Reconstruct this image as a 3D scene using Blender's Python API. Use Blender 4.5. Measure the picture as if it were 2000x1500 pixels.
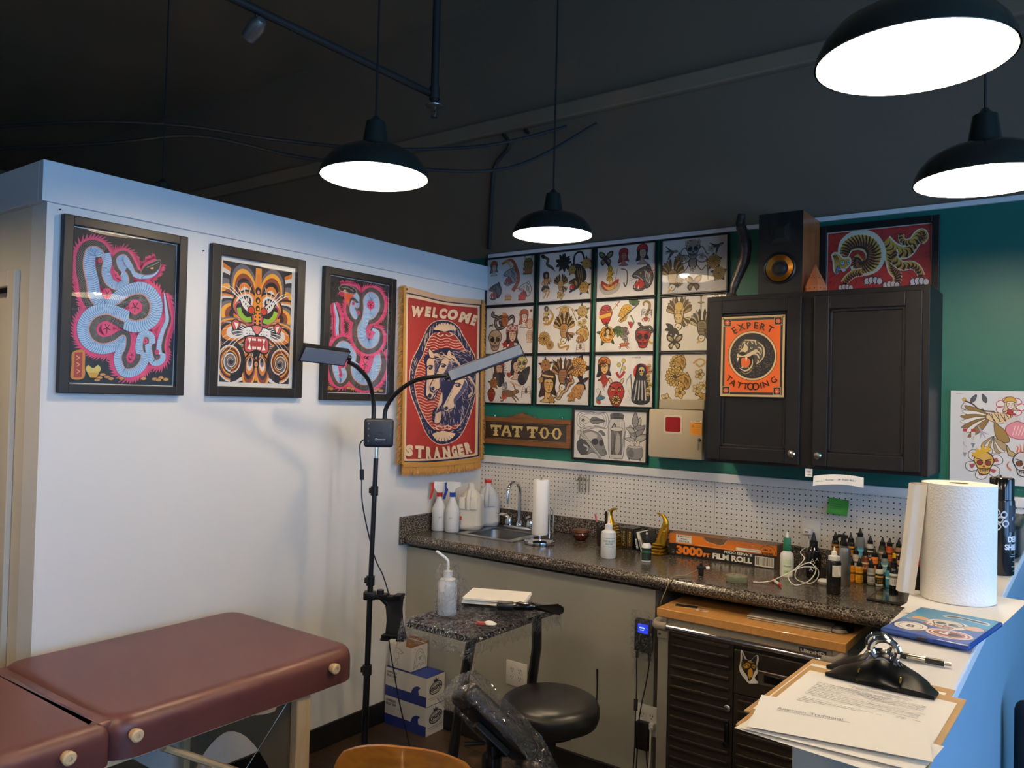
import bpy, bmesh, math, random
from math import sin, cos, pi, radians, sqrt, atan2, hypot
from mathutils import Vector, Matrix
from mathutils.geometry import tessellate_polygon

for o in list(bpy.data.objects):
 bpy.data.objects.remove(o)
scene = bpy.context.scene
COL = scene.collection
random.seed(7)

# ------------------------------------------------------------------ camera, daylight, exposure
cam = bpy.data.cameras.new('camera')
cam.sensor_fit = 'HORIZONTAL'
cam.sensor_width = 36.0
cam.lens = 36.0 * 1546.291 / 2000.0
cam.clip_start = 0.05
cam.clip_end = 60
camo = bpy.data.objects.new('camera', cam)
COL.objects.link(camo)
yaw, pitch, roll = 0.6349, 0.0192, 0.0248
f = Vector((-sin(yaw) * cos(pitch), cos(yaw) * cos(pitch), sin(pitch)))
r = Vector((cos(yaw), sin(yaw), 0))
u = r.cross(f)
r2 = cos(roll) * r + sin(roll) * u
u2 = -sin(roll) * r + cos(roll) * u
M = Matrix((r2, u2, -f)).transposed().to_4x4()
M.translation = Vector((3.0433, -3.8384, 1.7356))
camo.matrix_world = M
scene.camera = camo

world = bpy.data.worlds.new('sky')
scene.world = world
world.use_nodes = True
wn = world.node_tree.nodes
bg = wn.get('Background') or wn.new('ShaderNodeBackground')
bg.inputs[0].default_value = (0.26, 0.53, 1.0, 1)
bg.inputs[1].default_value = 6.0

scene.view_settings.view_transform = 'Standard'
scene.view_settings.look = 'None'
scene.view_settings.exposure = 0.75
scene.view_settings.gamma = 1.0
scene.view_settings.use_curve_mapping = False
scene.cycles.max_bounces = 8
scene.cycles.diffuse_bounces = 4
scene.cycles.glossy_bounces = 4
scene.cycles.transmission_bounces = 6
scene.cycles.transparent_max_bounces = 16
scene.cycles.sample_clamp_indirect = 16.0
scene.cycles.caustics_reflective = False
scene.cycles.caustics_refractive = False

RX0, RX1, RY0, RZ1 = -7.0, 6.4, -8.0, 4.2     # the room


def portal(name, loc, rot, sx, sy):
 L = bpy.data.lights.new(name, 'AREA')
 L.shape = 'RECTANGLE'
 L.size, L.size_y = sx, sy
 L.cycles.is_portal = True
 o = bpy.data.objects.new(name, L)
 o.location = loc
 o.rotation_euler = rot
 COL.objects.link(o)


# daylight enters through the shop windows in the right wall (and one in the front wall)
WIN_R = [(-2.3, -0.5), (-4.5, -2.7), (-6.7, -4.9)]
WZ0, WZ1 = 0.5, 2.9
for a, b in WIN_R:
 portal('window_daylight', (RX1 + .02, (a + b) / 2, (WZ0 + WZ1) / 2), (0, radians(90), 0), WZ1 - WZ0, b - a)


# ------------------------------------------------------------------ materials
def lin(h):
 if isinstance(h, (tuple, list)):
  return tuple(h[:3])
 h = h.lstrip('#')
 c = [int(h[i:i + 2], 16) / 255 for i in (0, 2, 4)]
 return tuple(x / 12.92 if x <= .04045 else ((x + .055) / 1.055) ** 2.4 for x in c)


MATS = {}


def mat(name, col, rough=.5, metal=0., spec=.5, coat=0., trans=0., ior=1.45, emit=None, es=0., bump=None, alpha=1., sheen=0., vary=None):
 if name in MATS:
  return MATS[name]
 m = bpy.data.materials.new(name)
 m.use_nodes = True
 nt = m.node_tree
 b = nt.nodes['Principled BSDF']
 c = lin(col)
 b.inputs['Base Color'].default_value = (*c, 1)
 b.inputs['Roughness'].default_value = rough
 b.inputs['Metallic'].default_value = metal
 b.inputs['Specular IOR Level'].default_value = spec
 b.inputs['Coat Weight'].default_value = coat
 b.inputs['Coat Roughness'].default_value = .05
 b.inputs['Transmission Weight'].default_value = trans
 b.inputs['IOR'].default_value = ior
 b.inputs['Alpha'].default_value = alpha
 if emit is not None:
  b.inputs['Emission Color'].default_value = (*lin(emit), 1)
  b.inputs['Emission Strength'].default_value = es
 if bump or vary:
  tc = nt.nodes.new('ShaderNodeTexCoord')
 if bump:
  sc, st = bump[:2]
  n = nt.nodes.new('ShaderNodeTexNoise')
  n.inputs['Scale'].default_value = sc
  n.inputs['Detail'].default_value = 4
  bp = nt.nodes.new('ShaderNodeBump')
  bp.inputs['Strength'].default_value = st
  bp.inputs['Distance'].default_value = bump[2] if len(bump) > 2 else .002
  nt.links.new(tc.outputs['Object'], n.inputs['Vector'])
  nt.links.new(n.outputs['Fac'], bp.inputs['Height'])
  nt.links.new(bp.outputs['Normal'], b.inputs['Normal'])
 if vary:                                            # wear: slow mottling of the colour
  sc, amt = vary
  n = nt.nodes.new('ShaderNodeTexNoise')
  n.inputs['Scale'].default_value = sc
  n.inputs['Detail'].default_value = 6
  mx = nt.nodes.new('ShaderNodeMix')
  mx.data_type = 'RGBA'
  mx.inputs[6].default_value = (*[x * (1 - amt) for x in c], 1)
  mx.inputs[7].default_value = (*[min(1, x * (1 + amt)) for x in c], 1)
  nt.links.new(tc.outputs['Object'], n.inputs['Vector'])
  nt.links.new(n.outputs['Fac'], mx.inputs[0])
  nt.links.new(mx.outputs[2], b.inputs['Base Color'])
 MATS[name] = m
 return m


def nodes(name):
 m = bpy.data.materials.new(name)
 m.use_nodes = True
 MATS[name] = m
 nt = m.node_tree
 return m, nt, nt.nodes['Principled BSDF']


def ramp(nt, stops, interp='LINEAR'):
 rn = nt.nodes.new('ShaderNodeValToRGB')
 rn.color_ramp.interpolation = interp
 els = rn.color_ramp.elements
 while len(els) > 1:
  els.remove(els[0])
 els[0].position = stops[0][0]
 els[0].color = (*lin(stops[0][1]), 1)
 for p, c in stops[1:]:
  e = els.new(p)
  e.color = (*lin(c), 1)
 return rn


def wood_mat(name, c1, c2, scale=(1, 12, 12), rough=.4, coat=.2):
 m, nt, b = nodes(name)
 tc = nt.nodes.new('ShaderNodeTexCoord')
 mp = nt.nodes.new('ShaderNodeMapping')
 mp.inputs['Scale'].default_value = scale
 n = nt.nodes.new('ShaderNodeTexNoise')
 n.inputs['Scale'].default_value = 6
 n.inputs['Detail'].default_value = 6
 n.inputs['Distortion'].default_value = .6
 rp = ramp(nt, [(.3, c1), (.7, c2)])
 nt.links.new(tc.outputs['Object'], mp.inputs[0])
 nt.links.new(mp.outputs[0], n.inputs['Vector'])
 nt.links.new(n.outputs['Fac'], rp.inputs[0])
 nt.links.new(rp.outputs[0], b.inputs['Base Color'])
 b.inputs['Roughness'].default_value = rough
 b.inputs['Coat Weight'].default_value = coat
 return m


def granite_mat():
 m, nt, b = nodes('speckled_laminate')
 tc = nt.nodes.new('ShaderNodeTexCoord')
 v = nt.nodes.new('ShaderNodeTexNoise')
 v.inputs['Scale'].default_value = 150
 v.inputs['Detail'].default_value = 3
 v.inputs['Roughness'].default_value = .65
 rp = ramp(nt, [(.36, '131110'), (.45, '322d29'), (.52, '4b4540'), (.58, '6c645b'), (.66, '948978')])
 nt.links.new(tc.outputs['Object'], v.inputs['Vector'])
 nt.links.new(v.outputs['Fac'], rp.inputs[0])
 nt.links.new(rp.outputs[0], b.inputs['Base Color'])
 b.inputs['Roughness'].default_value = .22
 return m


def peg_mat():
 m, nt, b = nodes('pegboard')
 tc = nt.nodes.new('ShaderNodeTexCoord')
 sep = nt.nodes.new('ShaderNodeSeparateXYZ')
 nt.links.new(tc.outputs['Object'], sep.inputs[0])

 def math(op, a, bb=None):
  n = nt.nodes.new('ShaderNodeMath')
  n.operation = op
  for i, x in enumerate((a, bb)):
   if x is None:
    continue
   if isinstance(x, (int, float)):
    n.inputs[i].default_value = x
   else:
    nt.links.new(x, n.inputs[i])
  return n.outputs[0]
 P = .0254
 ds = []
 for k in (0, 2):
  q = math('FRACT', math('DIVIDE', sep.outputs[k], P))
  ds.append(math('POWER', math('SUBTRACT', q, .5), 2.0))
 d = math('SQRT', math('ADD', ds[0], ds[1]))
 hole = math('LESS_THAN', d, .13)
 mx = nt.nodes.new('ShaderNodeMix')
 mx.data_type = 'RGBA'
 mx.inputs[6].default_value = (*lin('d6d2cb'), 1)
 mx.inputs[7].default_value = (*lin('0c0b0a'), 1)
 nt.links.new(hole, mx.inputs[0])
 nt.links.new(mx.outputs[2], b.inputs['Base Color'])
 b.inputs['Roughness'].default_value = .45
 return m


def floor_mat():
 m, nt, b = nodes('dark_wood_floor')
 tc = nt.nodes.new('ShaderNodeTexCoord')
 br = nt.nodes.new('ShaderNodeTexBrick')
 br.inputs['Scale'].default_value = 1
 br.inputs['Brick Width'].default_value = 1.2
 br.inputs['Row Height'].default_value = .15
 br.inputs['Mortar Size'].default_value = .003
 br.inputs['Color1'].default_value = (*lin('3a2a20'), 1)
 br.inputs['Color2'].default_value = (*lin('4a372a'), 1)
 br.inputs['Mortar'].default_value = (*lin('15100c'), 1)
 mp = nt.nodes.new('ShaderNodeMapping')
 mp.inputs['Scale'].default_value = (2, 30, 1)
 n = nt.nodes.new('ShaderNodeTexNoise')
 n.inputs['Scale'].default_value = 3
 n.inputs['Detail'].default_value = 6
 mx = nt.nodes.new('ShaderNodeMix')
 mx.data_type = 'RGBA'
 mx.blend_type = 'MULTIPLY'
 mx.inputs[0].default_value = .8
 rp = ramp(nt, [(.3, '8a8079'), (.7, 'ffffff')])
 nt.links.new(tc.outputs['Object'], br.inputs['Vector'])
 nt.links.new(tc.outputs['Object'], mp.inputs[0])
 nt.links.new(mp.outputs[0], n.inputs['Vector'])
 nt.links.new(n.outputs['Fac'], rp.inputs[0])
 nt.links.new(br.outputs['Color'], mx.inputs[6])
 nt.links.new(rp.outputs[0], mx.inputs[7])
 nt.links.new(mx.outputs[2], b.inputs['Base Color'])
 b.inputs['Roughness'].default_value = .38
 return m


def split_wall_mat():
 # back wall paint: green below the white strip, flat black above it
 m, nt, b = nodes('green_and_black_paint')
 tc = nt.nodes.new('ShaderNodeTexCoord')
 sep = nt.nodes.new('ShaderNodeSeparateXYZ')
 nt.links.new(tc.outputs['Object'], sep.inputs[0])
 g = nt.nodes.new('ShaderNodeMath')
 g.operation = 'GREATER_THAN'
 g.inputs[1].default_value = 2.61
 nt.links.new(sep.outputs[2], g.inputs[0])
 mx = nt.nodes.new('ShaderNodeMix')
 mx.data_type = 'RGBA'
 mx.inputs[6].default_value = (*lin('0c6052'), 1)
 mx.inputs[7].default_value = (*lin('6c5e4c'), 1)
 nt.links.new(g.outputs[0], mx.inputs[0])
 nt.links.new(mx.outputs[2], b.inputs['Base Color'])
 rr = nt.nodes.new('ShaderNodeMapRange')
 rr.inputs[3].default_value = .5
 rr.inputs[4].default_value = .7
 nt.links.new(g.outputs[0], rr.inputs[0])
 nt.links.new(rr.outputs[0], b.inputs['Roughness'])
 n = nt.nodes.new('ShaderNodeTexNoise')
 n.inputs['Scale'].default_value = 90
 bp = nt.nodes.new('ShaderNodeBump')
 bp.inputs['Strength'].default_value = .12
 bp.inputs['Distance'].default_value = .003
 nt.links.new(tc.outputs['Object'], n.inputs['Vector'])
 nt.links.new(n.outputs['Fac'], bp.inputs['Height'])
 nt.links.new(bp.outputs['Normal'], b.inputs['Normal'])
 return m


def pane_mat(name, rough=.0, tint='ffffff', refl=1.0):
 # a thin clear sheet: see-through with a Fresnel reflection
 m = bpy.data.materials.new(name)
 m.use_nodes = True
 nt = m.node_tree
 nt.nodes.clear()
 out = nt.nodes.new('ShaderNodeOutputMaterial')
 t = nt.nodes.new('ShaderNodeBsdfTransparent')
 t.inputs[0].default_value = (*lin(tint), 1)
 g = nt.nodes.new('ShaderNodeBsdfGlossy')
 g.inputs['Roughness'].default_value = rough
 fr = nt.nodes.new('ShaderNodeFresnel')
 ge = nt.nodes.new('ShaderNodeNewGeometry')
 io = nt.nodes.new('ShaderNodeMapRange')
 io.inputs[3].default_value = 1.5
 io.inputs[4].default_value = 1 / 1.5
 nt.links.new(ge.outputs['Backfacing'], io.inputs[0])
 nt.links.new(io.outputs[0], fr.inputs[0])
 mu = nt.nodes.new('ShaderNodeMath')
 mu.operation = 'MULTIPLY'
 mu.inputs[1].default_value = refl
 mx = nt.nodes.new('ShaderNodeMixShader')
 nt.links.new(fr.outputs[0], mu.inputs[0])
 nt.links.new(mu.outputs[0], mx.inputs[0])
 nt.links.new(t.outputs[0], mx.inputs[1])
 nt.links.new(g.outputs[0], mx.inputs[2])
 nt.links.new(mx.outputs[0], out.inputs[0])
 MATS[name] = m
 return m


def cling_mat(name, film=.10, lo=.045):
 # crumpled cling film: mostly clear, wrinkled highlights, a faint milky film
 m = bpy.data.materials.new(name)
 m.use_nodes = True
 nt = m.node_tree
 nt.nodes.clear()
 out = nt.nodes.new('ShaderNodeOutputMaterial')
 tc = nt.nodes.new('ShaderNodeTexCoord')
 n = nt.nodes.new('ShaderNodeTexNoise')
 n.inputs['Scale'].default_value = 34
 n.inputs['Detail'].default_value = 2
 n.inputs['Distortion'].default_value = 1.5
 bp = nt.nodes.new('ShaderNodeBump')
 bp.inputs['Strength'].default_value = .8
 bp.inputs['Distance'].default_value = .05
 t = nt.nodes.new('ShaderNodeBsdfTransparent')
 g = nt.nodes.new('ShaderNodeBsdfGlossy')
 g.inputs['Roughness'].default_value = .09
 d = nt.nodes.new('ShaderNodeBsdfDiffuse')
 d.inputs[0].default_value = (.7, .7, .7, 1)
 lw = nt.nodes.new('ShaderNodeLayerWeight')
 lw.inputs[0].default_value = .35
 mp = nt.nodes.new('ShaderNodeMapRange')
 mp.inputs[3].default_value = lo
 mp.inputs[4].default_value = .6
 m1 = nt.nodes.new('ShaderNodeMixShader')
 m2 = nt.nodes.new('ShaderNodeMixShader')
 m2.inputs[0].default_value = film
 L = nt.links.new
 L(tc.outputs['Object'], n.inputs['Vector'])
 L(n.outputs['Fac'], bp.inputs['Height'])
 L(bp.outputs['Normal'], g.inputs['Normal'])
 L(bp.outputs['Normal'], lw.inputs['Normal'])
 L(lw.outputs['Facing'], mp.inputs[0])
 L(mp.outputs[0], m1.inputs[0])
 L(t.outputs[0], m1.inputs[1])
 L(g.outputs[0], m1.inputs[2])
 L(m1.outputs[0], m2.inputs[1])
 L(d.outputs[0], m2.inputs[2])
 L(m2.outputs[0], out.inputs[0])
 MATS[name] = m
 return m


def paint_mat(name='printed_ink', rough=.55, coat=0.):
 m, nt, b = nodes(name)
 a = nt.nodes.new('ShaderNodeAttribute')
 a.attribute_name = 'Col'
 nt.links.new(a.outputs['Color'], b.inputs['Base Color'])
 b.inputs['Roughness'].default_value = rough
 b.inputs['Coat Weight'].default_value = coat
 return m


INK = paint_mat()
INKG = paint_mat('printed_ink_gloss', .35, .3)
PANE = pane_mat('picture_glass', refl=1.9)      # both faces of the sheet reflect
CLING = cling_mat('cling_film', .006)
CLING2 = cling_mat('cling_film_thin', .004, .015)
GRANITE = granite_mat()
PEG = peg_mat()
FLOOR = floor_mat()
BACKWALL = split_wall_mat()
WHITEWALL = mat('white_wall_paint', 'd9d6cf', .6, bump=(60, .06), vary=(2.5, .02))
TRIMW = mat('white_trim_paint', 'd8d6d2', .4)
TANW = mat('cream_wall_paint', 'cfc4b0', .6)
DARKC = mat('flat_black_ceiling', '7a6a54', .75, vary=(1.5, .25))
BLACKB = mat('black_baseboard', '0e0e0e', .45)
GREYP = mat('grey_panel_paint', '9d9a8e', .5, bump=(40, .05), vary=(3, .05))
PONY = mat('reception_wall_paint', '7f9fb3', .5)
CABB = mat('black_cabinet_paint', '171719', .45, spec=.25)
BLACK = mat('black_plastic', '101011', .4)
BLACKG = mat('gloss_black', '0b0b0c', .15, coat=.3)
NAVYB = mat('matte_navy_black_plastic', '1a1f28', .5)
CHROME = mat('chrome', 'dcdcdc', .08, metal=1)
STEEL = mat('brushed_steel', 'b0aeaa', .3, metal=1)
GREYM = mat('grey_painted_metal', '8b867d', .4)
NICKEL = mat('satin_nickel', 'b8b2a6', .22, metal=1)
GOLD = mat('gold_paint', 'c79a2e', .28, metal=1)
BRASS = mat('brass', 'b0822f', .35, metal=1)
MAPLE = wood_mat('light_wood', 'c08a4c', 'd09a58', (14, 1.2, 14))
BEECH = wood_mat('beech_leg_wood', 'c9a778', 'd8bb90', (8, 8, 1), .45)
ORANGEW = wood_mat('honey_plywood', '8a5216', 'a3681f', (3, 3, 10), .28, .4)
SPKW = wood_mat('speaker_side_wood', '84441c', '9a5526', (9, 9, 1.2), .35)
DKWOOD = wood_mat('walnut_frame_wood', '5a3a1e', '7a4f29', (2, 14, 14), .45)
VINYL = mat('burgundy_vinyl', '5a3430', .38, bump=(220, .05, .0006), vary=(2, .08))
BLKVINYL = mat('black_vinyl', '18181a', .36, bump=(200, .05, .0006))
PAPER = mat('white_paper', 'ece7dd', .7)
PAPERT = mat('paper_towel', 'f0ece4', .85, bump=(160, .35, .002))
MILKY = mat('milky_plastic', 'e6e6e2', .3, trans=.12, ior=1.2)
MILKW = mat('milky_plastic_filled', 'ddd8cc', .3, trans=.12, ior=1.2)
CLEAR = pane_mat('clear_plastic', .05)
REDP = mat('red_plastic', 'c0281f', .35)
BLUEP = mat('blue_plastic', '1c3f9a', .35)
WHITEP = mat('white_plastic', 'e3e1dc', .35)
HARDB = mat('hardboard', 'b08a56', .55, vary=(40, .06))


# ------------------------------------------------------------------ mesh building
class MB:
 """collects shapes; build() links them as one mesh object"""

 def __init__(s):
  s.v, s.f, s.m = [], [], []

 def add(s, vs, fs, mi=0, T=None):
  o = len(s.v)
  s.v += [tuple(T @ Vector(v)) if T is not None else tuple(v) for v in vs]
  s.f += [tuple(i + o for i in q) for q in fs]
  s.m += [mi] * len(fs)
  return s

 def bm(s, b, mi=0, T=None):
  b.verts.ensure_lookup_table()
  for i, v in enumerate(b.verts):
   v.index = i
  s.add([v.co[:] for v in b.verts], [[v.index for v in q.verts] for q in b.faces], mi, T)
  b.free()
  return s

 def box(s, x0, y0, z0, x1, y1, z1, bev=0., seg=2, mi=0, T=None):
  b = bmesh.new()
  bmesh.ops.create_cube(b, size=1)
  for v in b.verts:
   v.co = Vector(((x0 + x1) / 2 + v.co.x * (x1 - x0), (y0 + y1) / 2 + v.co.y * (y1 - y0), (z0 + z1) / 2 + v.co.z * (z1 - z0)))
  if bev:
   bev = min(bev, .49 * min(abs(x1 - x0), abs(y1 - y0), abs(z1 - z0)))
   bmesh.ops.bevel(b, geom=b.edges[:], offset=bev, segments=seg, profile=.5, affect='EDGES')
  return s.bm(b, mi, T)

 def cyl(s, c, r0, h, r1=None, n=24, mi=0, T=None, caps=True):
  r1 = r0 if r1 is None else r1
  vs = [(c[0] + r0 * cos(2 * pi * i / n), c[1] + r0 * sin(2 * pi * i / n), c[2]) for i in range(n)]
  vs += [(c[0] + r1 * cos(2 * pi * i / n), c[1] + r1 * sin(2 * pi * i / n), c[2] + h) for i in range(n)]
  fs = [(i, (i + 1) % n, n + (i + 1) % n, n + i) for i in range(n)]
  if caps:
   fs += [tuple(range(n))[::-1], tuple(range(n, 2 * n))]
  return s.add(vs, fs, mi, T)

 def lathe(s, prof, n=32, c=(0, 0, 0), mi=0, T=None, sx=1, sy=1, caps=(1, 1)):
  vs, fs = [], []
  k = len(prof)
  for i in range(n):
   a = 2 * pi * i / n
   for (rr, z) in prof:
    vs.append((c[0] + rr * cos(a) * sx, c[1] + rr * sin(a) * sy, c[2] + z))
  for i in range(n):
   j = (i + 1) % n
   for q in range(k - 1):
    fs.append((i * k + q, j * k + q, j * k + q + 1, i * k + q + 1))
  if prof[0][0] > 1e-6 and caps[0]:
   fs.append(tuple(i * k for i in range(n))[::-1])
  if prof[-1][0] > 1e-6 and caps[1]:
   fs.append(tuple(i * k + k - 1 for i in range(n)))
  return s.add(vs, fs, mi, T)

 def tube(s, pts, rad, n=10, mi=0, T=None, closed=False, flat=1.0):
  pts = [Vector(p) for p in pts]
  N = len(pts)
  rs = rad if isinstance(rad, (list, tuple)) else [rad] * N
  vs, fs = [], []
  t0 = (pts[1] - pts[0]).normalized()
  up = Vector((0, 0, 1)) if abs(t0.z) < .9 else Vector((1, 0, 0))
  nx = t0.cross(up).normalized()
  for i, p in enumerate(pts):
   if closed:
    t = (pts[(i + 1) % N] - pts[i - 1]).normalized()
   else:
    t = (pts[min(i + 1, N - 1)] - pts[max(i - 1, 0)]).normalized()
   nx = (nx - t * nx.dot(t)).normalized()
   ny = t.cross(nx)
   for k in range(n):
    a = 2 * pi * k / n
    vs.append(p + rs[i] * (cos(a) * nx + sin(a) * ny * flat))
  for i in range(N if closed else N - 1):
   j = (i + 1) % N
   for k in range(n):
    l = (k + 1) % n
    fs.append((i * n + k, i * n + l, j * n + l, j * n + k))
  if not closed:
   fs += [tuple(range(n))[::-1], tuple(range((N - 1) * n, N * n))]
  return s.add(vs, fs, mi, T)

 def prism(s, poly, d, mi=0, T=None):
  """polygon in x,z (list) extruded along +y by d"""
  n = len(poly)
  vs = [(x, 0, z) for x, z in poly] + [(x, d, z) for x, z in poly]
  fs = [tuple(range(n)), tuple(range(n, 2 * n))[::-1]]
  fs += [(i, n + i, n + (i + 1) % n, (i + 1) % n) for i in range(n)]
  return s.add(vs, fs, mi, T)

 def build(s, name, mats, parent=None, smooth=35, loc=None, rz=0):
  me = bpy.data.meshes.new(name)
  me.from_pydata(s.v, [], s.f)
  mats = mats if isinstance(mats, (list, tuple)) else [mats]
  for m in mats:
   me.materials.append(m)
  for p, i in zip(me.polygons, s.m):
   p.material_index = i
  b = bmesh.new()
  b.from_mesh(me)
  bmesh.ops.recalc_face_normals(b, faces=b.faces)
  b.to_mesh(me)
  b.free()
  if smooth:
   me.polygons.foreach_set('use_smooth', [True] * len(me.polygons))
   me.set_sharp_from_angle(angle=radians(smooth))
  o = bpy.data.objects.new(name, me)
  COL.objects.link(o)
  if parent is not None:
   o.parent = parent
  if loc is not None:
   o.location = loc
  o.rotation_euler.z = rz
  return o


def tag(o, label, cat, group=None, kind=None):
 o['label'] = label
 o['category'] = cat
 if group:
  o['group'] = group
 if kind:
  o['kind'] = kind
 return o


def thing(name, label, cat, loc=(0, 0, 0), rz=0., group=None):
 o = bpy.data.objects.new(name, None)
 o.empty_display_size = .05
 COL.objects.link(o)
 o.location = loc
 o.rotation_euler.z = rz
 return tag(o, label, cat, group)


def dup(root, loc, rz=None, label=None, group=None):
 rr = root.copy()
 COL.objects.link(rr)
 rr.location = loc
 if rz is not None:
  rr.rotation_euler.z = rz
 if label:
  rr['label'] = label
 if group:
  rr['group'] = group
 for ch in list(root.children):
  c = ch.copy()
  COL.objects.link(c)
  c.parent = rr
  for g in ch.children:
   d = g.copy()
   COL.objects.link(d)
   d.parent = c
 return rr


def struct(o):
 o['kind'] = 'structure'
 return o


def spline(pts, n=8, closed=False):
 """Catmull-Rom through tuples of any length"""
 out = []
 N = len(pts)
 rng = range(N) if closed else range(N - 1)
 for i in rng:
  p0 = pts[(i - 1) % N] if closed or i > 0 else pts[0]
  p1 = pts[i]
  p2 = pts[(i + 1) % N]
  p3 = pts[(i + 2) % N] if closed or i + 2 < N else pts[-1]
  for k in range(n):
   t = k / n
   t2, t3 = t * t, t * t * t
   out.append(tuple(.5 * (2 * b + (c - a) * t + (2 * a - 5 * b + 4 * c - d) * t2 + (3 * b - a - 3 * c + d) * t3)
                             for a, b, c, d in zip(p0, p1, p2, p3)))
 if not closed:
  out.append(tuple(pts[-1]))
 return out
# ------------------------------------------------------------------ flat printed / painted designs
INKK, CREAM = '17130f', 'e4dccb'
_TX = {}


def text_mesh(s, bold=0.):
 k = (s, bold)
 if k in _TX:
  return _TX[k]
 cu = bpy.data.curves.new('lettering', 'FONT')
 cu.body = s
 cu.size = 1
 cu.offset = bold
 cu.resolution_u = 3
 o = bpy.data.objects.new('lettering', cu)
 COL.objects.link(o)
 dg = bpy.context.evaluated_depsgraph_get()
 me = o.evaluated_get(dg).to_mesh()
 vs = [(v.co.x, v.co.y) for v in me.vertices]
 fs = [tuple(q.vertices) for q in me.polygons]
 o.evaluated_get(dg).to_mesh_clear()
 bpy.data.objects.remove(o)
 bpy.data.curves.remove(cu)
 if vs:
  x0 = min(v[0] for v in vs)
  x1 = max(v[0] for v in vs)
  y0 = min(v[1] for v in vs)
  y1 = max(v[1] for v in vs)
 else:
  x0, x1, y0, y1 = 0, 1, 0, 1
 H = (y1 - y0) or 1
 vs = [((x - (x0 + x1) / 2) / H, (y - (y0 + y1) / 2) / H) for x, y in vs]
 _TX[k] = (vs, fs, (x1 - x0) / H)
 return _TX[k]


def homography(src, dst):
 """8-parameter map of four points (Gauss elimination)"""
 A = []
 for (x, y), (X, Y) in zip(src, dst):
  A.append([x, y, 1, 0, 0, 0, -X * x, -X * y, X])
  A.append([0, 0, 0, x, y, 1, -Y * x, -Y * y, Y])
 n = 8
 for i in range(n):
  p = max(range(i, n), key=lambda q: abs(A[q][i]))
  A[i], A[p] = A[p], A[i]
  for q in range(n):
   if q != i:
    fct = A[q][i] / A[i][i]
    A[q] = [a - fct * b for a, b in zip(A[q], A[i])]
 h = [A[i][8] / A[i][i] for i in range(n)]
 return lambda x, y: ((h[0] * x + h[1] * y + h[2]) / (h[6] * x + h[7] * y + 1), (h[3] * x + h[4] * y + h[5]) / (h[6] * x + h[7] * y + 1))


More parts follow.
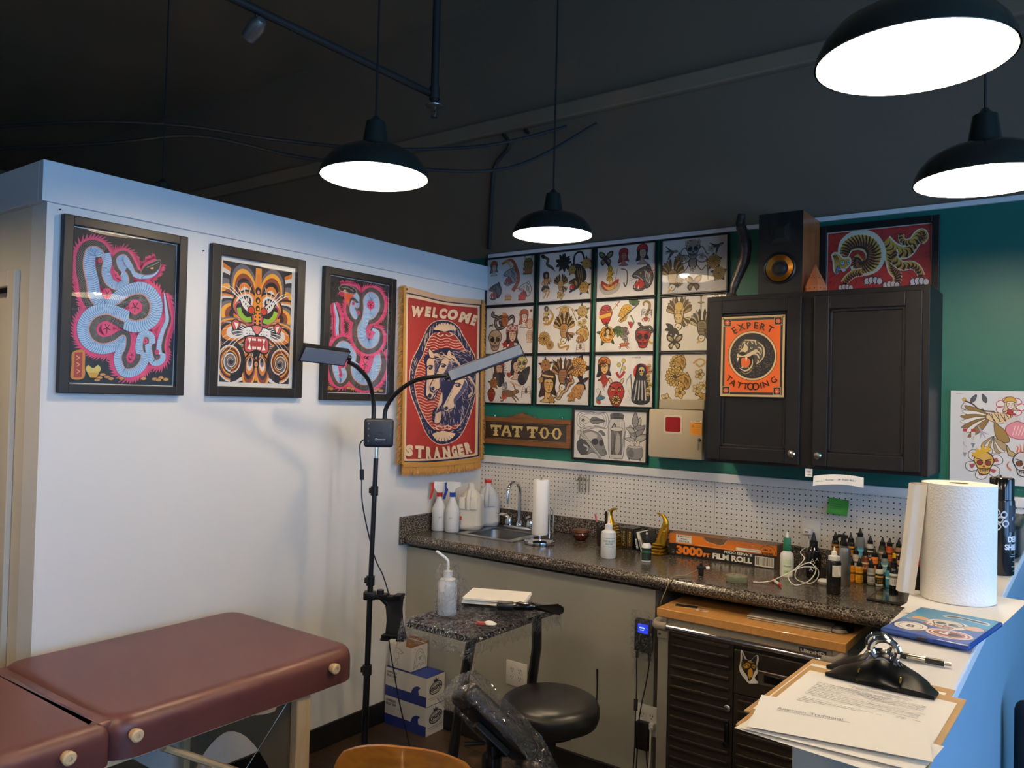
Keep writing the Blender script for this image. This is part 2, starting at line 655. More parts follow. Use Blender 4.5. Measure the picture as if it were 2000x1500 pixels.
class Art:
 EPS = 7e-6

 def __init__(s, w, h, base=None, quad=None):
  s.w, s.h = w, h
  s.v, s.f, s.c = [], [], []
  s.k = 0
  s.st = [(1, 0, 0, 0, 1, 0)]
  s.H = None
  if base:
   s.rect(0, 0, w, h, base)
  if quad:
   s.H = homography(quad, [(0, h), (w, h), (w, 0), (0, 0)])

 def push(s, x, y, sc=1., rot=0., fx=1):
  a, b, c, d, e, g = s.st[-1]
  C, S = cos(radians(rot)) * sc, sin(radians(rot)) * sc
  m = (C * fx, -S, x, S * fx, C, y)
  s.st.append((a * m[0] + b * m[3], a * m[1] + b * m[4], a * m[2] + b * m[5] + c,
                     d * m[0] + e * m[3], d * m[1] + e * m[4], d * m[2] + e * m[5] + g))
  return s

 def pop(s):
  s.st.pop()
  return s

 def P(s, p):
  a, b, c, d, e, g = s.st[-1]
  x, y = a * p[0] + b * p[1] + c, d * p[0] + e * p[1] + g
  if s.H:
   x, y = s.H(x, y)
  return x, y

 def raw(s, pts, faces, col):
  s.k += 1
  o = len(s.v)
  for p in pts:
   x, y = s.P(p)
   s.v.append((min(max(x, 0), s.w), -s.EPS * s.k, min(max(y, 0), s.h)))
  c = lin(col)
  for q in faces:
   s.f.append(tuple(i + o for i in q))
   s.c.append(c)
  return s

 def poly(s, pts, col):
  tris = tessellate_polygon([[Vector((p[0], p[1], 0)) for p in pts]])
  return s.raw(pts, [tuple(t) for t in tris], col)

 def rect(s, x0, y0, x1, y1, col):
  return s.raw([(x0, y0), (x1, y0), (x1, y1), (x0, y1)], [(0, 1, 2, 3)], col)

 def blob(s, pts, col, out=INKK, lw=.04, n=5):
  q = spline(pts, n, True)
  if col:
   s.poly(q, col)
  if out:
   s.line(q, lw, out, closed=True, smooth=0)
  return s

 def ell(s, x, y, rx, ry, col, out=INKK, lw=.04, n=18, rot=0):
  C, S = cos(radians(rot)), sin(radians(rot))
  q = [(x + rx * cos(2 * pi * i / n) * C - ry * sin(2 * pi * i / n) * S, y + rx * cos(2 * pi * i / n) * S + ry * sin(2 * pi * i / n) * C) for i in range(n)]
  if col:
   s.raw(q, [tuple(range(n))], col)
  if out:
   s.line(q, lw, out, closed=True, smooth=0)
  return s

 def line(s, pts, w, col=INKK, closed=False, smooth=5, taper=None):
  if smooth and len(pts) > 2:
   pts = spline(pts, smooth, closed)
  N = len(pts)
  if N < 2:
   return s
  vs, fs = [], []
  for i, p in enumerate(pts):
   a = pts[i - 1] if (i > 0 or closed) else p
   b = pts[(i + 1) % N] if (i < N - 1 or closed) else p
   dx, dy = b[0] - a[0], b[1] - a[1]
   L = hypot(dx, dy) or 1
   ww = w / 2
   if taper:
    t = i / (N - 1)
    ww *= taper(t) if callable(taper) else taper[0] * (1 - t) + taper[1] * t
   vs.append((p[0] - dy / L * ww, p[1] + dx / L * ww))
   vs.append((p[0] + dy / L * ww, p[1] - dx / L * ww))
  for i in range(N if closed else N - 1):
   j = (i + 1) % N
   fs.append((2 * i, 2 * i + 1, 2 * j + 1, 2 * j))
  return s.raw(vs, fs, col)

 def text(s, t, x, y, h, col=INKK, bold=0., rot=0., width=None, down=False):
  vs, fs, W = text_mesh(t, bold)
  kx = h if width is None else width / W
  C, S = cos(radians(rot)), sin(radians(rot))
  sg = -1 if down else 1
  return s.raw([(x + vx * kx * C - sg * vy * h * S, y + vx * kx * S + sg * vy * h * C) for vx, vy in vs], fs, col)

 def arc_text(s, t, cx, cy, R, a0, a1, h, col=INKK, bold=0., inside=False, down=False, kx=None):
  """letters spread from angle a0 to a1 (degrees)"""
  n = len(t)
  for i, ch in enumerate(t):
   a = a0 + (a1 - a0) * i / max(1, n - 1)
   if ch == ' ':
    continue
   sg = -1 if down else 1
   x, y = cx + R * cos(radians(a)), cy + sg * R * sin(radians(a))
   rot = (a - 90) if not inside else (a + 90)
   s.text(ch, x, y, h, col, bold, rot * sg, down=down, width=kx * text_mesh(ch, bold)[2] * h if kx else None)

 def scrawl(s, x, y, w, h, col, lw, seed=0):
  """a run of small handwriting-like marks"""
  rnd = random.Random(seed)
  pts = []
  n = max(4, int(w / h * 2.2))
  for i in range(n):
   pts.append((x + w * i / n + rnd.uniform(-.2, .2) * h, y + rnd.uniform(-.5, .5) * h))
  return s.line(pts, lw, col, smooth=3)

 def build(s, name, parent, m=None, loc=(0, 0, 0), rz=0., post=None):
  me = bpy.data.meshes.new(name)
  me.from_pydata(s.v, [], s.f)
  me.materials.append(m or INK)
  at = me.color_attributes.new('Col', 'FLOAT_COLOR', 'CORNER')
  buf = []
  for p, c in zip(me.polygons, s.c):
   buf += [c[0], c[1], c[2], 1.0] * len(p.vertices)
  at.data.foreach_set('color', buf)
  if post:
   post(me)
  o = bpy.data.objects.new(name, me)
  COL.objects.link(o)
  o.location = loc
  o.rotation_euler.z = rz
  if parent is not None:
   o.parent = parent
  return o


# ---- tattoo flash motifs, each about two units across, centred on 0,0
def m_leaf(a, x, y, l, rot, col='2b2a22', out=INKK):
 a.push(x, y, l, rot)
 a.blob([(0, 0), (.4, .22), (1, 0), (.4, -.22)], col, out, .05, 4)
 a.pop()


def m_skull(a, col='d8c9a0', dark='2a2018', jaw=True, out=INKK):
 if jaw:
  a.blob([(-.42, -.4), (-.4, -.9), (0, -1.05), (.4, -.9), (.42, -.4)], col, out, .07)
 a.blob([(-.62, -.2), (-.8, .3), (-.5, .85), (0, 1), (.5, .85), (.8, .3), (.62, -.2), (.4, -.5), (-.4, -.5)], col, out, .08)
 for sx in (-1, 1):
  a.ell(.33 * sx, .02, .24, .22, dark, out, .05)
  a.line([(.62 * sx, .4), (.3 * sx, .32), (.1 * sx, .2)], .06, out)
 a.poly([(0, -.12), (-.12, -.38), (.12, -.38)], dark)
 a.line([(-.36, -.6), (0, -.68), (.36, -.6)], .06, out)
 for i in range(-2, 3):
  a.line([(i * .14, -.5), (i * .14, -.82)], .045, out, smooth=0)


def m_rose(a, col='c9a04e', dark='7d4a1c', leaf='2b2a22', n=5):
 for i in range(5):
  m_leaf(a, .5 * cos(i * 1.257 + .4), .5 * sin(i * 1.257 + .4), .75, math.degrees(i * 1.257 + .4), leaf)
 for R, k, off in ((.72, 6, 0), (.5, 5, .5), (.28, 4, .2)):
  for i in range(k):
   t = 2 * pi * i / k + off
   a.push(R * .55 * cos(t), R * .55 * sin(t), R, math.degrees(t))
   a.blob([(-.5, -.4), (.2, -.62), (.62, 0), (.2, .62), (-.5, .4)], col, INKK, .07, 4)
   a.line([(.1, -.35), (.35, 0), (.1, .35)], .09, dark)
   a.pop()
 a.ell(0, 0, .12, .12, dark, INKK, .04)


def m_mum(a, col='c9a04e', dark='8a5a20', k=16):
 for R, kk in ((1, k), (.74, k - 3), (.48, k - 6)):
  for i in range(kk):
   t = 360 * i / kk + R * 40
   a.push(0, 0, R, t)
   a.blob([(.2, -.08), (.75, -.17), (1, 0), (.75, .17), (.2, .08)], col, INKK, .045 / R, 3)
   a.pop()
 a.ell(0, 0, .16, .16, dark, INKK, .04)


def m_flower(a, col='e3d3a4', c2='c9a04e'):
 for i in range(5):
  a.push(0, 0, 1, i * 72)
  a.blob([(.1, 0), (.5, .36), (1, 0), (.5, -.36)], col, INKK, .07, 4)
  a.pop()
 a.ell(0, 0, .24, .24, c2, INKK, .06)


def m_snake(a, pts, w=.22, col='25221e', belly='d9c9a0', head=True):
 a.line(pts, w * 1.35, INKK, taper=lambda t: min(1, 3.2 * (1 - t) + .15))
 a.line(pts, w, col, taper=lambda t: min(1, 3.2 * (1 - t) + .1))
 a.line(pts, w * .34, belly, taper=lambda t: min(1, 3 * (1 - t)))
 if head:
  x, y = pts[0]
  rot = math.degrees(atan2(y - pts[1][1], x - pts[1][0]))
  a.push(x, y, w * 1.4, rot)
  a.blob([(-.6, -.35), (.1, -.6), (.95, 0), (.1, .6), (-.6, .35)], col, INKK, .2, 4)
  a.ell(.15, .25, .12, .12, 'd8a030', None)
  a.line([(.9, 0), (1.4, .15)], .1, 'b5261e', smooth=0)
  a.pop()


def m_cat(a, col='2a2724', c2='8d867b', mouth='b5261e', ear=True):
 """roaring big-cat head in profile facing left"""
 a.blob([(-.1, .75), (.35, .85), (.75, .6), (.95, .1), (.8, -.5), (.45, -.8), (.1, -.6), (-.05, -.2), (-.5, .02), (-.75, .1), (-.8, .3), (-.5, .55)], col, INKK, .07)
 a.blob([(-.3, -.05), (-.55, -.35), (-.7, -.7), (-.35, -.85), (.1, -.75), (.25, -.45), (0, -.1)], mouth, INKK, .06)
 a.blob([(-.75, -.7), (-.4, -.98), (.15, -.9), (.35, -.6), (.05, -.78), (-.4, -.8)], col, INKK, .06)
 for x, y, d in ((-.62, .02, -1), (-.35, -.02, -1), (-.6, -.72, 1), (-.3, -.8, 1)):
  a.poly([(x - .06, y), (x + .06, y), (x, y + .28 * d)], 'efe8d5')
 a.line([(-.7, .22), (-.45, .2), (-.2, .05), (.1, -.2)], .06, c2)
 a.ell(-.12, .38, .1, .07, 'd8b040', INKK, .04)
 for i in range(4):
  a.line([(.2 + .13 * i, .62 - .1 * i), (.3 + .13 * i, .3 - .12 * i), (.25 + .12 * i, -.1 - .12 * i)], .07, c2)
 if ear:
  a.blob([(.35, .75), (.5, 1.05), (.75, .65)], col, INKK, .06, 4)
 for i in range(3):
  a.line([(-.55, .1 - .05 * i), (-1.05, .25 - .2 * i)], .025, INKK, smooth=0)


def m_lady(a, hair='1e1a17', skin='e2c79a', scarf=None, lips='a8261e', dress=None):
 """portrait, three-quarter to the right"""
 a.blob([(-.6, .5), (-.3, .95), (.3, .95), (.6, .5), (.55, -.1), (.75, -.6), (.3, -.5), (-.3, -.6), (-.75, -.7), (-.6, -.1)], hair, INKK, .06)
 a.blob([(-.22, -.3), (-.3, -.8), (-.6, -1.05), (.6, -1.05), (.25, -.75), (.18, -.3)], dress or skin, INKK, .05)
 a.blob([(-.34, .3), (-.3, -.12), (-.05, -.42), (.2, -.4), (.4, -.1), (.42, .3), (.2, .6), (-.2, .58)], skin, INKK, .05)
 a.ell(-.1, .14, .08, .045, 'f0ead8', INKK, .03)
 a.ell(.23, .14, .08, .045, 'f0ead8', INKK, .03)
 a.line([(-.2, .27), (-.08, .31), (.02, .26)], .045)
 a.line([(.14, .26), (.25, .31), (.36, .26)], .045)
 a.line([(.1, .12), (.14, -.06), (.06, -.08)], .03)
 a.blob([(-.03, -.2), (.08, -.17), (.18, -.2), (.08, -.28)], lips, None, 0, 4)
 a.ell(-.2, -.06, .09, .07, 'cf8a6a', None)
 if scarf:
  a.blob([(-.66, .35), (-.5, .9), (0, 1.1), (.5, .9), (.6, .4), (.2, .52), (-.3, .5)], scarf, INKK, .06)


def m_bird(a, col='a97f3a', dark='3a2a18', wing='c7a25a'):
 """eagle striking downwards, wings raised"""
 for sx in (-1, 1):
  a.push(0, .1, 1, 0, sx)
  for i in range(6):
   a.push(.15, 0, 1, 88 - i * 13)
   a.blob([(0, -.06), (.6, -.12), (1.1 - .07 * i, 0), (.6, .1)], wing if i % 2 else dark, INKK, .035, 4)
   a.pop()
  a.pop()
 a.blob([(-.3, .3), (0, .45), (.3, .3), (.26, -.25), (.1, -.6), (-.12, -.55), (-.28, -.2)], col, INKK, .05)
 for i in range(4):
  for j in range(3):
   a.line([(-.2 + .13 * j, .25 - .16 * i), (-.14 + .13 * j, .19 - .16 * i), (-.08 + .13 * j, .25 - .16 * i)], .03, dark)
 a.blob([(-.1, -.5), (-.25, -.72), (-.1, -.95), (.15, -.86), (.2, -.6)], 'e6dcc2', INKK, .05)
 a.poly([(-.2, -.8), (-.36, -1.05), (-.02, -.95)], 'd39a2e')
 a.ell(-.05, -.75, .04, .04, INKK, None)
 for i in range(4):
  a.push(.2, -.1, .8, -20 - 18 * i)
  a.blob([(0, -.05), (.7, -.1), (.85, 0), (.7, .1)], dark if i % 2 else col, INKK, .04, 3)
  a.pop()


def m_swallow(a, col='2c3338', belly='c9a04e'):
 a.blob([(-.9, .75), (-.3, .3), (.1, .15), (.5, .15), (.7, 0), (.4, -.1), (.1, -.15), (-.6, -.9), (-.35, -.2), (-.25, .05), (-.9, .1), (-.5, .25)], col, INKK, .05, 4)
 a.blob([(.15, .1), (.5, .1), (.55, -.02), (.2, -.1)], belly, None, 0, 4)
 a.line([(-.3, 0), (-1, -.25)], .06, smooth=0)
 a.line([(-.3, .05), (-1.05, -.05)], .06, smooth=0)


def m_butterfly(a, c1='c9a04e', c2='2a241c'):
 for sx in (-1, 1):
  a.push(0, 0, 1, 0, sx)
  a.blob([(.05, .1), (.3, .7), (.95, .85), (.9, .3), (.45, 0)], c2, INKK, .05)
  a.blob([(.15, .2), (.38, .58), (.8, .7), (.76, .36), (.42, .12)], c1, None)
  a.blob([(.05, -.05), (.5, -.1), (.75, -.45), (.4, -.85), (.12, -.4)], c2, INKK, .05)
  a.blob([(.15, -.15), (.45, -.22), (.58, -.45), (.38, -.68), (.2, -.4)], c1, None)
  for i in range(3):
   a.line([(.1, .05), (.5 + .12 * i, .66 - .17 * i)], .04, c2, smooth=0)
  a.line([(.03, .3), (.15, .6), (.3, .7)], .03)
  a.pop()
 a.ell(0, 0, .06, .35, c2, INKK, .03)


def m_spider(a, col='2c2620', body='6d3b20'):
 for sx in (-1, 1):
  for i in range(4):
   t = .75 - .5 * i
   a.line([(0, .05), (.45 * sx, t * .8), (.75 * sx, t * .4 - .1), (.85 * sx, t * .9 - .45)], .06, col)
 a.ell(0, -.2, .22, .3, body, INKK, .05)
 a.ell(0, .18, .15, .15, col, INKK, .04)


def m_scorpion(a, col='b08a3e', c2='8e2a20'):
 a.line([(0, -.5), (.15, -.1), (.35, .3), (.35, .75), (0, .95), (-.3, .8), (-.25, .55)], .3, INKK, taper=(1, .5))
 a.line([(0, -.5), (.15, -.1), (.35, .3), (.35, .75), (0, .95), (-.3, .8), (-.25, .55)], .22, col, taper=(1, .5))
 for i in range(4):
  for sx in (-1, 1):
   a.line([(.05, -.35 + .15 * i), (.4 * sx + .05, -.25 + .16 * i), (.55 * sx + .05, -.5 + .16 * i)], .05)
 for sx in (-1, 1):
  a.line([(0, -.55), (.4 * sx, -.75), (.25 * sx, -1)], .1, col)
 a.ell(0, -.75, .2, .2, c2, INKK, .05)


def m_dagger(a, blade='b9b5aa', grip='b5261e'):
 a.poly([(-.08, .3), (.08, .3), (.07, -.7), (0, -1), (-.07, -.7)], blade)
 a.line([(0, .3), (0, -.95)], .025, smooth=0)
 a.blob([(-.32, .36), (0, .28), (.32, .36), (0, .42)], 'c9a04e', INKK, .04)
 a.poly([(-.07, .4), (.07, .4), (.06, .85), (-.06, .85)], grip)
 a.ell(0, .93, .1, .1, 'c9a04e', INKK, .04)


def m_mask(a, col='a82a22', horn=True, teeth=True, dark='3a1512'):
 if horn:
  for sx in (-1, 1):
   a.blob([(.3 * sx, .7), (.45 * sx, 1.15), (.7 * sx, 1.2), (.55 * sx, .8)], 'd9c493', INKK, .05, 4)
 a.blob([(-.65, .5), (-.4, .85), (0, .95), (.4, .85), (.65, .5), (.75, .1), (.55, -.5), (.3, -.95), (0, -1.05), (-.3, -.95), (-.55, -.5), (-.75, .1)], col, INKK, .07)
 for sx in (-1, 1):
  a.ell(.3 * sx, .3, .17, .11, 'dfa93a', INKK, .05)
  a.ell(.3 * sx, .3, .05, .06, INKK, None)
  a.line([(.6 * sx, .6), (.3 * sx, .5), (.1 * sx, .38)], .09, dark)
 a.line([(-.12, .1), (0, 0), (.12, .1)], .07, dark)
 if teeth:
  a.ell(0, -.5, .42, .36, 'd9b85a', INKK, .06)
  for i in range(10):
   t = i * pi / 5
   a.line([(0.05 * cos(t), -.5 + .05 * sin(t)), (.25 * cos(t + .4), -.5 + .21 * sin(t + .4)), (.38 * cos(t + .5), -.5 + .33 * sin(t + .5))], .07, INKK)


def m_heart(a, col='b5261e'):
 a.blob([(0, -.9), (-.8, .1), (-.6, .7), (-.15, .65), (0, .4), (.15, .65), (.6, .7), (.8, .1)], col, INKK, .08)


def m_flames(a, n=9, cols=('b4401c', 'd98a2a')):
 for k, c in enumerate(cols):
  for i in range(n):
   t = (i / (n - 1) - .5) * 2
   a.line([(t * .7, -.7 + .2 * k), (t * .8 + .15, -.1), (t * .7 - .1, .4 - .3 * k), (t * .85 + .1, 1 - abs(t) * .5 - .35 * k)], .28, c, taper=(1, .05))


def m_figure(a, skin='d9b06a', hair='1e1a17', dress='6b4a28'):
 """seated pin-up figure"""
 a.blob([(-.2, .55), (-.25, .95), (.05, 1.05), (.25, .85), (.2, .45), (.35, .1), (.1, .2)], hair, INKK, .05)
 a.blob([(-.05, .9), (.12, .88), (.14, .65), (.02, .58), (-.08, .7)], skin, INKK, .035)
 a.blob([(-.1, .55), (.15, .55), (.25, .3), (.15, .05), (.2, -.2), (-.2, -.2), (-.18, .1), (-.22, .35)], skin, INKK, .045)
 a.line([(-.15, .45), (-.4, .15), (-.15, -.05)], .13, skin, taper=(1, .6))
 a.line([(.18, .45), (.45, .25), (.35, .6)], .12, skin, taper=(1, .6))
 a.blob([(-.25, -.05), (.2, -.1), (.3, -.35), (-.1, -.5), (-.4, -.35)], dress, INKK, .045)
 a.line([(-.1, -.3), (.3, -.45), (.1, -.95)], .2, skin, taper=(1, .5))
 a.line([(-.2, -.35), (0, -.65), (-.25, -1)], .18, skin, taper=(1, .5))


def m_hound(a, col='9a6a38', dark='3a2a1a'):
 """running hare / hound, to the right"""
 a.blob([(-.8, .1), (-.3, .3), (.3, .2), (.6, .35), (.85, .3), (.95, .12), (.65, 0), (.3, -.2), (-.2, -.25), (-.6, -.2)], col, INKK, .05)
 a.line([(.6, .3), (.35, .75), (.2, .8)], .14, col, taper=(1, .4))
 for p in ([(.35, -.1), (.7, -.3), (.95, -.55)], [(.2, -.15), (.5, -.45), (.7, -.7)], [(-.55, -.1), (-.85, -.4), (-1, -.25)], [(-.45, -.15), (-.7, -.6), (-.95, -.6)]):
  a.line(p, .17, INKK, taper=(1, .5))
  a.line(p, .11, col, taper=(1, .5))
 a.ell(.72, .22, .05, .05, INKK, None)
 for i in range(5):
  a.line([(-.5 + .2 * i, .2), (-.45 + .2 * i, -.1)], .05, dark, smooth=0)


def m_reaper(a):
 a.ell(0, .5, .42, .42, 'c2291c', None)
 a.blob([(-.15, .85), (.2, .75), (.3, .3), (.45, -.9), (-.45, -.9), (-.3, .2)], '2a2a2e', INKK, .05)
 for i in range(4):
  a.line([(-.2 + .13 * i, .1), (-.32 + .2 * i, -.85)], .06, 'c9c5b8', smooth=0)
 a.push(.02, .55, .2)
 m_skull(a, 'd8c078')
 a.pop()
 a.line([(-.55, .4), (-.45, -.8)], .05, '4a3a28', smooth=0)
 a.line([(-.55, .35), (-.75, .1), (-.8, -.3)], .1, '8fa3a5', taper=(1, .1))
 for i in range(7):
  a.push(.42 + .07 * sin(i * 2), .75 - .22 * i, .13)
  m_skull(a, 'd8b85a', '5a3a18', False)
  a.pop()


def sheet_note(a, seed):
 """small caption and signature marks along the edges of a flash sheet"""
 a.scrawl(.15 * a.w, .025 * a.h, .22 * a.w, .006, '8a8375', .0007, seed)
 a.scrawl(.78 * a.w, .028 * a.h, .1 * a.w, .006, '8a8375', .0008, seed + 1)


def at(a, x, y, s, fn, *args, rot=0, fx=1, **kw):
 a.push(x * a.w, y * a.h, s * a.h, rot, fx)
 fn(a, *args, **kw)
 a.pop()
# ------------------------------------------------------------------ the room
struct(MB().box(RX0, RY0, -.1, RX1, .1, 0).build('floor', FLOOR, smooth=0))
struct(MB().box(RX0, RY0, RZ1, RX1, .1, RZ1 + .1).build('ceiling', DARKC, smooth=0))
struct(MB().box(RX0, 0, 0, RX1, .1, RZ1).build('wall_back', BACKWALL, smooth=0))
struct(MB().box(RX0 - .1, RY0, 0, RX0, .1, RZ1).build('wall_far_left', DARKC, smooth=0))
struct(MB().box(RX0, RY0 - .1, 0, RX1, RY0, RZ1).build('wall_front', TANW, smooth=0))
# right wall with the shop windows
b = MB()
ys = [RY0] + [v for a in sorted(WIN_R) for v in a] + [.1]
for i in range(0, len(ys), 2):
 b.box(RX1, ys[i], 0, RX1 + .1, ys[i + 1], RZ1)
for a, c in WIN_R:
 b.box(RX1, a, 0, RX1 + .1, c, WZ0).box(RX1, a, WZ1, RX1 + .1, c, RZ1)
struct(b.build('wall_right', DARKC, smooth=0))
FRAME = mat('window_frame_metal', '3a3a3a', .4, metal=.6)
for i, (a, c) in enumerate(WIN_R):
 fr = MB()
 fr.box(RX1 - .02, a, WZ0, RX1 + .06, a + .05, WZ1).box(RX1 - .02, c - .05, WZ0, RX1 + .06, c, WZ1)
 fr.box(RX1 - .02, a, WZ0, RX1 + .06, c, WZ0 + .05).box(RX1 - .02, a, WZ1 - .05, RX1 + .06, c, WZ1)
 w = struct(fr.build('window_%d' % (i + 1), FRAME, smooth=0))
 MB().box(RX1 + .01, a + .05, WZ0 + .05, RX1 + .014, c - .05, WZ1 - .05).build('pane', PANE, w, smooth=0)

# white partition on the left: long face at x=0, end face with the doorway at y=-2.555
PH = 2.548
struct(MB().box(-.12, -2.555, 0, 0, -.001, PH).build('wall_left', WHITEWALL, smooth=0))
b = MB()
b.box(-.20, -2.555, 0, -.12, -2.435, PH)
b.box(-1.15, -2.555, 2.16, -.20, -2.435, PH)
b.box(-3.9, -2.555, 0, -1.15, -2.435, PH)
struct(b.build('wall_partition_end', TANW, smooth=0))
c = MB()
c.box(-.02, -2.578, 2.404, .014, -.002, PH + .004, .002)
c.box(-3.9, -2.578, 2.404, -.02, -2.553, PH + .004, .002)
c.box(-.125, -2.56, PH, 0, -.002, PH + .004)
struct(c.build('trim_1', TRIMW, smooth=0))
# door casing on the end wall, door standing shut inside it
dr = MB()
dr.box(-1.15, -2.50, .01, -.25, -2.46, 2.11)
d1 = struct(dr.build('door_1', TANW, smooth=0))
cs = MB()
cs.box(-.262, -2.575, 0, -.202, -2.553, 2.175, .004).box(-.275, -2.57, 0, -.245, -2.45, 2.13, .004)
cs.box(-1.2, -2.575, 2.115, -.262, -2.553, 2.175, .004).box(-1.2, -2.575, 0, -1.14, -2.553, 2.175, .004)
cs.build('door_frame', TANW, d1, smooth=0)
MB().lathe([(.0, -.02), (.02, -.02), (.026, 0), (.02, .02), (0, .025)], 16, T=Matrix.Translation((-1.07, -2.53, 1.0)) @ Matrix.Rotation(pi / 2, 4, 'X')).build('door_knob', NICKEL, d1)
struct(MB().box(0, -2.55, 0, .012, -.79, .112, .003).build('baseboard_left', BLACKB, smooth=0))
struct(MB().box(.02, -.66, 0, 1.5, -.646, .10, .003).build('baseboard_counter', BLACKB, smooth=0))
# strip along the top of the green paint, ledge above the pegboard
struct(MB().box(.02, -.018, 2.603, RX1, -.001, 2.625, .002).build('trim_2', TRIMW, smooth=0))
struct(MB().box(.012, -.026, 1.346, 3.6, -.001, 1.389, .004).build('trim_3', TRIMW, smooth=0))
# grey painted front under the counter, with the bay for the steel cabinet
b = MB()
b.box(.001, -.645, 0, 1.50, -.62, .913)
b.box(1.475, -.62, 0, 1.50, -.02, .913)
b.box(1.50, -.10, 0, 2.68, -.08, .913)
struct(b.build('wall_counter_front', GREYP, smooth=0))
# half-height reception wall on the right, with its cap
struct(MB().box(2.70, -2.65, 0, 2.83, -.001, 1.25).build('wall_reception', PONY, smooth=0))
struct(MB().box(2.695, -2.662, 0, 2.832, -2.651, 1.249, .002).build('trim_7', mat('grey_end_panel', 'a39d90', .5), smooth=0))
b = MB()
b.box(2.69, -2.66, 1.25, 2.862, -.003, 1.275, .004)
b.box(2.83, -2.655, 1.225, 2.853, -.003, 1.25, .004)
b.box(2.83, -2.655, 1.20, 2.842, -.003, 1.225, .003)
struct(b.build('trim_4', TRIMW, smooth=0))
# low duct boxed in along the back wall high up (two thin shadow lines)
struct(MB().box(RX0, -.05, 3.36, RX1, -.001, 3.45, .01).build('trim_5', DARKC, smooth=0))
# pale ceiling edge of the hallway beyond the doorway
struct(MB().box(-3.9, -3.4, 2.78, -1.35, -2.7, 2.84).build('trim_6', TRIMW, smooth=0))

# ------------------------------------------------------------------ pendant lamps
SHADE_OUT = mat('dark_green_black_enamel', '1c2422', .18, coat=.4)
SHADE_IN = mat('white_enamel', 'f2efe8', .5)
BULB = mat('lit_bulb', 'ffffff', .5, emit=(1.0, .78, .52), es=1.0)
CORD = mat('black_cord', '121212', .6)
BULB_W = 305.0
BULB.node_tree.nodes['Principled BSDF'].inputs['Emission Strength'].default_value = BULB_W


def pendant(x, y, z, label, k=1.1, group='dome pendant lamps'):
 t = thing('pendant_lamp', label, 'pendant lamp', (x, y, z), 0, group)
 out = [(.180, 0), (.177, .017), (.166, .041), (.144, .068), (.108, .089), (.072, .100), (.044, .108)]
 inn = [(rr - .004, zz - .003) for rr, zz in out]
 inn[0] = (.176, 0)

 def S(pr):
  return [(r_ * k, z_ * k) for r_, z_ in pr]
 MB().lathe(S(out + [(.042, .108)]), 48, caps=(0, 0)).build('shade', SHADE_OUT, t)
 MB().lathe(S(inn + [(.02, .103), (0, .103)]), 48, caps=(0, 0)).build('shade_lining', SHADE_IN, t)
 MB().lathe(S([(.044, .106), (.042, .12), (.034, .172), (.032, .185), (.02, .19), (.008, .205), (0, .205)]), 24).build('socket_cap', SHADE_OUT, t)
 MB().tube([(0, 0, .2 * k), (0, 0, RZ1 - z)], .004, 6).build('cord', CORD, t)
 MB().lathe([(0, .006), (.018, .010), (.029, .026), (.03, .038), (.024, .058), (.014, .075), (.012, .103 * k)], 14).build('bulb', BULB, t)
 return t


pendant(.898, -1.813, 2.539, 'black dome pendant lamp hanging nearest the white partition wall', 1.11)
pendant(.985, -.754, 2.509, 'smallest-looking black dome pendant hanging in front of the tattoo flash sheets', 1.055)
pendant(2.723, -1.987, 2.48, 'largest-looking black dome pendant cut by the top edge above the reception ledge')
pendant(2.765, -1.05, 2.437, 'black dome pendant cut off by the right edge above the tiger print')
pendant(-.7, -3.7, 2.46, 'black dome pendant lamp in the hallway before the doorway in the partition end')
pendant(-.66, -1.75, 2.55, 'pendant lamp mostly hidden behind the white partition, only its cap showing')
pendant(1.113, -3.75, 2.459, 'black dome pendant lamp over the near end of the massage table')
pendant(4.6, -1.6, 2.5, 'black dome pendant lamp in the open room beyond the reception wall')
pendant(4.6, -3.9, 2.5, 'black dome pendant lamp in the open room nearest the shop windows')
pendant(2.75, -4.6, 2.45, 'black dome pendant lamp in the open room behind the reception ledge')
pendant(1.1, -5.4, 2.45, 'black dome pendant lamp farthest down the room')
# ------------------------------------------------------------------ worktop, sink, tap
CT = .985
t = thing('worktop', 'dark speckled laminate counter with raised back edge along the pegboard wall', 'counter', (0, 0, 0))
b = MB()
prof = []
for x0, x1, y0, y1 in ((.022, .255, -.66, -.02), (.56, 2.69, -.66, -.02), (.255, .56, -.13, -.02), (.255, .56, -.66, -.45)):
 b.box(x0, y0, .945, x1, y1, CT)
b.build('slab', GRANITE, t, smooth=0)
e = MB()
ed = [(-.66, CT)] + [(-.66 - .028 * sin(a) - .006, CT - .026 + .026 * cos(a)) for a in [i * pi / 10 for i in range(11)]] + [(-.66, .93)]
n = len(ed)
vs = [(.022, y, z) for y, z in ed] + [(2.69, y, z) for y, z in ed]
e.add(vs, [tuple(range(n)), tuple(range(n, 2 * n))[::-1]] + [(i, (i + 1) % n, n + (i + 1) % n, n + i) for i in range(n)])
e.box(.022, -.668, .929, 2.69, -.65, .945)
e.build('rolled_front_edge', GRANITE, t, 40)
MB().box(.022, -.022, CT, 2.69, -.001, 1.077, .004).build('back_splash', GRANITE, t, smooth=0)
MB().box(.001, -.712, .93, .021, -.001, 1.08, .003).build('side_splash', GRANITE, t, smooth=0)

t = thing('sink', 'small square stainless steel sink set into the dark counter', 'sink', (.40, -.28, CT))
b = MB()
b.box(-.195, -.195, .0005, .195, -.165, .005).box(-.195, .085, .0005, .195, .205, .005)
b.box(-.195, -.165, .0005, -.14, .085, .005).box(.145, -.165, .0005, .195, .085, .005)
b.build('rim', STEEL, t, smooth=0)
b = MB()
pts = []
L = [(.0, (-.14, -.165, .145, .085)), (-.10, (-.125, -.15, .13, .07)), (-.12, (-.10, -.125, .105, .045))]


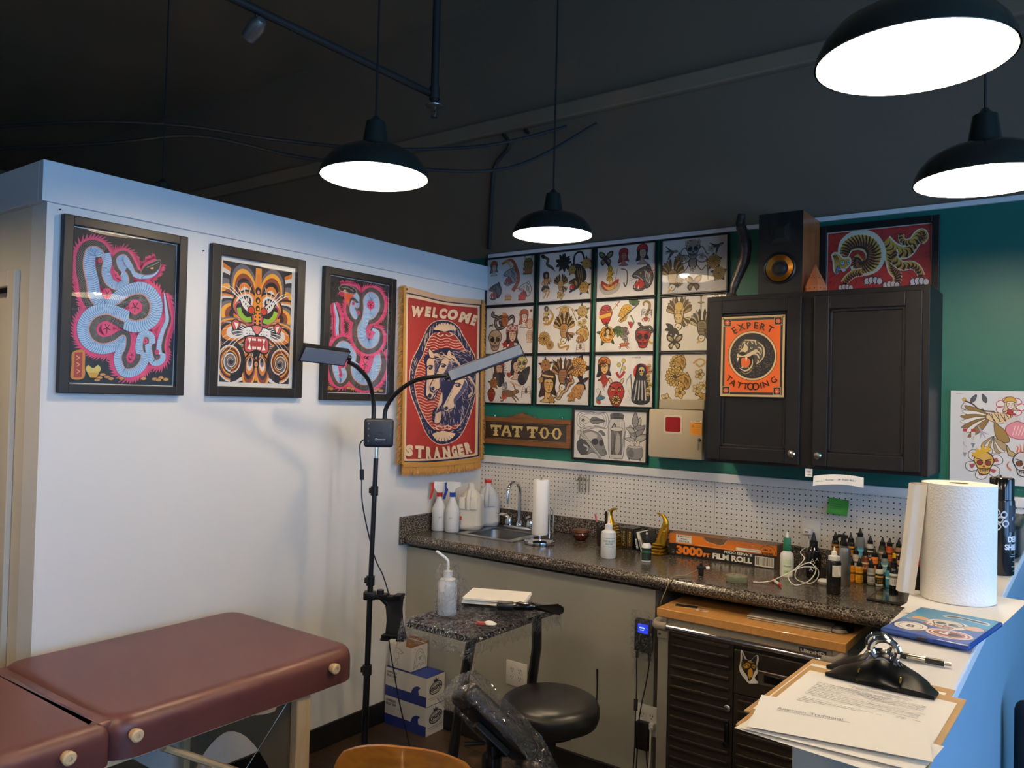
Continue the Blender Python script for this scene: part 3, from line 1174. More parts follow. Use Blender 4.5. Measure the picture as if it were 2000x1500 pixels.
def rrect(x0, y0, x1, y1, rr, n=5):
 o = []
 for cx, cy, a0 in ((x1 - rr, y1 - rr, 0), (x0 + rr, y1 - rr, 90), (x0 + rr, y0 + rr, 180), (x1 - rr, y0 + rr, 270)):
  for i in range(n + 1):
   a = radians(a0 + 90 * i / n)
   o.append((cx + rr * cos(a), cy + rr * sin(a)))
 return o


rings = [[(x, y, z) for x, y in rrect(*q, .04)] for z, q in L]
k = len(rings[0])
b.add([v for q in rings for v in q], [(i * k + j, i * k + (j + 1) % k, (i + 1) * k + (j + 1) % k, (i + 1) * k + j) for i in range(2) for j in range(k)] + [tuple(range(2 * k, 3 * k))])
b.build('basin', mat('shaded_basin_steel', '7d7b77', .28, metal=1), t, 40)  # steel darker than the rim: the deep bowl's shade is put into its colour
MB().lathe([(0, -.119), (.03, -.117), (.036, -.118)], 20, (0, -.04, 0)).build('drain', CHROME, t)

t = thing('faucet', 'chrome gooseneck faucet with two lever handles behind the sink', 'faucet', (.385, -.125, CT + .005))
MB().box(-.10, -.025, 0, .10, .025, .018, .008).build('deck_plate', CHROME, t)
pts = [(0, 0, .015), (0, 0, .1), (0, 0, .2)] + [(0, -.06 + .06 * cos(a), .21 + .06 * sin(a)) for a in [i * pi / 12 for i in range(13)]] + [(0, -.122, .185), (0, -.124, .17)]
MB().lathe([(.02, .015), (.02, .03), (.014, .045), (.011, .05)], 20).tube(pts, .0105, 14).tube([(0, -.122, .19), (0, -.125, .155)], .0125, 14).build('spout', CHROME, t)
for sx in (-1, 1):
 h = MB().lathe([(.021, .015), (.022, .04), (.016, .06), (0, .066)], 20, (.075 * sx, 0, 0))
 h.tube([(.075 * sx, 0, .05), (.085 * sx, -.02, .075), (.095 * sx, -.05, .082), (.1 * sx, -.075, .08)], [.012, .011, .009, .006], 10)
 h.build('lever_handle', CHROME, t)

CT = .9858      # things stand on the worktop with a hair of clearance
# ------------------------------------------------------------------ bottles and jugs by the sink
def spray(name, label, x, y, rz, R, H, capm, trigm, headm, mark, bodym=MILKY, sq=1.0):
 t = thing(name, label, 'spray bottle', (x, y, CT + .0005), rz, 'spray bottles beside the sink')
 s = H / .21
 MB().lathe([(0, .0), (R * .9, 0), (R, .006), (R, .125 * s), (R * .95, .135 * s), (R * .62, .165 * s), (R * .42, .19 * s), (.014, .21 * s)], 32, sy=sq).build('bottle', bodym, t)
 MB().lathe([(.017, .205 * s), (.017, .23 * s), (0, .231 * s)], 20).build('collar', capm, t)
 hz = .231 * s
 hd = MB().prism([(-.012, hz), (.014, hz), (.02, hz + .02), (.048, hz + .035), (.044, hz + .058), (-.03, hz + .06), (-.034, hz + .03)], .022, T=Matrix.Translation((0, -.011, 0)))
 hd.cyl((0, 0, hz - .002), .011, .02)
 hd.build('spray_head', headm, t, 30)
 MB().prism([(-.03, hz + .055), (-.048, hz + .05), (-.044, hz + .015), (-.058, hz - .04), (-.05, hz - .042), (-.032, hz + .01)], .014, T=Matrix.Translation((0, -.007, 0))).build('trigger', trigm, t, 30)
 a = Art(.03, .02)
 a.line([(.002, .004), (.006, .016), (.008, .005)], .0016, '3c3a48', smooth=0)
 a.line([(.012, .014), (.016, .006), (.020, .014)], .0016, mark, smooth=0)
 a.build('handwritten_mark', t, loc=(.0, -R * sq - .0008, .075 * s))
 return t


spray('spray_bottle', 'milky spray bottle with a red trigger, nearest the white wall', .067, -.46, radians(35), .042, .195, REDP, REDP, WHITEP, '3c3a48')
spray('spray_bottle', 'milky spray bottle with a blue trigger and collar beside the sink', .15, -.445, radians(15), .0405, .2, BLUEP, BLUEP, WHITEP, 'b03040')


def jug(label, x, y, rz, capm, bodym, art=False):
 t = thing('milk_jug', label, 'jug', (x, y, CT + .0005), rz, 'plastic gallon jugs beside the sink')
 b = MB()
 lv = [(0, .060, .03), (.008, .068, .03), (.03, .072, .03), (.034, .069, .03), (.13, .070, .03), (.15, .068, .034), (.19, .055, .036), (.215, .038, .03), (.232, .022, .02), (.24, .019, .0185), (.262, .019, .0185)]
 rings = [[(xx, yy, z) for xx, yy in rrect(-w, -w, w, w, min(rr + .004, w * .98), 6)] for z, w, rr in lv]
 k = len(rings[0])
 b.add([v for q in rings for v in q], [(i * k + j, i * k + (j + 1) % k, (i + 1) * k + (j + 1) % k, (i + 1) * k + j) for i in range(len(rings) - 1) for j in range(k)] + [tuple(range(k))[::-1]])
 b.build('jug_body', bodym, t, 50)
 MB().tube([(0, -.066, .12), (0, -.072, .15), (0, -.066, .185), (0, -.045, .215), (0, -.03, .225)], [.012, .0135, .0135, .012, .01], 12).build('handle', bodym, t)
 for sx in (-1, 1):
  MB().box(-.02, -.004, -.035, .02, .004, .035, .004, T=Matrix.Translation((.034 * sx, -.0665, .155)) @ Matrix.Rotation(radians(-12), 4, 'X')).build('grip_recess', bodym, t)
 if capm:
  MB().cyl((0, 0, .252), .0215, .018, n=28).build('cap', capm, t)
 if art:
  a = Art(.035, .055, 'd9d2c8')
  a.rect(0, .028, .035, .05, 'c8502a')
  a.rect(.004, .033, .026, .045, 'e0734a')
  a.rect(0, 0, .016, .02, '7a3a30')
  a.rect(.018, .003, .033, .025, 'eeeae0')
  for i in range(4):
   a.rect(.020, .005 + .005 * i, .031, .008 + .005 * i, '1a1a1a')
  a.build('label_print', t, loc=(-.068, -.073, .03))
 return t


jug('open milky jug with a red printed label behind the blue spray bottle', .165, -.30, radians(25), None, MILKW, True)
jug('clear-sided water jug with a red cap, by the back splash corner', .155, -.13, radians(32), REDP, mat('water_jug_plastic', 'd2d8e0', .25, trans=.2, ior=1.15))

# ------------------------------------------------------------------ paper towel holder by the sink
t = thing('paper_towel_holder', 'slim paper towel roll on a round chrome stand in front of the sink', 'paper towel', (.715, -.40, CT + .0005))
MB().lathe([(0, 0), (.078, 0), (.08, .006), (.078, .016), (.06, .02), (0, .022)], 40).build('base', CHROME, t)
MB().tube([(0, 0, .02), (0, 0, .345)], .006, 10).tube([(.062, .03, .016), (.062, .03, .17), (.055, .027, .186), (.046, .022, .17), (.046, .022, .03)], .0035, 8).build('rod', CHROME, t)
MB().lathe([(.012, .048), (.0405, .048), (.042, .052), (.042, .328), (.0405, .332), (.014, .332), (.014, .2)], 40).build('paper_roll', PAPERT, t)

# ------------------------------------------------------------------ counter things, left to right
t = thing('wooden_bowl', 'small turned dark red wooden bowl with lid by the back splash', 'bowl', (.815, -.155, CT))
MB().lathe([(0, 0), (.026, 0), (.03, .004), (.042, .018), (.045, .03), (.04, .042)], 32).build('bowl_body', mat('dark_red_lacquer', '4a1c12', .25, coat=.4), t)
MB().lathe([(.041, .041), (.046, .045), (.043, .056), (.03, .06), (0, .061)], 32).build('lid', mat('brown_lacquer', '5b3216', .35), t)


def bottle(name, label, x, y, z, R, prof, bodym, capm, cap, group=None, cat='bottle', rz=0., band=None, lab=None):
 """prof: (r fraction, height) of the body; cap: (r, height) profile; lab: (z0, z1, colour, detail colour)"""
 t = thing(name, label, cat, (x, y, z), rz, group)
 MB().lathe([(0, 0)] + [(R * a, h) for a, h in prof], 26).build('bottle_body', bodym, t)
 MB().lathe(cap, 20).build('cap', capm, t)
 if lab:
  z0, z1, c1, c2 = lab
  v, fs, cs = [], [], []
  RR = R + .0004
  n = 26
  MBl = MB()
  MBl.lathe([(RR, z0), (RR, z1)], n, caps=(0, 0))
  MBl.lathe([(RR + .0003, z0 + (z1 - z0) * .62), (RR + .0003, z0 + (z1 - z0) * .8)], n, mi=1, caps=(0, 0))
  for q in range(3):
   zz = z0 + (z1 - z0) * (.12 + .14 * q)
   for s in range(4):
    a0 = -pi / 2 - .75 + s * .38
    vs = []
    for aa in (a0, a0 + .14, a0 + .28 - .06 * q):
     vs += [((RR + .0004) * cos(aa), (RR + .0004) * sin(aa), zz), ((RR + .0004) * cos(aa), (RR + .0004) * sin(aa), zz + (z1 - z0) * .06)]
    MBl.add(vs, [(0, 2, 3, 1), (2, 4, 5, 3)], 1)
  MBl.build('label_band', [mat('label_' + c1, c1, .5), mat('label_' + c2, c2, .5)], t)
 return t


t = bottle('squeeze_bottle', 'milky squeeze bottle labelled distilled water on the front of the counter', 1.165, -.475, CT, .0365,
           [(.92, 0), (1, .006), (1, .11), (.93, .124), (.5, .135), (.45, .138)], MILKY, WHITEP, [(.0185, .133), (.0185, .158), (.008, .163), (.006, .167), (.004, .205), (.0025, .22), (0, .221)], cat='bottle', rz=.6)
MB().lathe([(0, .003), (.0345, .004), (.0345, .062), (0, .062)], 24).build('water', mat('water_fill', 'c9c8c0', .1, trans=.6, ior=1.1), t)
a = Art(.066, .046, 'dfe4e0')
a.line([(.003, .003), (.063, .003), (.063, .043), (.003, .043)], .0012, '3a8c8c', closed=True, smooth=0)
a.text('DISTILLED', .033, .029, .0085, '4a7f8a', .02, width=.056)
a.text('WATER', .033, .015, .0085, '4a7f8a', .02, width=.036)


def wrap(R):
 def post(me):
  for v in me.vertices:
   x, y, z = v.co
   an = (x - .033) / R
   rr = R + .0006 - y
   v.co = (rr * sin(an), -rr * cos(an), z)
 return post


def wrapc(R, cx):
 def post(me):
  for v in me.vertices:
   x, y, z = v.co
   an = (x - cx) / R
   rr = R + .0006 - y
   v.co = (rr * sin(an), -rr * cos(an), z)
 return post


def grid_rect(a, x0, y0, x1, y1, col, n=12):
 for i in range(n):
  xa, xb = x0 + (x1 - x0) * i / n, x0 + (x1 - x0) * (i + 1) / n
  a.rect(xa, y0, xb, y1, col)
  a.k -= 1
 a.k += 1


b = Art(.066, .046)
grid_rect(b, 0, 0, .066, .046, 'dfe4e0')
for i in range(10):
 b.rect(.003 + .006 * i, .002, .009 + .006 * i, .0035, '3a8c8c')
 b.rect(.003 + .006 * i, .0425, .009 + .006 * i, .044, '3a8c8c')
b.text('DISTILLED', .033, .029, .0085, '3f7480', .02, width=.056)
b.text('WATER', .033, .015, .0085, '3f7480', .02, width=.036)
b.build('label_print', t, loc=(0, 0, .055), post=wrap(.0365))

t = thing('pen_cup', 'dark cup of pens standing behind the distilled water bottle', 'pen cup', (.985, -.205, CT))
MB().lathe([(0, 0), (.033, 0), (.035, .003), (.036, .085), (.033, .085), (.031, .006), (0, .006)], 28).build('cup', mat('dark_brown_cup', '2a1d18', .3), t)
PENS = [(('pen', 'black pen with a pink end leaning left in the dark cup'), (-.018, 0), (-.05, -.005), BLACK, 'c2556a', .15),
  (('pen', 'black pen standing upright in the dark cup'), (.003, .008), (.006, .01), BLACK, '15171c', .168),
  (('marker', 'blue and black marker leaning right in the dark cup'), (.016, -.006), (.05, -.004), mat('sky_blue_plastic', '2f86b8', .4), '1b1c1f', .15)]
for (nm, lb), (xa, ya), (xb, yb), m, tipc, ln in PENS:
 q = thing(nm, lb, 'pen', (.985, -.205, CT + .008), 0, 'pens in the dark cup')
 MB().tube([(xa, ya, 0), (xa + (xb - xa) * .7, ya + (yb - ya) * .7, ln * .72)], .0048, 10).build('barrel', m, q)
 MB().tube([(xa + (xb - xa) * .7, ya + (yb - ya) * .7, ln * .721), (xb, yb, ln)], .0052, 10).build('end', mat('pen_end_' + tipc, tipc, .4), q)


def bookend(label, x, y, fx):
 t = thing('gold_bookend', label, 'bookend', (x, y, CT), radians(-8), 'gold bookends')
 b = MB()
 b.box(-.034, -.045, 0, .034, .045, .012, .004).box(-.031, -.04, .012, .031, .04, .03, .006)
 b.box(-.028, -.036, .03, .028, .036, .044, .006).box(-.025, -.03, .044, .025, .034, .056, .006)
 b.build('stepped_base', GOLD, t, 40)
 c = MB()
 pts = spline([(.01 * fx, 0, .05), (.018 * fx, 0, .09), (.03 * fx, 0, .135), (.034 * fx, 0, .165), (.018 * fx, 0, .192), (-.018 * fx, 0, .2)], 6)
 N = len(pts)
 c.tube(pts, [.026 * (1 - .94 * (i / (N - 1)) ** 1.2) + .001 for i in range(N)], 12)
 for i in range(5):
  c.box(-.012, -.02, .056 + .014 * i, .026, .02, .066 + .014 * i, .004, T=Matrix.Translation((.004 * i * fx, 0, 0)))
 c.build('curved_tusk', GOLD, t, 50)


bookend('gold tusk bookend left of the small black boxes', 1.058, -.22, -1)
bookend('gold tusk bookend between the black boxes and the film roll box', 1.308, -.215, 1)

# small black boxes between the bookends
BX = mat('black_card', '171615', .4)


def smallbox(label, x, y, rz, w, d, h, tilt, txt, spine='c9a64c', white=False):
 t = thing('small_black_box', label, 'box', (x, y, CT), rz, 'small boxes between the gold bookends')
 T = Matrix.Rotation(radians(tilt), 4, 'Y')
 MB().box(0, -d / 2, 0, w, d / 2, h, .001, T=T).build('carton', BX if not white else mat('white_card', 'd9d5cc', .5), t, smooth=0)
 a = Art(w, h)
 if txt == 'emblem':
  a.ell(w / 2, h * .45, w * .3, w * .3, None, spine, .001)
  a.ell(w / 2, h * .45, w * .14, w * .14, spine, None)
 elif txt:
  a.text(txt, w / 2, h / 2, w * .34, spine, .0, 90, width=h * .7)
  a.line([(w * .12, h * .05), (w * .88, h * .05), (w * .88, h * .95), (w * .12, h * .95)], .0008, spine, closed=True, smooth=0)
 else:
  a.rect(w * .15, h * .12, w * .85, h * .6, 'd9d6cf' if not white else '8a8a8a')
  for i in range(5):
   a.rect(w * .3, h * (.16 + .08 * i), w * .7, h * (.19 + .08 * i), '222222')
 o = a.build('spine_print', t)
 o.matrix_basis = T @ Matrix.Translation((0, -d / 2 - .0006, 0))
 return t


smallbox('upright black box with gold spine lettering next to the left gold bookend', 1.093, -.165, radians(-6), .034, .085, .105, 0, 'PLAYING')
smallbox('second upright black box with gold lettering', 1.1285, -.168, radians(-6), .034, .085, .105, 0, 'GUIDANCE')
smallbox('thin black box with white barcode label leaning left', 1.19, -.178, radians(-6), .016, .085, .1, -14, None)
smallbox('thin white-edged box leaning left among the black boxes', 1.215, -.180, radians(-6), .014, .085, .098, -18, None, white=True)
smallbox('rightmost leaning black box with a faded gold emblem', 1.246, -.182, radians(-6), .03, .085, .1, -24, 'emblem', 'a08a50')

t = bottle('dropper_bottle', 'small black-labelled bottle with a pointed cap in front of the right gold bookend', 1.345, -.43, CT, .0225,
           [(.92, 0), (1, .004), (1, .07), (.9, .08), (.5, .09)], WHITEP, BLACK, [(.013, .088), (.013, .105), (.009, .108), (.004, .128), (0, .129)], lab=(.008, .066, '101412', '1f5a46'))
MB().lathe([(.0036, .126), (.0045, .13), (.0025, .14), (0, .141)], 12).build('nozzle', WHITEP, t)

# film roll carton
FW, FH, FD = .525, .108, .10
t = thing('film_roll_box', 'long orange and black food service film roll box on the counter', 'box', (1.352, -.195, CT), radians(2.0))
MB().box(0, 0, 0, FW, FD, FH, .0015).build('carton', mat('brown_corrugated_card', '6b4a30', .7), t, smooth=0)
a = Art(FW, FH, 'd9791f')
a.rect(0, 0, FW, .06, '1c1a19')
a.blob([(.175, FH), (.19, .088), (.215, .083), (.245, .078), (.275, .082), (.285, .096), (.295, FH), (.24, FH + .004)], '6a4c34', None)
a.line([(.175, FH), (.19, .088), (.215, .083), (.245, .078), (.275, .082), (.285, .096), (.295, FH)], .0014, 'd9cdbb')
a.rect(.035, .066, .115, .104, 'e2ddd2')
a.line([(.037, .068), (.113, .068), (.113, .102), (.037, .102)], .0008, '222222', closed=True, smooth=0)
a.poly([(.042, .097), (.047, .102), (.052, .097), (.047, .092)], '1a1a1a')
a.text('Members', .083, .097, .0055, '222222', .02, width=.055)
a.text('FOOD', .075, .085, .008, '1c1c1c', .03, width=.03)
a.text('SERVICE', .075, .074, .0085, '1c1c1c', .03, width=.055)
a.text('3000', .105, .031, .042, 'e07a22', .05, width=.135)
a.text('FT', .192, .022, .019, 'e07a22', .05, width=.033)
a.text('FOOD SERVICE', .345, .05, .0125, 'e9e4d8', .03, width=.135)
a.text('FILM ROLL', .317, .024, .027, 'e9e4d8', .05, width=.19)
a.scrawl(.15, .064, .2, .0025, 'e9c9a0', .0008, 3)
a.rect(.335, .064, .45, .079, 'e2ddd2')
a.line([(.335, .064), (.45, .064), (.45, .079), (.335, .079)], .0008, '55504a', closed=True, smooth=0)
a.text('UE000286', .413, .0735, .0055, '6a655c', .01, width=.06)
a.ell(.482, .073, .036, .031, None, '201c18', .002, 28)
a.text('18in X', .482, .083, .010, '201c18', .04, width=.04)
a.text('3000ft', .482, .066, .0125, '201c18', .04, width=.058)
a.rect(.425, .004, .512, .05, 'dcd8cd')
xx = .431
rnd = random.Random(5)
while xx < .506:
 ww = rnd.choice((.0012, .002, .003))
 a.rect(xx, .010, min(xx + ww, .507), .047, '1a1917')
 xx += ww + rnd.choice((.0012, .002, .0028))
a.ell(.022, .02, .009, .009, None, '8f8a82', .001)
a.ell(.022, .02, .004, .004, '8f8a82', None)
a.build('front_print', t, INKG, loc=(0, -.0008, 0))
# torn lid and cling film end
MB().box(.005, -.001, FH, FW - .01, .003, FH + .012, T=Matrix.Rotation(radians(-14), 4, 'X') @ Matrix.Translation((0, .028, .0))).build('torn_flap', mat('brown_corrugated_card', '6b4a30'), t, smooth=0)
bb = MB()
n = 24
vs = []
rnd = random.Random(11)
for i in range(n + 1):
 x = .27 + .25 * i / n
 vs += [(x, -.002, FH - .012 - rnd.random() * .014), (x, -.002 - rnd.random() * .004, FH + .001), (x, .05, FH + .004 + rnd.random() * .005)]
bb.add(vs, [(3 * i + q, 3 * i + 3 + q, 3 * i + 4 + q, 3 * i + 1 + q) for i in range(n) for q in (0, 1)])
bb.build('loose_film_end', CLING, t)

# clip lamp, tape, cable, marker
t = thing('clip_on_clamp', 'tiny black clamp with a white knob on the counter edge before the film box', 'clamp', (1.66, -.53, CT), .5)
MB().box(-.011, -.011, 0, .011, .011, .04, .003).box(-.02, -.012, .026, .02, .012, .04, .003).cyl((0, 0, .04), .006, .014).build('clamp_body', BLACK, t)
MB().cyl((.0, 0, 0), .007, .016, T=Matrix.Translation((.02, 0, .032)) @ Matrix.Rotation(pi / 2, 4, 'Y')).build('knob', WHITEP, t)
c = MB().tube(spline([(1.645, -.54, CT + .02), (1.62, -.60, CT + .006), (1.60, -.655, CT + .007), (1.592, -.69, CT + .001), (1.588, -.704, .970), (1.58, -.712, .94), (1.565, -.715, .90), (1.545, -.69, .86), (1.535, -.66, .84)], 6), .0022, 6).build('thin_cord', mat('tan_cord', '8a7656', .6))
tag(c, 'thin tan cord dropping from the black clamp over the counter edge', 'cord')
t = thing('tape_roll', 'roll of clear tape lying flat on the counter', 'tape', (1.825, -.54, CT))
MB().lathe([(.022, 0), (.044, 0), (.045, .002), (.045, .024), (.044, .026), (.022, .026), (.022, 0)], 36).build('tape_coil', mat('clear_tape_side', 'aeb59a', .15, trans=.5, ior=1.3), t)
MB().lathe([(.018, .001), (.0215, .001), (.0215, .025), (.018, .025), (.018, .001)], 30).build('core', mat('tape_core', 'd7d8c8', .3, trans=.4), t)
cp = [(1.905, -.515, CT + .004), (1.95, -.49, CT + .012), (2.0, -.46, CT + .04), (2.06, -.42, CT + .075), (2.11, -.38, CT + .07), (2.11, -.37, CT + .03), (2.08, -.38, CT + .004), (2.03, -.40, CT + .02), (2.03, -.38, CT + .06), (2.07, -.35, CT + .085), (2.10, -.36, CT + .06), (2.085, -.40, CT + .02), (2.05, -.45, CT + .004), (2.02, -.44, CT + .01), (2.0, -.40, CT + .03), (2.03, -.36, CT + .07), (2.04, -.32, CT + .095), (2.0, -.24, CT + .105), (1.99, -.13, CT + .11), (1.982, -.06, CT + .12), (1.975, -.045, CT + .145)]
t = thing('charging_cable', 'looped white charging cable between the green-capped bottle and the black bottles', 'cable', (0, 0, 0))
MB().tube(spline(cp, 7), .0021, 8).build('cable_loop', WHITEP, t)
MB().box(-.012, -.004, -.002, .006, .004, .003, .001, T=Matrix.Translation((1.9, -.517, CT + .004)) @ Matrix.Rotation(.5, 4, 'Z')).build('plug', WHITEP, t)
t = thing('marker', 'red and white marker lying on the counter before the cable', 'marker', (1.975, -.475, CT + .0065), radians(-55))
MB().tube([(-.03, 0, 0), (.03, 0, 0)], .006, 12).build('barrel', WHITEP, t)
MB().tube([(-.055, 0, 0), (-.028, 0, 0)], .0066, 12).build('cap', REDP, t)
MB().tube([(.03, 0, 0), (.05, 0, 0)], [.0062, .0045], 12).build('end_plug', REDP, t)
# ------------------------------------------------------------------ right half of the counter
GREENP = mat('green_plastic', '12694a', .35)
t = bottle('green_cap_bottle', 'white bottle with a tall green cap at the end of the film roll box', 1.955, -.285, CT, .029,
           [(.92, 0), (1, .006), (1, .085), (.9, .1), (.5, .112), (.45, .118)], WHITEP, GREENP, [(.0165, .112), (.016, .165), (.013, .17), (0, .171)])
MB().lathe([(.008, .168), (.004, .195), (0, .196)], 14).build('nozzle', WHITEP, t)
a = Art(.042, .075)
grid_rect(a, 0, 0, .042, .075, 'dfe4d6', 8)
grid_rect(a, 0, .05, .042, .066, 'cfe0c0', 8)
a.blob([(.021, .052), (.010, .062), (.013, .07), (.021, .066), (.029, .07), (.032, .062)], 'c23a22', None)
a.text('Better', .021, .041, .008, '2f7a3a', .02, width=.034)
grid_rect(a, .004, .008, .038, .022, '9fc07a', 8)
a.scrawl(.007, .015, .028, .003, '3d6a30', .0008, 4)
a.build('label_print', t, loc=(0, 0, .008), post=wrapc(.029, .021), rz=.45)

t = bottle('black_ink_bottle', 'glossy black ink bottle with a cone cap standing behind the white cable', 2.052, -.225, CT, .031,
           [(.94, 0), (1, .004), (1, .11), (.9, .124), (.5, .136), (.45, .14)], BLACKG, BLACK, [(.017, .134), (.017, .158), (.012, .161), (.004, .196), (0, .197)])
a = Art(.05, .09)
for (x, y, s) in ((.012, .02, .014), (.03, .03, .016), (.018, .055, .018), (.036, .066, .012)):
 a.line([(x - s / 2, y), (x, y + s), (x + s / 2, y)], .003, 'dcdad4', smooth=0)
 a.line([(x - s / 3, y + s * .4), (x + s / 3, y + s * .4)], .002, 'dcdad4', smooth=0)
a.build('label_print', t, loc=(0, 0, .012), post=wrapc(.031, .025), rz=.4)

t = bottle('tall_black_bottle', 'tall square-shouldered black bottle with white nozzle cap and white label, frontmost on the counter', 2.203, -.48, CT, .0275,
           [(.95, 0), (1, .004), (1, .125), (.9, .134), (.6, .138)], BLACKG, WHITEP, [(.0225, .134), (.0225, .15), (.012, .154), (.01, .168), (.004, .172), (.003, .188), (0, .189)])
a = Art(.04, .045)
grid_rect(a, 0, 0, .04, .045, 'd8d5ce', 8)
a.blob([(.012, .03), (.022, .038), (.034, .036), (.03, .028)], '2a2826', None, 0, 4)
for i in range(3):
 a.rect(.024, .006 + .006 * i, .035, .009 + .006 * i, '6a6762')
a.build('label_print', t, loc=(0, 0, .072), post=wrapc(.0275, .02), rz=.75)

t = bottle('silver_pump_bottle', 'slim brushed aluminium bottle with a black pump head behind the tall black bottle', 2.197, -.29, CT, .0245,
           [(.95, 0), (1, .004), (1, .14), (.85, .158), (.5, .166)], STEEL, BLACK, [(.013, .162), (.014, .18), (.007, .183), (.006, .195), (.012, .197), (.012, .21), (0, .211)])
MB().box(-.03, -.006, .2, .004, .006, .212, .003).build('pump_spout', BLACK, t)
t = thing('computer_mouse', 'small white rounded eraser-like puck beside the tall black bottle', 'eraser', (2.13, -.335, CT))
t['label'] = 'small rounded white plastic puck lying beside the tall black bottle'
t.name = 'plastic_puck'
t['category'] = 'puck'
MB().lathe([(0, 0), (.02, 0), (.026, .006), (.026, .014), (.018, .022), (0, .025)], 28, sx=1.1, sy=.8).build('puck_body', WHITEP, t)
MB().lathe([(.0265, .008), (.0268, .010), (.0265, .012)], 28, sx=1.1, sy=.8, caps=(0, 0)).build('seam', mat('grey_seam', '9a968e', .5), t)

# stepped rack of small ink bottles
t = thing('ink_rack', 'low stepped clear black rack under the small ink bottles', 'rack', (2.285, 0, CT))
RK = mat('smoky_acrylic', '2b2927', .25)
MB().box(-.215, -.16, 0, .175, -.026, .035, .002).build('lower_step', RK, t, smooth=0)
MB().box(-.215, -.09, .035, .175, -.026, .078, .002).build('upper_step', RK, t, smooth=0)
INKB = [  # x, y, z above counter, label words, colour of ink, label colour, print colour, cap colour
 (2.102, -.06, .079, 'orange-labelled ink bottle at the left end of the back row', '2a1c12', 'd28a1e', '2a1c10', 'b'),
 (2.137, -.06, .079, 'orange-labelled ink bottle in the back row behind the black pump', '2a1c12', 'cf861c', '2a1c10', 'b'),
 (2.168, -.06, .079, 'orange-labelled ink bottle in the back row right of the black pump', '2a1c12', 'd68f22', '2a1c10', 'b'),
 (2.249, -.06, .079, 'back row ink bottle with a black label on clear white body', 'd0ccc4', '1b1a19', 'd8d4cc', 'b'),
 (2.328, -.06, .079, 'back row ink bottle with orange and pink label', 'b8542a', 'cc6a2c', '5a2416', 'b'),
 (2.299, -.06, .079, 'dark grey labelled ink bottle in the back row', '3a3632', '6a645c', 'c8c2b8', 'b'),
 (2.364, -.06, .079, 'back row ink bottle with tan body beside the orange and pink one', 'b58a62', '3a2c22', 'd8c0a0', 'b'),
 (2.405, -.06, .079, 'bright red ink bottle at the right end of the back row', 'b02a20', 'c8352a', '301010', 'b'),
 (2.436, -.06, .079, 'coral red ink bottle half hidden behind the paper towel roll', 'c8473a', 'd85a4a', '401512', 'b'),
 (2.205, -.125, .036, 'middle row ink bottle with pale grey label at the left', 'a9a49a', 'c2bdb2', '4a463f', 'b'),
 (2.243, -.125, .036, 'middle row ink bottle with rusty brown label', '6a3418', '8a4a24', 'd8c8b0', 'b'),
 (2.281, -.125, .036, 'middle row ink bottle with bright orange body', 'c86a1e', 'd0782a', '3a1c0c', 'b'),
 (2.322, -.125, .036, 'wider grey bottle with pale blue label in the middle row', '6a7a80', '5fa6bd', 'd8e2e4', 'b'),
 (2.384, -.125, .036, 'middle row ink bottle with flesh pink body and black label', 'c09478', '2a2320', 'd8c4b0', 'b'),
 (2.418, -.125, .036, 'dark green capped ink bottle in the middle row', '1c3a30', '2a5a48', 'c8d0c0', 'g'),
 (2.204, -.2, .0005, 'front row orange ink bottle at the left end', 'c87e18', 'd98f1f', '6a3c08', 'b'),
 (2.236, -.2, .0005, 'front row amber yellow ink bottle, second from the left', 'cf9420', 'dca02a', '5a3a08', 'b'),
 (2.284, -.2, .0005, 'front row ink bottle with a white label and clear body', '9a9892', 'd2cfc8', '55524c', 'b'),
 (2.316, -.2, .0005, 'front row narrow ink bottle with black label and gold band', 'c9c4b8', '1a1918', 'c79a3c', 'b'),
 (2.356, -.2, .0005, 'front row ink bottle with teal blue body and white print', '2f7f96', '3a93ad', 'dfe8ea', 'b'),
 (2.420, -.2, .0005, 'front row white-labelled ink bottle at the right end', 'a7a9a4', 'd5d4ce', '6a6a66', 'g'),
]
for x, y, z, lb, ci, cl, cp_, cc in INKB:
 bottle('ink_bottle', lb, x, y, CT + z, .0155, [(.93, 0), (1, .003), (1, .062), (.85, .069), (.55, .073)], mat('ink_' + ci, ci, .2, coat=.3),
           BLACK if cc == 'b' else GREENP, [(.0115, .071), (.0115, .085), (.008, .087), (.0025, .106), (0, .107)], 'ink bottles on the stepped rack', rz=.5, lab=(.01, .052, cl, cp_))
t = bottle('ink_bottle', 'taller clear ink bottle with sky blue lower half in the back row', 2.206, -.055, CT + .0785, .0185, [(.95, 0), (1, .003), (1, .085), (.85, .094), (.5, .099)],
           mat('clear_ink_bottle', 'bcc4c6', .15, trans=.6, ior=1.2), BLACK, [(.0125, .097), (.0125, .113), (.008, .115), (.0025, .136), (0, .137)], 'ink bottles on the stepped rack', rz=.5, lab=(.004, .052, '3fa2cc', '8fc8dc'))
t = bottle('dropper_bottle', 'slim black dropper bottle with a yellow tip and white label before the ink rack', 2.388, -.285, CT, .0165, [(.95, 0), (1, .003), (1, .088), (.8, .096), (.55, .1)], BLACKG, BLACK,
           [(.0115, .098), (.0115, .122), (.007, .126), (.006, .148), (0, .15)], rz=.6, lab=(.03, .078, 'd6d3cb', '77736b'))
MB().lathe([(.0068, .140), (.006, .158), (0, .16)], 14).build('yellow_tip', mat('yellow_plastic', 'd9b01c', .4), t)
t = thing('plastic_bag', 'small crumpled clear bag beside the black dropper bottle', 'bag', (2.44, -.285, CT))
b = MB()
n, k = 14, 7
rnd = random.Random(3)
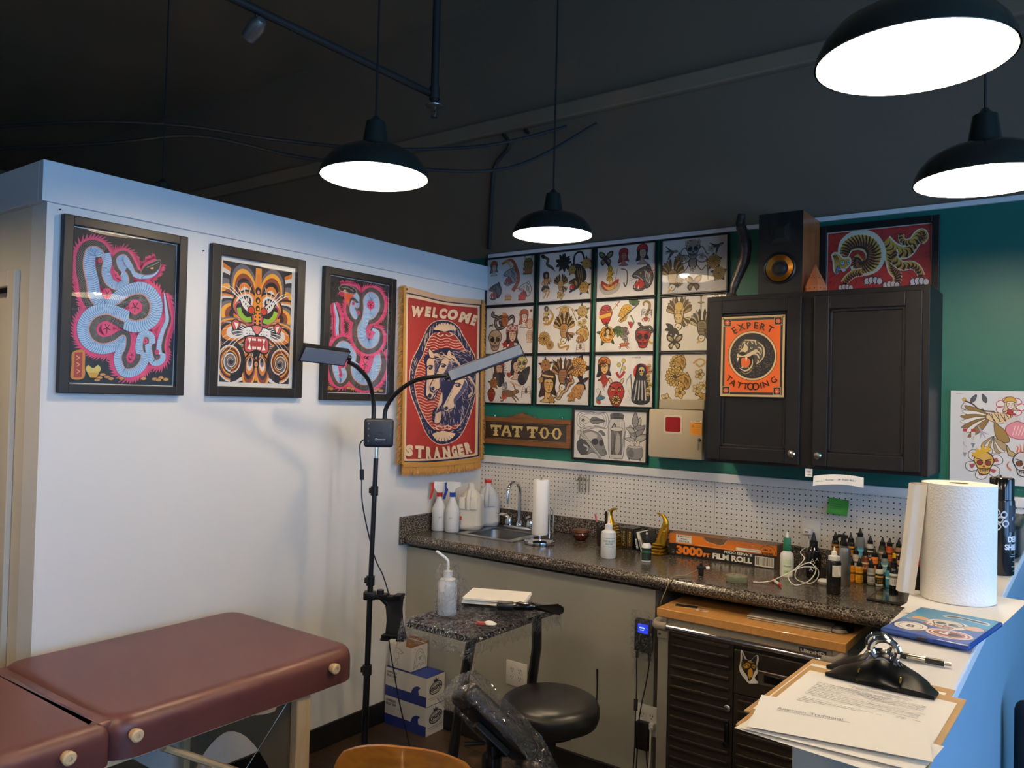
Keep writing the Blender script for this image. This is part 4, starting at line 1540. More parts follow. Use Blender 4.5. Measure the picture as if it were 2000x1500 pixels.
vs = [((.02 + .006 * rnd.random()) * (1 - .07 * j) * cos(2 * pi * i / n), (.014 + .006 * rnd.random()) * (1 - .07 * j) * sin(2 * pi * i / n), .0 + .016 * j) for j in range(k) for i in range(n)]
b.add(vs, [(j * n + i, j * n + (i + 1) % n, (j + 1) * n + (i + 1) % n, (j + 1) * n + i) for j in range(k - 1) for i in range(n)])
b.build('film', CLING2, t)
MB().box(-.012, -.002, 0, .012, .002, .05, .001).build('sachet', WHITEP, t)

t = thing('tablet', 'black tablet lying flat on the counter before the ink bottles', 'tablet', (2.42, -.385, CT + .0005), radians(-2))
MB().box(-.085, -.125, 0, .085, .125, .007, .003).build('tablet_body', BLACK, t)
MB().box(-.078, -.115, .0071, .078, .115, .0078).build('screen', BLACKG, t, smooth=0)

# ------------------------------------------------------------------ pegboard and what hangs on it
t = MB().box(.0, -.012, 0, 1.506, -.001, .268).build('pegboard', PEG, smooth=0, loc=(.001, 0, 1.078))
tag(t, 'white perforated pegboard behind the sink, left of the seam', 'pegboard', 'pegboard panels')
t = MB().box(.001, -.012, 0, 1.17, -.001, .268).build('pegboard', PEG, smooth=0, loc=(1.508, 0, 1.078))
tag(t, 'white perforated pegboard behind the film box and ink bottles, right of the seam', 'pegboard', 'pegboard panels')
t = MB().box(.0, -.012, 0, .7, -.001, .268).build('pegboard', PEG, smooth=0, loc=(2.70, 0, 1.078))
tag(t, 'white perforated pegboard glimpsed behind the spray can above the reception ledge', 'pegboard', 'pegboard panels')
hook = thing('peg_hook', 'metal peg hook, one of four alike in a row above the wooden bowl', 'hook', (.717, -.012, 1.30), 0, 'peg hooks in a row')
MB().tube([(0, .002, 0), (0, -.004, .022), (0, -.003, .004), (0, -.03, -.010), (0, -.05, -.006), (0, -.055, .014)], .0022, 8).build('wire', NICKEL, hook)
MB().tube([(0, -.003, .01), (0, -.004, -.075)], .003, 8).build('plate', NICKEL, hook)
for i in range(1, 4):
 dup(hook, (.717 + .0202 * i, -.012, 1.30))
t = thing('sticky_note', 'curled bright green note pinned to the pegboard', 'note', (2.10, -.013, 1.285))
b = MB()
n = 8
vs = []
for j in range(n + 1):
 for i in range(n + 1):
  x, z = -.045 + .09 * i / n, -.035 + .07 * j / n
  vs.append((x + .004 * (j / n), -.003 - .022 * (1 - j / n) ** 2 - .010 * (i / n) ** 3 * (j / n), z - .006 * (i / n)))
b.add(vs, [(j * (n + 1) + i, j * (n + 1) + i + 1, (j + 1) * (n + 1) + i + 1, (j + 1) * (n + 1) + i) for j in range(n) for i in range(n)])
b.build('paper', mat('green_paper', '3f9a3f', .7), t)
a = Art(.09, .07)
for i in range(3):
 a.scrawl(.012, .045 - .01 * i, .05, .004, '1f5a2a', .0012, i)


def notepost(me):
 for v in me.vertices:
  x, y, z = v.co
  i, j = x / .09, z / .07
  v.co = (x - .045 + .004 * j, y - .0036 - .022 * (1 - j) ** 2 - .010 * i ** 3 * j, z - .035 - .006 * i)


a.build('handwriting', t, post=notepost)
OUTW = mat('outlet_plate_white', 'd9d5cc', .35)


def outlet(label, x, y, z, w, h, ncol=1, nrow=2):
 t = thing('wall_outlet', label, 'outlet', (x, y, z))
 MB().box(-w / 2, -.007, -h / 2, w / 2, 0, h / 2, .003).build('plate', OUTW, t)
 dk = mat('socket_slot_dark', '1c1a18', .6)
 for i in range(ncol):
  for j in range(nrow):
   cx = (i - (ncol - 1) / 2) * .046
   cz = ((nrow - 1) / 2 - j) * .038
   b = MB()
   b.cyl((0, 0, 0), .017, .002, n=24, T=Matrix.Translation((cx, -.0068, cz)) @ Matrix.Rotation(pi / 2, 4, 'X'))
   for sx in (-1, 1):
    b.box(cx + sx * .006 - .0012, -.0096, cz, cx + sx * .006 + .0012, -.0085, cz + .009, mi=1)
   b.box(cx - .002, -.0096, cz - .009, cx + .002, -.0085, cz - .005, mi=1)
   b.build('socket', [OUTW, dk], t, 30)
 return t


outlet('white wall outlet on the pegboard with a plug, beside the green note', 1.98, -.0125, 1.138, .085, .135)
outlet('white four-socket outlet plate low on the grey panel behind the stool', .765, -.6455, .385, .125, .12, 2, 2)
outlet('white outlet plate low on the grey panel beside the steel cabinet', 1.475, -.6455, .345, .115, .13, 2, 2)
t = thing('usb_charger', 'white charger cube plugged into the pegboard outlet', 'charger', (1.972, -.022, 1.155))
MB().box(-.02, -.034, -.012, .022, .0, .014, .004).build('cube', WHITEP, t)
MB().box(-.006, -.0345, -.003, .006, -.0338, .003).build('port', mat('socket_slot_dark', '1c1a18'), t, smooth=0)

# ------------------------------------------------------------------ tattoo power supply and its leads, right of the grey panel
t = thing('power_supply', 'small black power supply with a lit blue screen on the grey panel', 'power supply', (1.457, -.647, .64))
MB().box(-.043, -.028, 0, .043, 0, .145, .01).build('case', BLACK, t)
MB().box(-.024, -.029, .085, .026, -.0275, .125, .001).build('screen', mat('lit_blue_screen', '0a1440', .2, emit='2038c8', es=.9), t, smooth=0)
a = Art(.05, .04)
a.rect(.008, .02, .034, .026, '7f9cff')
a.rect(.01, .012, .03, .015, '5a78f0')
a.build('readout', t, mat('lit_readout', '6f8cff', .4, emit='8fa8ff', es=1.2), loc=(-.024, -.0292, .085))
for i, (x, z) in enumerate(((-.02, .065), (.02, .065), (-.02, .035), (.02, .035), (0, .05))):
 MB().cyl((0, 0, 0), .006, .003, n=14, T=Matrix.Translation((x, -.028, z)) @ Matrix.Rotation(pi / 2, 4, 'X')).build('button', mat('dark_grey_rubber', '2c2c2e', .6), t)
b = MB()
rnd = random.Random(8)
n = 10
vs = [(-.055 + .115 * i / n + rnd.uniform(-.003, .003), -.033 + rnd.uniform(-.006, .003), -.03 + .215 * j / n) for j in range(n + 1) for i in range(n + 1)]
b.add(vs, [(j * 11 + i, j * 11 + i + 1, (j + 1) * 11 + i + 1, (j + 1) * 11 + i) for j in range(n) for i in range(n)])
b.build('plastic_sleeve', CLING2, t)
for i, (pl, lb) in enumerate((
  ([(-.03, -.015, 0), (-.03, -.02, -.06), (-.022, -.03, -.15), (-.010, -.06, -.27), (-.008, -.066, -.42), (-.03, -.05, -.63)], 'left thin black lead hanging from the small power supply'),
  ([(.03, -.015, 0), (.03, -.02, -.05), (.024, -.03, -.12), (.010, -.06, -.26), (.006, -.066, -.4), (-.010, -.05, -.62)], 'right thin black lead hanging from the small power supply'))):
 q = thing('power_lead', lb, 'cable', (1.457, -.647, .64), 0, 'leads under the power supply')
 MB().tube(spline(pl, 8), .003, 8).build('wire', BLACK, q)
 x, y, z = pl[0]
 MB().tube([(x, y, -.002), (x, y - .002, -.03)], .007, 10).build('plug', BLACK, q)
 if i == 0:
  MB().tube([(-.017, -.045, -.20), (-.012, -.056, -.245)], .009, 10).build('ferrite_bead', BLACK, q)
t = thing('power_adapter', 'black adapter brick with a white cord plugged into the outlet by the steel cabinet', 'adapter', (1.463, -.647, .31))
MB().box(-.03, -.034, -.09, .03, 0, .03, .006).build('brick', BLACK, t)
MB().box(.032, -.03, .005, .055, 0, .035, .005).build('white_plug', WHITEP, t)
MB().tube(spline([(.045, -.034, .02), (.045, -.034, -.04), (.043, -.03, -.11), (.035, -.03, -.19), (.03, -.02, -.28)], 7), .004, 8).build('white_cord', WHITEP, t)
MB().tube(spline([(.02, -.02, -.085), (.026, -.02, -.15), (.05, -.02, -.22), (.055, -.015, -.3)], 7), .003, 8).build('black_cord', BLACK, t)
t = MB().tube([(0, 0, .02), (.003, -.001, -.05), (.002, -.001, -.15)], [.0045, .003, .002], 8).build('paint_drip', BLACK, loc=(1.217, -.647, .49))
tag(t, 'thin black streak running down the grey panel right of the stool', 'streak')
# ------------------------------------------------------------------ wall cabinet and the things on it
CX0, CX1, CZ0, CZ1, CY = 1.578, 2.512, 1.468, 2.235, -.325
t = thing('wall_cabinet', 'black two-door wall cabinet above the pegboard', 'cabinet', (0, 0, 0))
MB().box(CX0, CY, CZ0, CX1, -.002, CZ1, .002).build('carcass', CABB, t, smooth=0)


def cab_door(x0, x1, kx):
 b = MB()
 z0, z1, y0 = 1.482, 2.213, CY - .02
 w = .062
 # frame of four mitred-look rails with a stepped inner edge and recessed panel
 b.box(x0, y0, z0, x0 + w, CY, z1, .004).box(x1 - w, y0, z0, x1, CY, z1, .004)
 b.box(x0 + w, y0, z0, x1 - w, CY, z0 + w, .004).box(x0 + w, y0, z1 - w, x1 - w, CY, z1, .004)
 b.box(x0 + w - .001, y0 + .006, z0 + w - .001, x0 + w + .012, CY, z1 - w + .001, .003).box(x1 - w - .012, y0 + .006, z0 + w - .001, x1 - w + .001, CY, z1 - w + .001, .003)
 b.box(x0 + w, y0 + .006, z0 + w - .001, x1 - w, CY, z0 + w + .012, .003).box(x0 + w, y0 + .006, z1 - w - .012, x1 - w, CY, z1 - w + .001, .003)
 b.box(x0 + w, y0 + .013, z0 + w, x1 - w, CY, z1 - w)
 d = b.build('door', CABB, t, smooth=0)
 MB().lathe([(.007, 0), (.006, .012), (.016, .018), (.017, .024), (.012, .030), (0, .032)], 24, T=Matrix.Translation((kx, y0, 1.53)) @ Matrix.Rotation(pi / 2, 4, 'X')).build('knob', NICKEL, d)


cab_door(1.598, 2.017, 1.99)
cab_door(2.07, 2.488, 2.099)

t = thing('loudspeaker', 'wood-sided black bookshelf speaker with a copper cone on the wall cabinet', 'speaker', (1.905, -.165, CZ1))
MB().box(-.098, -.13, 0, -.09, .13, .365, .001).box(.09, -.13, 0, .098, .13, .365, .001).box(-.09, -.125, .357, .09, .13, .365).build('wood_side', SPKW, t, smooth=0)
MB().box(-.09, -.128, 0, .09, .128, .357, .001).box(-.0985, -.1335, 0, .0985, -.1285, .366, .001).build('cabinet_box', mat('speaker_black', '151414', .5), t, smooth=0)
R90 = Matrix.Rotation(pi / 2, 4, 'X')
MB().lathe([(.068, 0), (.072, .004), (.066, .008), (.062, .004), (.058, .002)], 40, T=Matrix.Translation((0, -.134, .115)) @ R90, caps=(0, 0)).build('surround', BLACK, t)
MB().lathe([(.060, .003), (.026, -.008)], 40, T=Matrix.Translation((0, -.138, .115)) @ R90, caps=(0, 0)).build('cone', mat('copper_cone', 'b5772a', .25, metal=.9), t)
MB().lathe([(.028, -.006), (.02, .004), (0, .009)], 30, T=Matrix.Translation((0, -.139, .115)) @ R90).build('dust_cap', mat('dark_rubber', '1a1716', .6), t)
b = MB()
b.box(-.045, -.1355, .225, .045, -.1335, .325, .001)
b.add([(-.04, -.136, .232), (.04, -.136, .232), (.04, -.136, .318), (-.04, -.136, .318), (-.02, -.141, .25), (.02, -.141, .25), (.02, -.141, .30), (-.02, -.141, .30)],
      [(0, 1, 5, 4), (1, 2, 6, 5), (2, 3, 7, 6), (3, 0, 4, 7), (4, 5, 6, 7)])
b.build('horn_tweeter', mat('speaker_satin_black', '222120', .3), t, smooth=0)

t = thing('incense_cone_house', 'small faceted wooden pyramid with pierced holes beside the speaker', 'pyramid', (2.052, -.275, CZ1))
b = MB()
n = 6
prof = [(.046, 0), (.048, .03), (.0, .125)]
b.lathe([(.046, 0), (.049, .026), (.047, .03), (.0, .128)], 6)
b.build('wooden_faces', mat('pyramid_wood', '9a5a34', .5, vary=(20, .15)), t, 0)
b = MB()
for i in range(6):
 a = 2 * pi * (i + .5) / 6
 for (rr, z, off) in ((.030, .062, -.006), (.030, .062, .006), (.026, .07, 0), (.042, .015, -.01), (.042, .015, .01)):
  b.lathe([(0, 0), (.0022, .0003), (0, .0006)], 8, T=Matrix.Translation(((rr) * cos(a) - off * sin(a), (rr) * sin(a) + off * cos(a), z)) @ Matrix.Rotation(a, 4, 'Z') @ Matrix.Rotation(radians(90 if z < .03 else 65), 4, 'Y'))
b.build('pierced_holes', mat('hole_dark', '150d08', .8), t)

t = thing('gnarled_horn', 'curved gnarled dark horn standing in a metal cup at the cabinet\'s left end', 'ornament', (1.655, -.215, CZ1))
MB().lathe([(.028, 0), (.03, .004), (.016, .03), (.014, .034)], 24).build('metal_cup', STEEL, t)
pts = spline([(0, 0, .02), (.02, 0, .09), (.05, 0, .16), (.062, 0, .22), (.055, 0, .29), (.035, 0, .35), (.04, 0, .40)], 7)
rnd = random.Random(2)
MB().tube(pts, [.013 + .011 * sin(pi * i / len(pts)) + rnd.uniform(0, .004) for i in range(len(pts))], 10).build('horn_stem', mat('dark_bark', '3a332c', .35, vary=(30, .4), bump=(60, .6, .004)), t, 60)
b = MB()
for i, p in enumerate(pts[12:-4:3]):
 sx = -1 if i % 2 else 1
 b.tube([p, (p[0] + .026 * sx, p[1] - .008, p[2] + .02)], [.008, .001], 7)
b.build('knobs', mat('dark_bark', '3a332c'), t, 60)

# ------------------------------------------------------------------ sharps container on the wall
SH = mat('beige_steel', 'b3a68e', .42)
t = thing('sharps_container', 'beige locking wall box with a red window and orange hazard label', 'sharps box', (1.33, -.0015, 1.4555))
MB().box(-.145, -.105, 0, .146, 0, .2475, .006).build('box_body', SH, t)
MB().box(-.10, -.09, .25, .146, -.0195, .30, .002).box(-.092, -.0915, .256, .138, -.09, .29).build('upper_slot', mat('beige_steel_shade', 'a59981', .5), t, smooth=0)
b = MB()
ring = rrect(-.045, -.04, .06, .055, .012)
ring2 = rrect(-.034, -.03, .049, .044, .008)
k = len(ring)
vs = [(x - .02, -.107, z + .165) for x, z in ring] + [(x - .02, -.107, z + .165) for x, z in ring2] + [(x - .02, -.1045, z + .165) for x, z in ring]
b.add(vs, [(i, (i + 1) % k, k + (i + 1) % k, k + i) for i in range(k)] + [(i, (i + 1) % k, 2 * k + (i + 1) % k, 2 * k + i) for i in range(k)])
b.build('window_trim', mat('pale_beige_trim', 'cbbfa8', .4), t, 0)
MB().prism([(x - .02, z + .165) for x, z in ring2], .003, T=Matrix.Translation((0, -.107, 0))).build('red_window', mat('red_window', '8a1f22', .12, coat=.5), t, 0)
a = Art(.06, .07, 'dd8f12')
a.rect(0, .063, .06, .07, 'e8e2d6')
a.rect(.002, .066, .022, .068, '222222')
a.rect(.026, .066, .05, .068, '222222')
for i in range(3):
 an = 90 + 120 * i
 a.ell(.013 + .004 * cos(radians(an)), .042 + .004 * sin(radians(an)), .004, .004, None, '1a1408', .0012, 12)
a.text('WARNING', .038, .056, .005, '1a1408', .03, width=.034)
for i in range(2):
 a.scrawl(.024, .044 - .007 * i, .03, .003, '6a4408', .0009, i)
for i in range(3):
 a.scrawl(.008, .026 - .008 * i, .044, .003, '6a4408', .0008, 9 + i)
a.build('hazard_label', t, loc=(.082, -.1058, .125))
q = MB().lathe([(.009, 0), (.009, .008), (.006, .011), (0, .011)], 18, T=Matrix.Translation((.132, -.105, .10)) @ R90)
q.build('lock', NICKEL, t)
MB().box(.1305, -.125, .098, .1335, -.113, .104).box(.128, -.121, .05, .134, -.119, .1, .001).build('key', NICKEL, t, smooth=0)
MB().cyl((-.145, -.10, .01), .004, .23, n=10).build('hinge', SH, t)

# ------------------------------------------------------------------ wooden TATTOO sign
t = thing('tattoo_sign', 'long walnut framed sign with gold TATTOO lettering and a carved crest', 'sign', (.335, -.001, 1.462))
w, h = .645, .165
b = MB()
b.box(-w / 2, -.033, 0, w / 2, 0, .03, .004).box(-w / 2, -.033, h - .03, w / 2, 0, h, .004)
b.box(-w / 2, -.033, .03, -w / 2 + .028, 0, h - .03, .004).box(w / 2 - .028, -.033, .03, w / 2, 0, h - .03, .004)
b.build('frame', DKWOOD, t, smooth=0)
MB().box(-w / 2 + .02, -.022, .02, w / 2 - .02, -.002, h - .02).build('board', mat('smoked_glass_board', '2f2722', .3, coat=.4, vary=(8, .3)), t, smooth=0)
cr = [(-.10, 0), (-.085, .012), (-.06, .010), (-.045, .022), (-.02, .020), (0, .034), (.02, .020), (.045, .022), (.06, .010), (.085, .012), (.10, 0)]
MB().prism([(x - .02, z + h - .002) for x, z in cr], .02, T=Matrix.Translation((0, -.03, 0))).build('crest', DKWOOD, t, 0)
a = Art(.58, .105)


def western(a, ch, x, y, h):
 """fairground letters: slab strokes with a forked spur"""
 def st(pts, w):
  a.line(pts, w + .007, '15100c', smooth=0)
  a.line(pts, w, 'b09a58', smooth=0)
 if ch == 'T':
  for col, e in (('120d0a', .006), ('b8a468', 0)):
   a.poly([(x - .010 - e, y - h / 2 - e), (x + .010 + e, y - h / 2 - e), (x + .010 + e, y + h * .3), (x + .026, y + h * .28), (x + .030, y + h * .1), (x + .036 + e, y + h * .1), (x + .042 + e, y + h / 2 + e), (x - .042 - e, y + h / 2 + e), (x - .036 - e, y + h * .1), (x - .030, y + h * .1), (x - .026, y + h * .28), (x - .010 - e, y + h * .3)], col)
   a.poly([(x - .022 - e, y - h / 2 - e), (x + .022 + e, y - h / 2 - e), (x + .016, y - h * .3), (x - .016, y - h * .3)], col)
   a.poly([(x - .020 - e, y - h * .04), (x, y + h * .1), (x + .020 + e, y - h * .04), (x, y - h * .14)], col)
 elif ch == 'A':
  for col, e in (('120d0a', .006), ('b8a468', 0)):
   a.poly([(x - .040 - e, y - h / 2 - e), (x - .012 + e, y - h / 2 - e), (x - .020, y - h * .3), (x + .002, y + h * .25), (x + .018, y - h * .3), (x + .010 - e, y - h / 2 - e), (x + .042 + e, y - h / 2 - e), (x + .036, y - h * .3), (x + .012 + e, y + h / 2 + e), (x - .014 - e, y + h / 2 + e), (x - .036, y - h * .3)], col)
   a.rect(x - .022, y - h * .18 - e / 2, x + .022, y - h * .04 + e / 2, col)
 else:
  a.ell(x, y, .036, h * .56, '120d0a', None, n=28)
  a.ell(x, y, .031, h * .5, 'b8a468', None, n=28)
  a.ell(x, y, .015, h * .36, '120d0a', None, n=24)
  a.ell(x, y, .011, h * .31, '2f2722', None, n=24)
  for sx in (-1, 1):
   a.poly([(x + sx * .010, y), (x + sx * .022, y + h * .09), (x + sx * .044, y), (x + sx * .022, y - h * .09)], 'b8a468')


a.line([(.004, .004), (.576, .004), (.576, .101), (.004, .101)], .0025, '8a7440', closed=True, smooth=0)
for ch, x in zip('TATTOO', (.075, .155, .235, .345, .43, .515)):
 western(a, ch, x, .0525, .066)
a.build('lettering', t, INKG, loc=(-.29, -.0225, .03))
MB().cyl((-w / 2 + .09, -.012, h), .004, .012).cyl((w / 2 - .07, -.012, h), .004, .012).build('hanging_screw', NICKEL, t)

# ------------------------------------------------------------------ small paper tags under the cabinet
t = thing('paper_tag', 'tiny white paper tag with a scribble at the cabinet\'s lower edge', 'paper tag', (2.055, -.328, 1.44))
MB().box(-.015, -.0008, -.006, .015, 0, .028).build('paper', PAPER, t, smooth=0)
a = Art(.03, .03)
for i in range(3):
 a.scrawl(.006, .008 + .007 * i, .018, .004, '3a3a40', .0012, i)
a.build('scribble', t, loc=(-.015, -.0012, -.004))
t = thing('paper_strip', 'long curling white paper strip with handwriting under the right cabinet door', 'paper strip', (2.177, -.33, 1.432))
b = MB()
n = 14
vs = []
for i in range(n + 1):
 x = -.1 + .2 * i / n
 dz = -.010 * ((i / n - .6) ** 2) * 4
 vs += [(x, -.012 * (1 - i / n) - .002, -.022 + dz + .002), (x, -.002 - .003 * (1 - i / n), .022 + dz)]
b.add(vs, [(2 * i, 2 * i + 2, 2 * i + 3, 2 * i + 1) for i in range(n)])
b.build('paper', PAPER, t)
a = Art(.2, .03)
a.scrawl(.012, .012, .03, .004, '6a6a78', .001, 2)
a.text('Human', .065, .016, .009, '5a5a68', 0, width=.034)
a.text('# 950-861', .135, .017, .0085, '5a5a68', 0, width=.07)


def strip_post(me):
 for v in me.vertices:
  x, y, z = v.co
  i = x / .2
  v.co = (x - .1, y - .0006 - .012 * (1 - i) * (1 - z / .044) - .002 - .003 * (1 - i) * z / .044, z - .020 - .010 * ((i - .6) ** 2) * 4 + .004)


a.build('handwriting', t, post=strip_post)

# ------------------------------------------------------------------ pipes and cables under the dark ceiling
PIPE = mat('black_painted_pipe', '2a2826', .5)
t = thing('sprinkler_drop', 'dark sprinkler pipe dropping from the ceiling to a round sprinkler head', 'sprinkler', (.343, -.894, 3.2))
MB().tube([(0, 0, .03), (0, 0, RZ1 - 3.2)], .02, 12).cyl((0, 0, .04), .027, .06, n=14).build('drop_pipe', PIPE, t)
MB().lathe([(0, .0), (.042, .004), (.044, .010), (.02, .02), (0, .022)], 30).build('escutcheon', mat('dull_chrome', '8d8a84', .35, metal=.8), t)
b = MB().cyl((0, 0, -.02), .008, .022, n=10).cyl((0, 0, -.052), .016, .004, n=16)
b.tube([(-.012, 0, 0), (-.014, 0, -.03), (-.004, 0, -.05)], .003, 6).tube([(.012, 0, 0), (.014, 0, -.03), (.004, 0, -.05)], .003, 6)
b.build('sprinkler_head', NICKEL, t)
t = MB().tube([(0, 0, 0), (0, -3.2, 0)], .017, 12).build('ceiling_pipe', PIPE, loc=(.325, -.90, 3.27))
tag(t, 'straight dark pipe running under the ceiling towards the sprinkler drop', 'pipe')
t = thing('ceiling_spotlight', 'small dark spotlight clipped to the ceiling pipe', 'spotlight', (.31, -1.93, 3.20))
MB().lathe([(.0, -.05), (.03, -.05), (.035, .02), (.02, .05), (0, .055)], 20, T=Matrix.Rotation(radians(60), 4, 'Y')).build('lamp_head', mat('dull_chrome', '8d8a84'), t)
MB().tube([(0, 0, .01), (.01, 0, .085)], .006, 8).build('bracket', PIPE, t)
t = MB().tube(spline([(.30, -.012, 3.33), (.22, -.012, 3.42), (.10, -.012, 3.39), (.16, -.012, 3.28), (.05, -.012, 3.16), (.03, -.012, 2.9), (.024, -.012, 2.66)], 7), .010, 8).build('conduit', PIPE)
tag(t, 'thin dark conduit snaking down the black wall in the corner above the partition', 'conduit')
for i, (pl, lb) in enumerate((
  ([(-2.2, -2.3, 3.12), (-1.2, -1.95, 3.10), (-.7, -1.65, 3.08), (-.3, -1.35, 3.02), (.1, -1.0, 3.0), (.3, -.4, 3.15), (.6, -.06, 3.3)], 'upper of two slack dark cables slung beyond the white partition'),
  ([(-2.2, -2.2, 3.05), (-1.1, -1.85, 3.0), (-.6, -1.6, 3.02), (-.2, -1.3, 2.93), (.15, -1.0, 2.9), (.45, -.4, 3.0), (.8, -.06, 3.28)], 'lower of two slack dark cables slung beyond the white partition'))):
 t = MB().tube(spline(pl, 8), .009, 6).build('slack_cable', PIPE)
 tag(t, lb, 'cable', 'slack cables under the ceiling')
t = MB().tube([(-1.4, -2.3, 4.18), (.5, -2.3, 3.9), (.9, -1.3, 4.18)], .012, 6).build('ceiling_conduit', PIPE)
tag(t, 'thin bent dark conduit high under the ceiling on the left', 'conduit')

# hardware on the white partition: a few stray nails
for i, (y, z) in enumerate(((-2.512, 2.385), (-1.935, 2.33))):
 t = MB().cyl((0, 0, 0), .003, .008, n=8, T=Matrix.Rotation(pi / 2, 4, 'Y')).build('wall_nail', BLACK, loc=(.0, y, z))
 tag(t, ('small dark nail at the upper left of the leftmost snake poster', 'small nail between the leftmost snake poster and the tiger face poster')[i], 'nail')
# ------------------------------------------------------------------ clip-on light stand in front of the corner
YAW = .6349
t = thing('light_stand', 'black floor stand with two flexible LED lamp heads beside the massage table', 'lamp stand', (.287, -1.188, 0), YAW)
b = MB()
b.tube([(-.008, 0, .03), (-.004, 0, .44)], .0155, 14).build('lower_pole', BLACK, t)
MB().tube([(-.004, 0, .43), (.0, 0, .86)], .0135, 14).build('middle_pole', BLACK, t)
MB().tube([(.0, 0, .85), (.010, 0, 1.44)], .0115, 14).build('upper_pole', BLACK, t)
MB().tube([(.010, 0, 1.435), (.011, 0, 1.50)], .010, 14).build('chrome_pin', CHROME, t)
for z, x, r_ in ((.44, -.004, .022), (.86, .0, .02), (1.285, .007, .018)):
 MB().cyl((x, 0, z - .022), r_, .044, n=18).box(x - r_ - .008, -.008, z - .012, x - r_ + .006, .008, z + .014, .003).build('locking_collar', BLACK, t)
for i in range(3):
 a = radians(100 + 120 * i)
 MB().tube([(-.008, 0, .06), (-.008 + .10 * cos(a), .10 * sin(a), .03), (-.008 + .26 * cos(a), .26 * sin(a), .012)], .008, 8).build('leg', BLACK, t)
# control box
bx = MB()
TB = Matrix.Translation((.022, -.015, 1.561)) @ Matrix.Rotation(radians(14), 4, 'Z')
bx.box(-.069, -.022, -.068, .069, .022, .068, .014, 3, T=TB)
o = bx.build('control_box', NAVYB, t, 50)
a = Art(.13, .13)
a.rect(.057, .058, .083, .074, '07090c')
a.line([(.057, .058), (.083, .058), (.083, .074), (.057, .074)], .0008, '3a4656', closed=True, smooth=0)
a.ell(.052, .035, .004, .004, None, 'd8dde2', .0014, 14)
a.text('lumecube', .077, .035, .0065, 'd8dde2', .01, width=.036)
for i, yy in enumerate((.108, .084, .052, .026)):
 a.ell(.016, yy, .0028, .0028, None, '9aa3ad', .001, 10)
for i, yy in enumerate((.1, .093, .06, .053)):
 a.ell(.118, yy, .0012, .0012, '9aa3ad', None, 0, 8)
q = a.build('panel_print', t)
q.matrix_basis = TB @ Matrix.Translation((-.065, -.0224, -.065))
# two goose necks and heads; S = metres per picture-plane step at this distance
GL = spline([(-.008, 0, 1.62), (-.010, 0, 1.70), (-.022, -.06, 1.80), (-.06, -.13, 1.86), (-.095, -.18, 1.885)], 8)
GR = spline([(.045, 0, 1.62), (.052, .0, 1.68), (.10, -.02, 1.75), (.19, -.06, 1.81), (.29, -.09, 1.832), (.345, -.10, 1.838)], 8)
MB().tube(GL, .0105, 12).build('goose_neck', BLACK, t, 60)
MB().tube(GR, .0105, 12).build('goose_neck', BLACK, t, 60)
LED = mat('led_diffuser', '6a727d', .35)


def led_head(p0, ax, up, L, W, D, name):
 """p0: middle of the near end; ax: along the bar; up: across it; face looks along ax x up"""
 ax, up = Vector(ax).normalized(), Vector(up)
 up = (up - ax * up.dot(ax)).normalized()
 nn = ax.cross(up)
 T = Matrix((ax, up, nn)).transposed().to_4x4()
 T.translation = Vector(p0)
 h = MB().box(0, -W / 2, -D, L, W / 2, 0, .004, T=T).build(name, BLACK, t, 40)
 MB().box(.007, -W / 2 + .007, -.0005, L - .007, W / 2 - .007, .0015, T=T).build('diffuser', LED, h, 0)
 MB().tube([T @ Vector((-.02, 0, -D / 2)), T @ Vector((.004, 0, -D / 2))], .012, 12).build('swivel', BLACK, h)


# the left head points left and away; the right one points right and up, face to the camera side
led_head((-.098, -.19, 1.898), (-.165, -.165, .012), (-.034, .034, -.07), .235, .082, .028, 'lamp_head')
led_head((.352, -.105, 1.834), (1.0, .12, .41), (-.35, .1, .92), .37, .058, .028, 'lamp_head')
# power lead down the pole
lead = MB().tube(spline([(-.045, 0, 1.53), (-.068, 0, 1.50), (-.06, .0, 1.40), (-.055, 0, 1.33), (-.048, 0, 1.22), (-.01, .01, 1.05), (.02, .02, .95), (.06, .02, .87), (.10, .0, .74), (.095, -.01, .60), (.13, -.02, .42), (.155, -.02, .30), (.205, -.03, .12), (.24, -.04, .02), (.30, -.05, .006)], 8), .0032, 8)
lead.tube([(-.056, 0, 1.385), (-.054, 0, 1.335)], .010, 10)
lead.build('power_lead', BLACK, t)
# tablet clamp on the pole
MB().box(-.03, -.02, .77, .028, .02, .81, .006).cyl((0, 0, 0), .012, .05, n=16, T=Matrix.Translation((.02, -.005, .785)) @ Matrix.Rotation(pi / 2, 4, 'Y')).cyl((.05, -.01, .80), .017, .02, n=14).build('pole_clamp', BLACK, t)
TC = Matrix.Translation((.118, -.02, .70)) @ Matrix.Rotation(radians(-5), 4, 'Y') @ Matrix.Rotation(radians(-20), 4, 'Z')
pr_ = [(-.052, -.09), (-.040, -.02), (-.040, .03), (-.050, .09), (.050, .09), (.040, .03), (.040, -.02), (.052, -.09)]
MB().prism(pr_, .016, T=TC).build('tablet_holder_back', NAVYB, t, 0)
for sgn in (-1, 1):
 MB().box(-.058, -.03, .090 * sgn - .008, .058, .012, .090 * sgn + .010, .004, T=TC).box(-.062, -.035, .102 * sgn - .006, -.02, .012, .102 * sgn + .006, .003, T=TC).box(.02, -.035, .102 * sgn - .006, .062, .012, .102 * sgn + .006, .003, T=TC).build('jaw', BLACK, t, 0)
MB().tube([(.05, -.005, .785), (.085, 0, .75)], .012, 10).build('ball_joint', BLACK, t)

# ------------------------------------------------------------------ massage table along the white wall
t = thing('massage_table', 'burgundy vinyl massage table with light wood legs along the white wall', 'massage table', (.44, -2.7, 0))


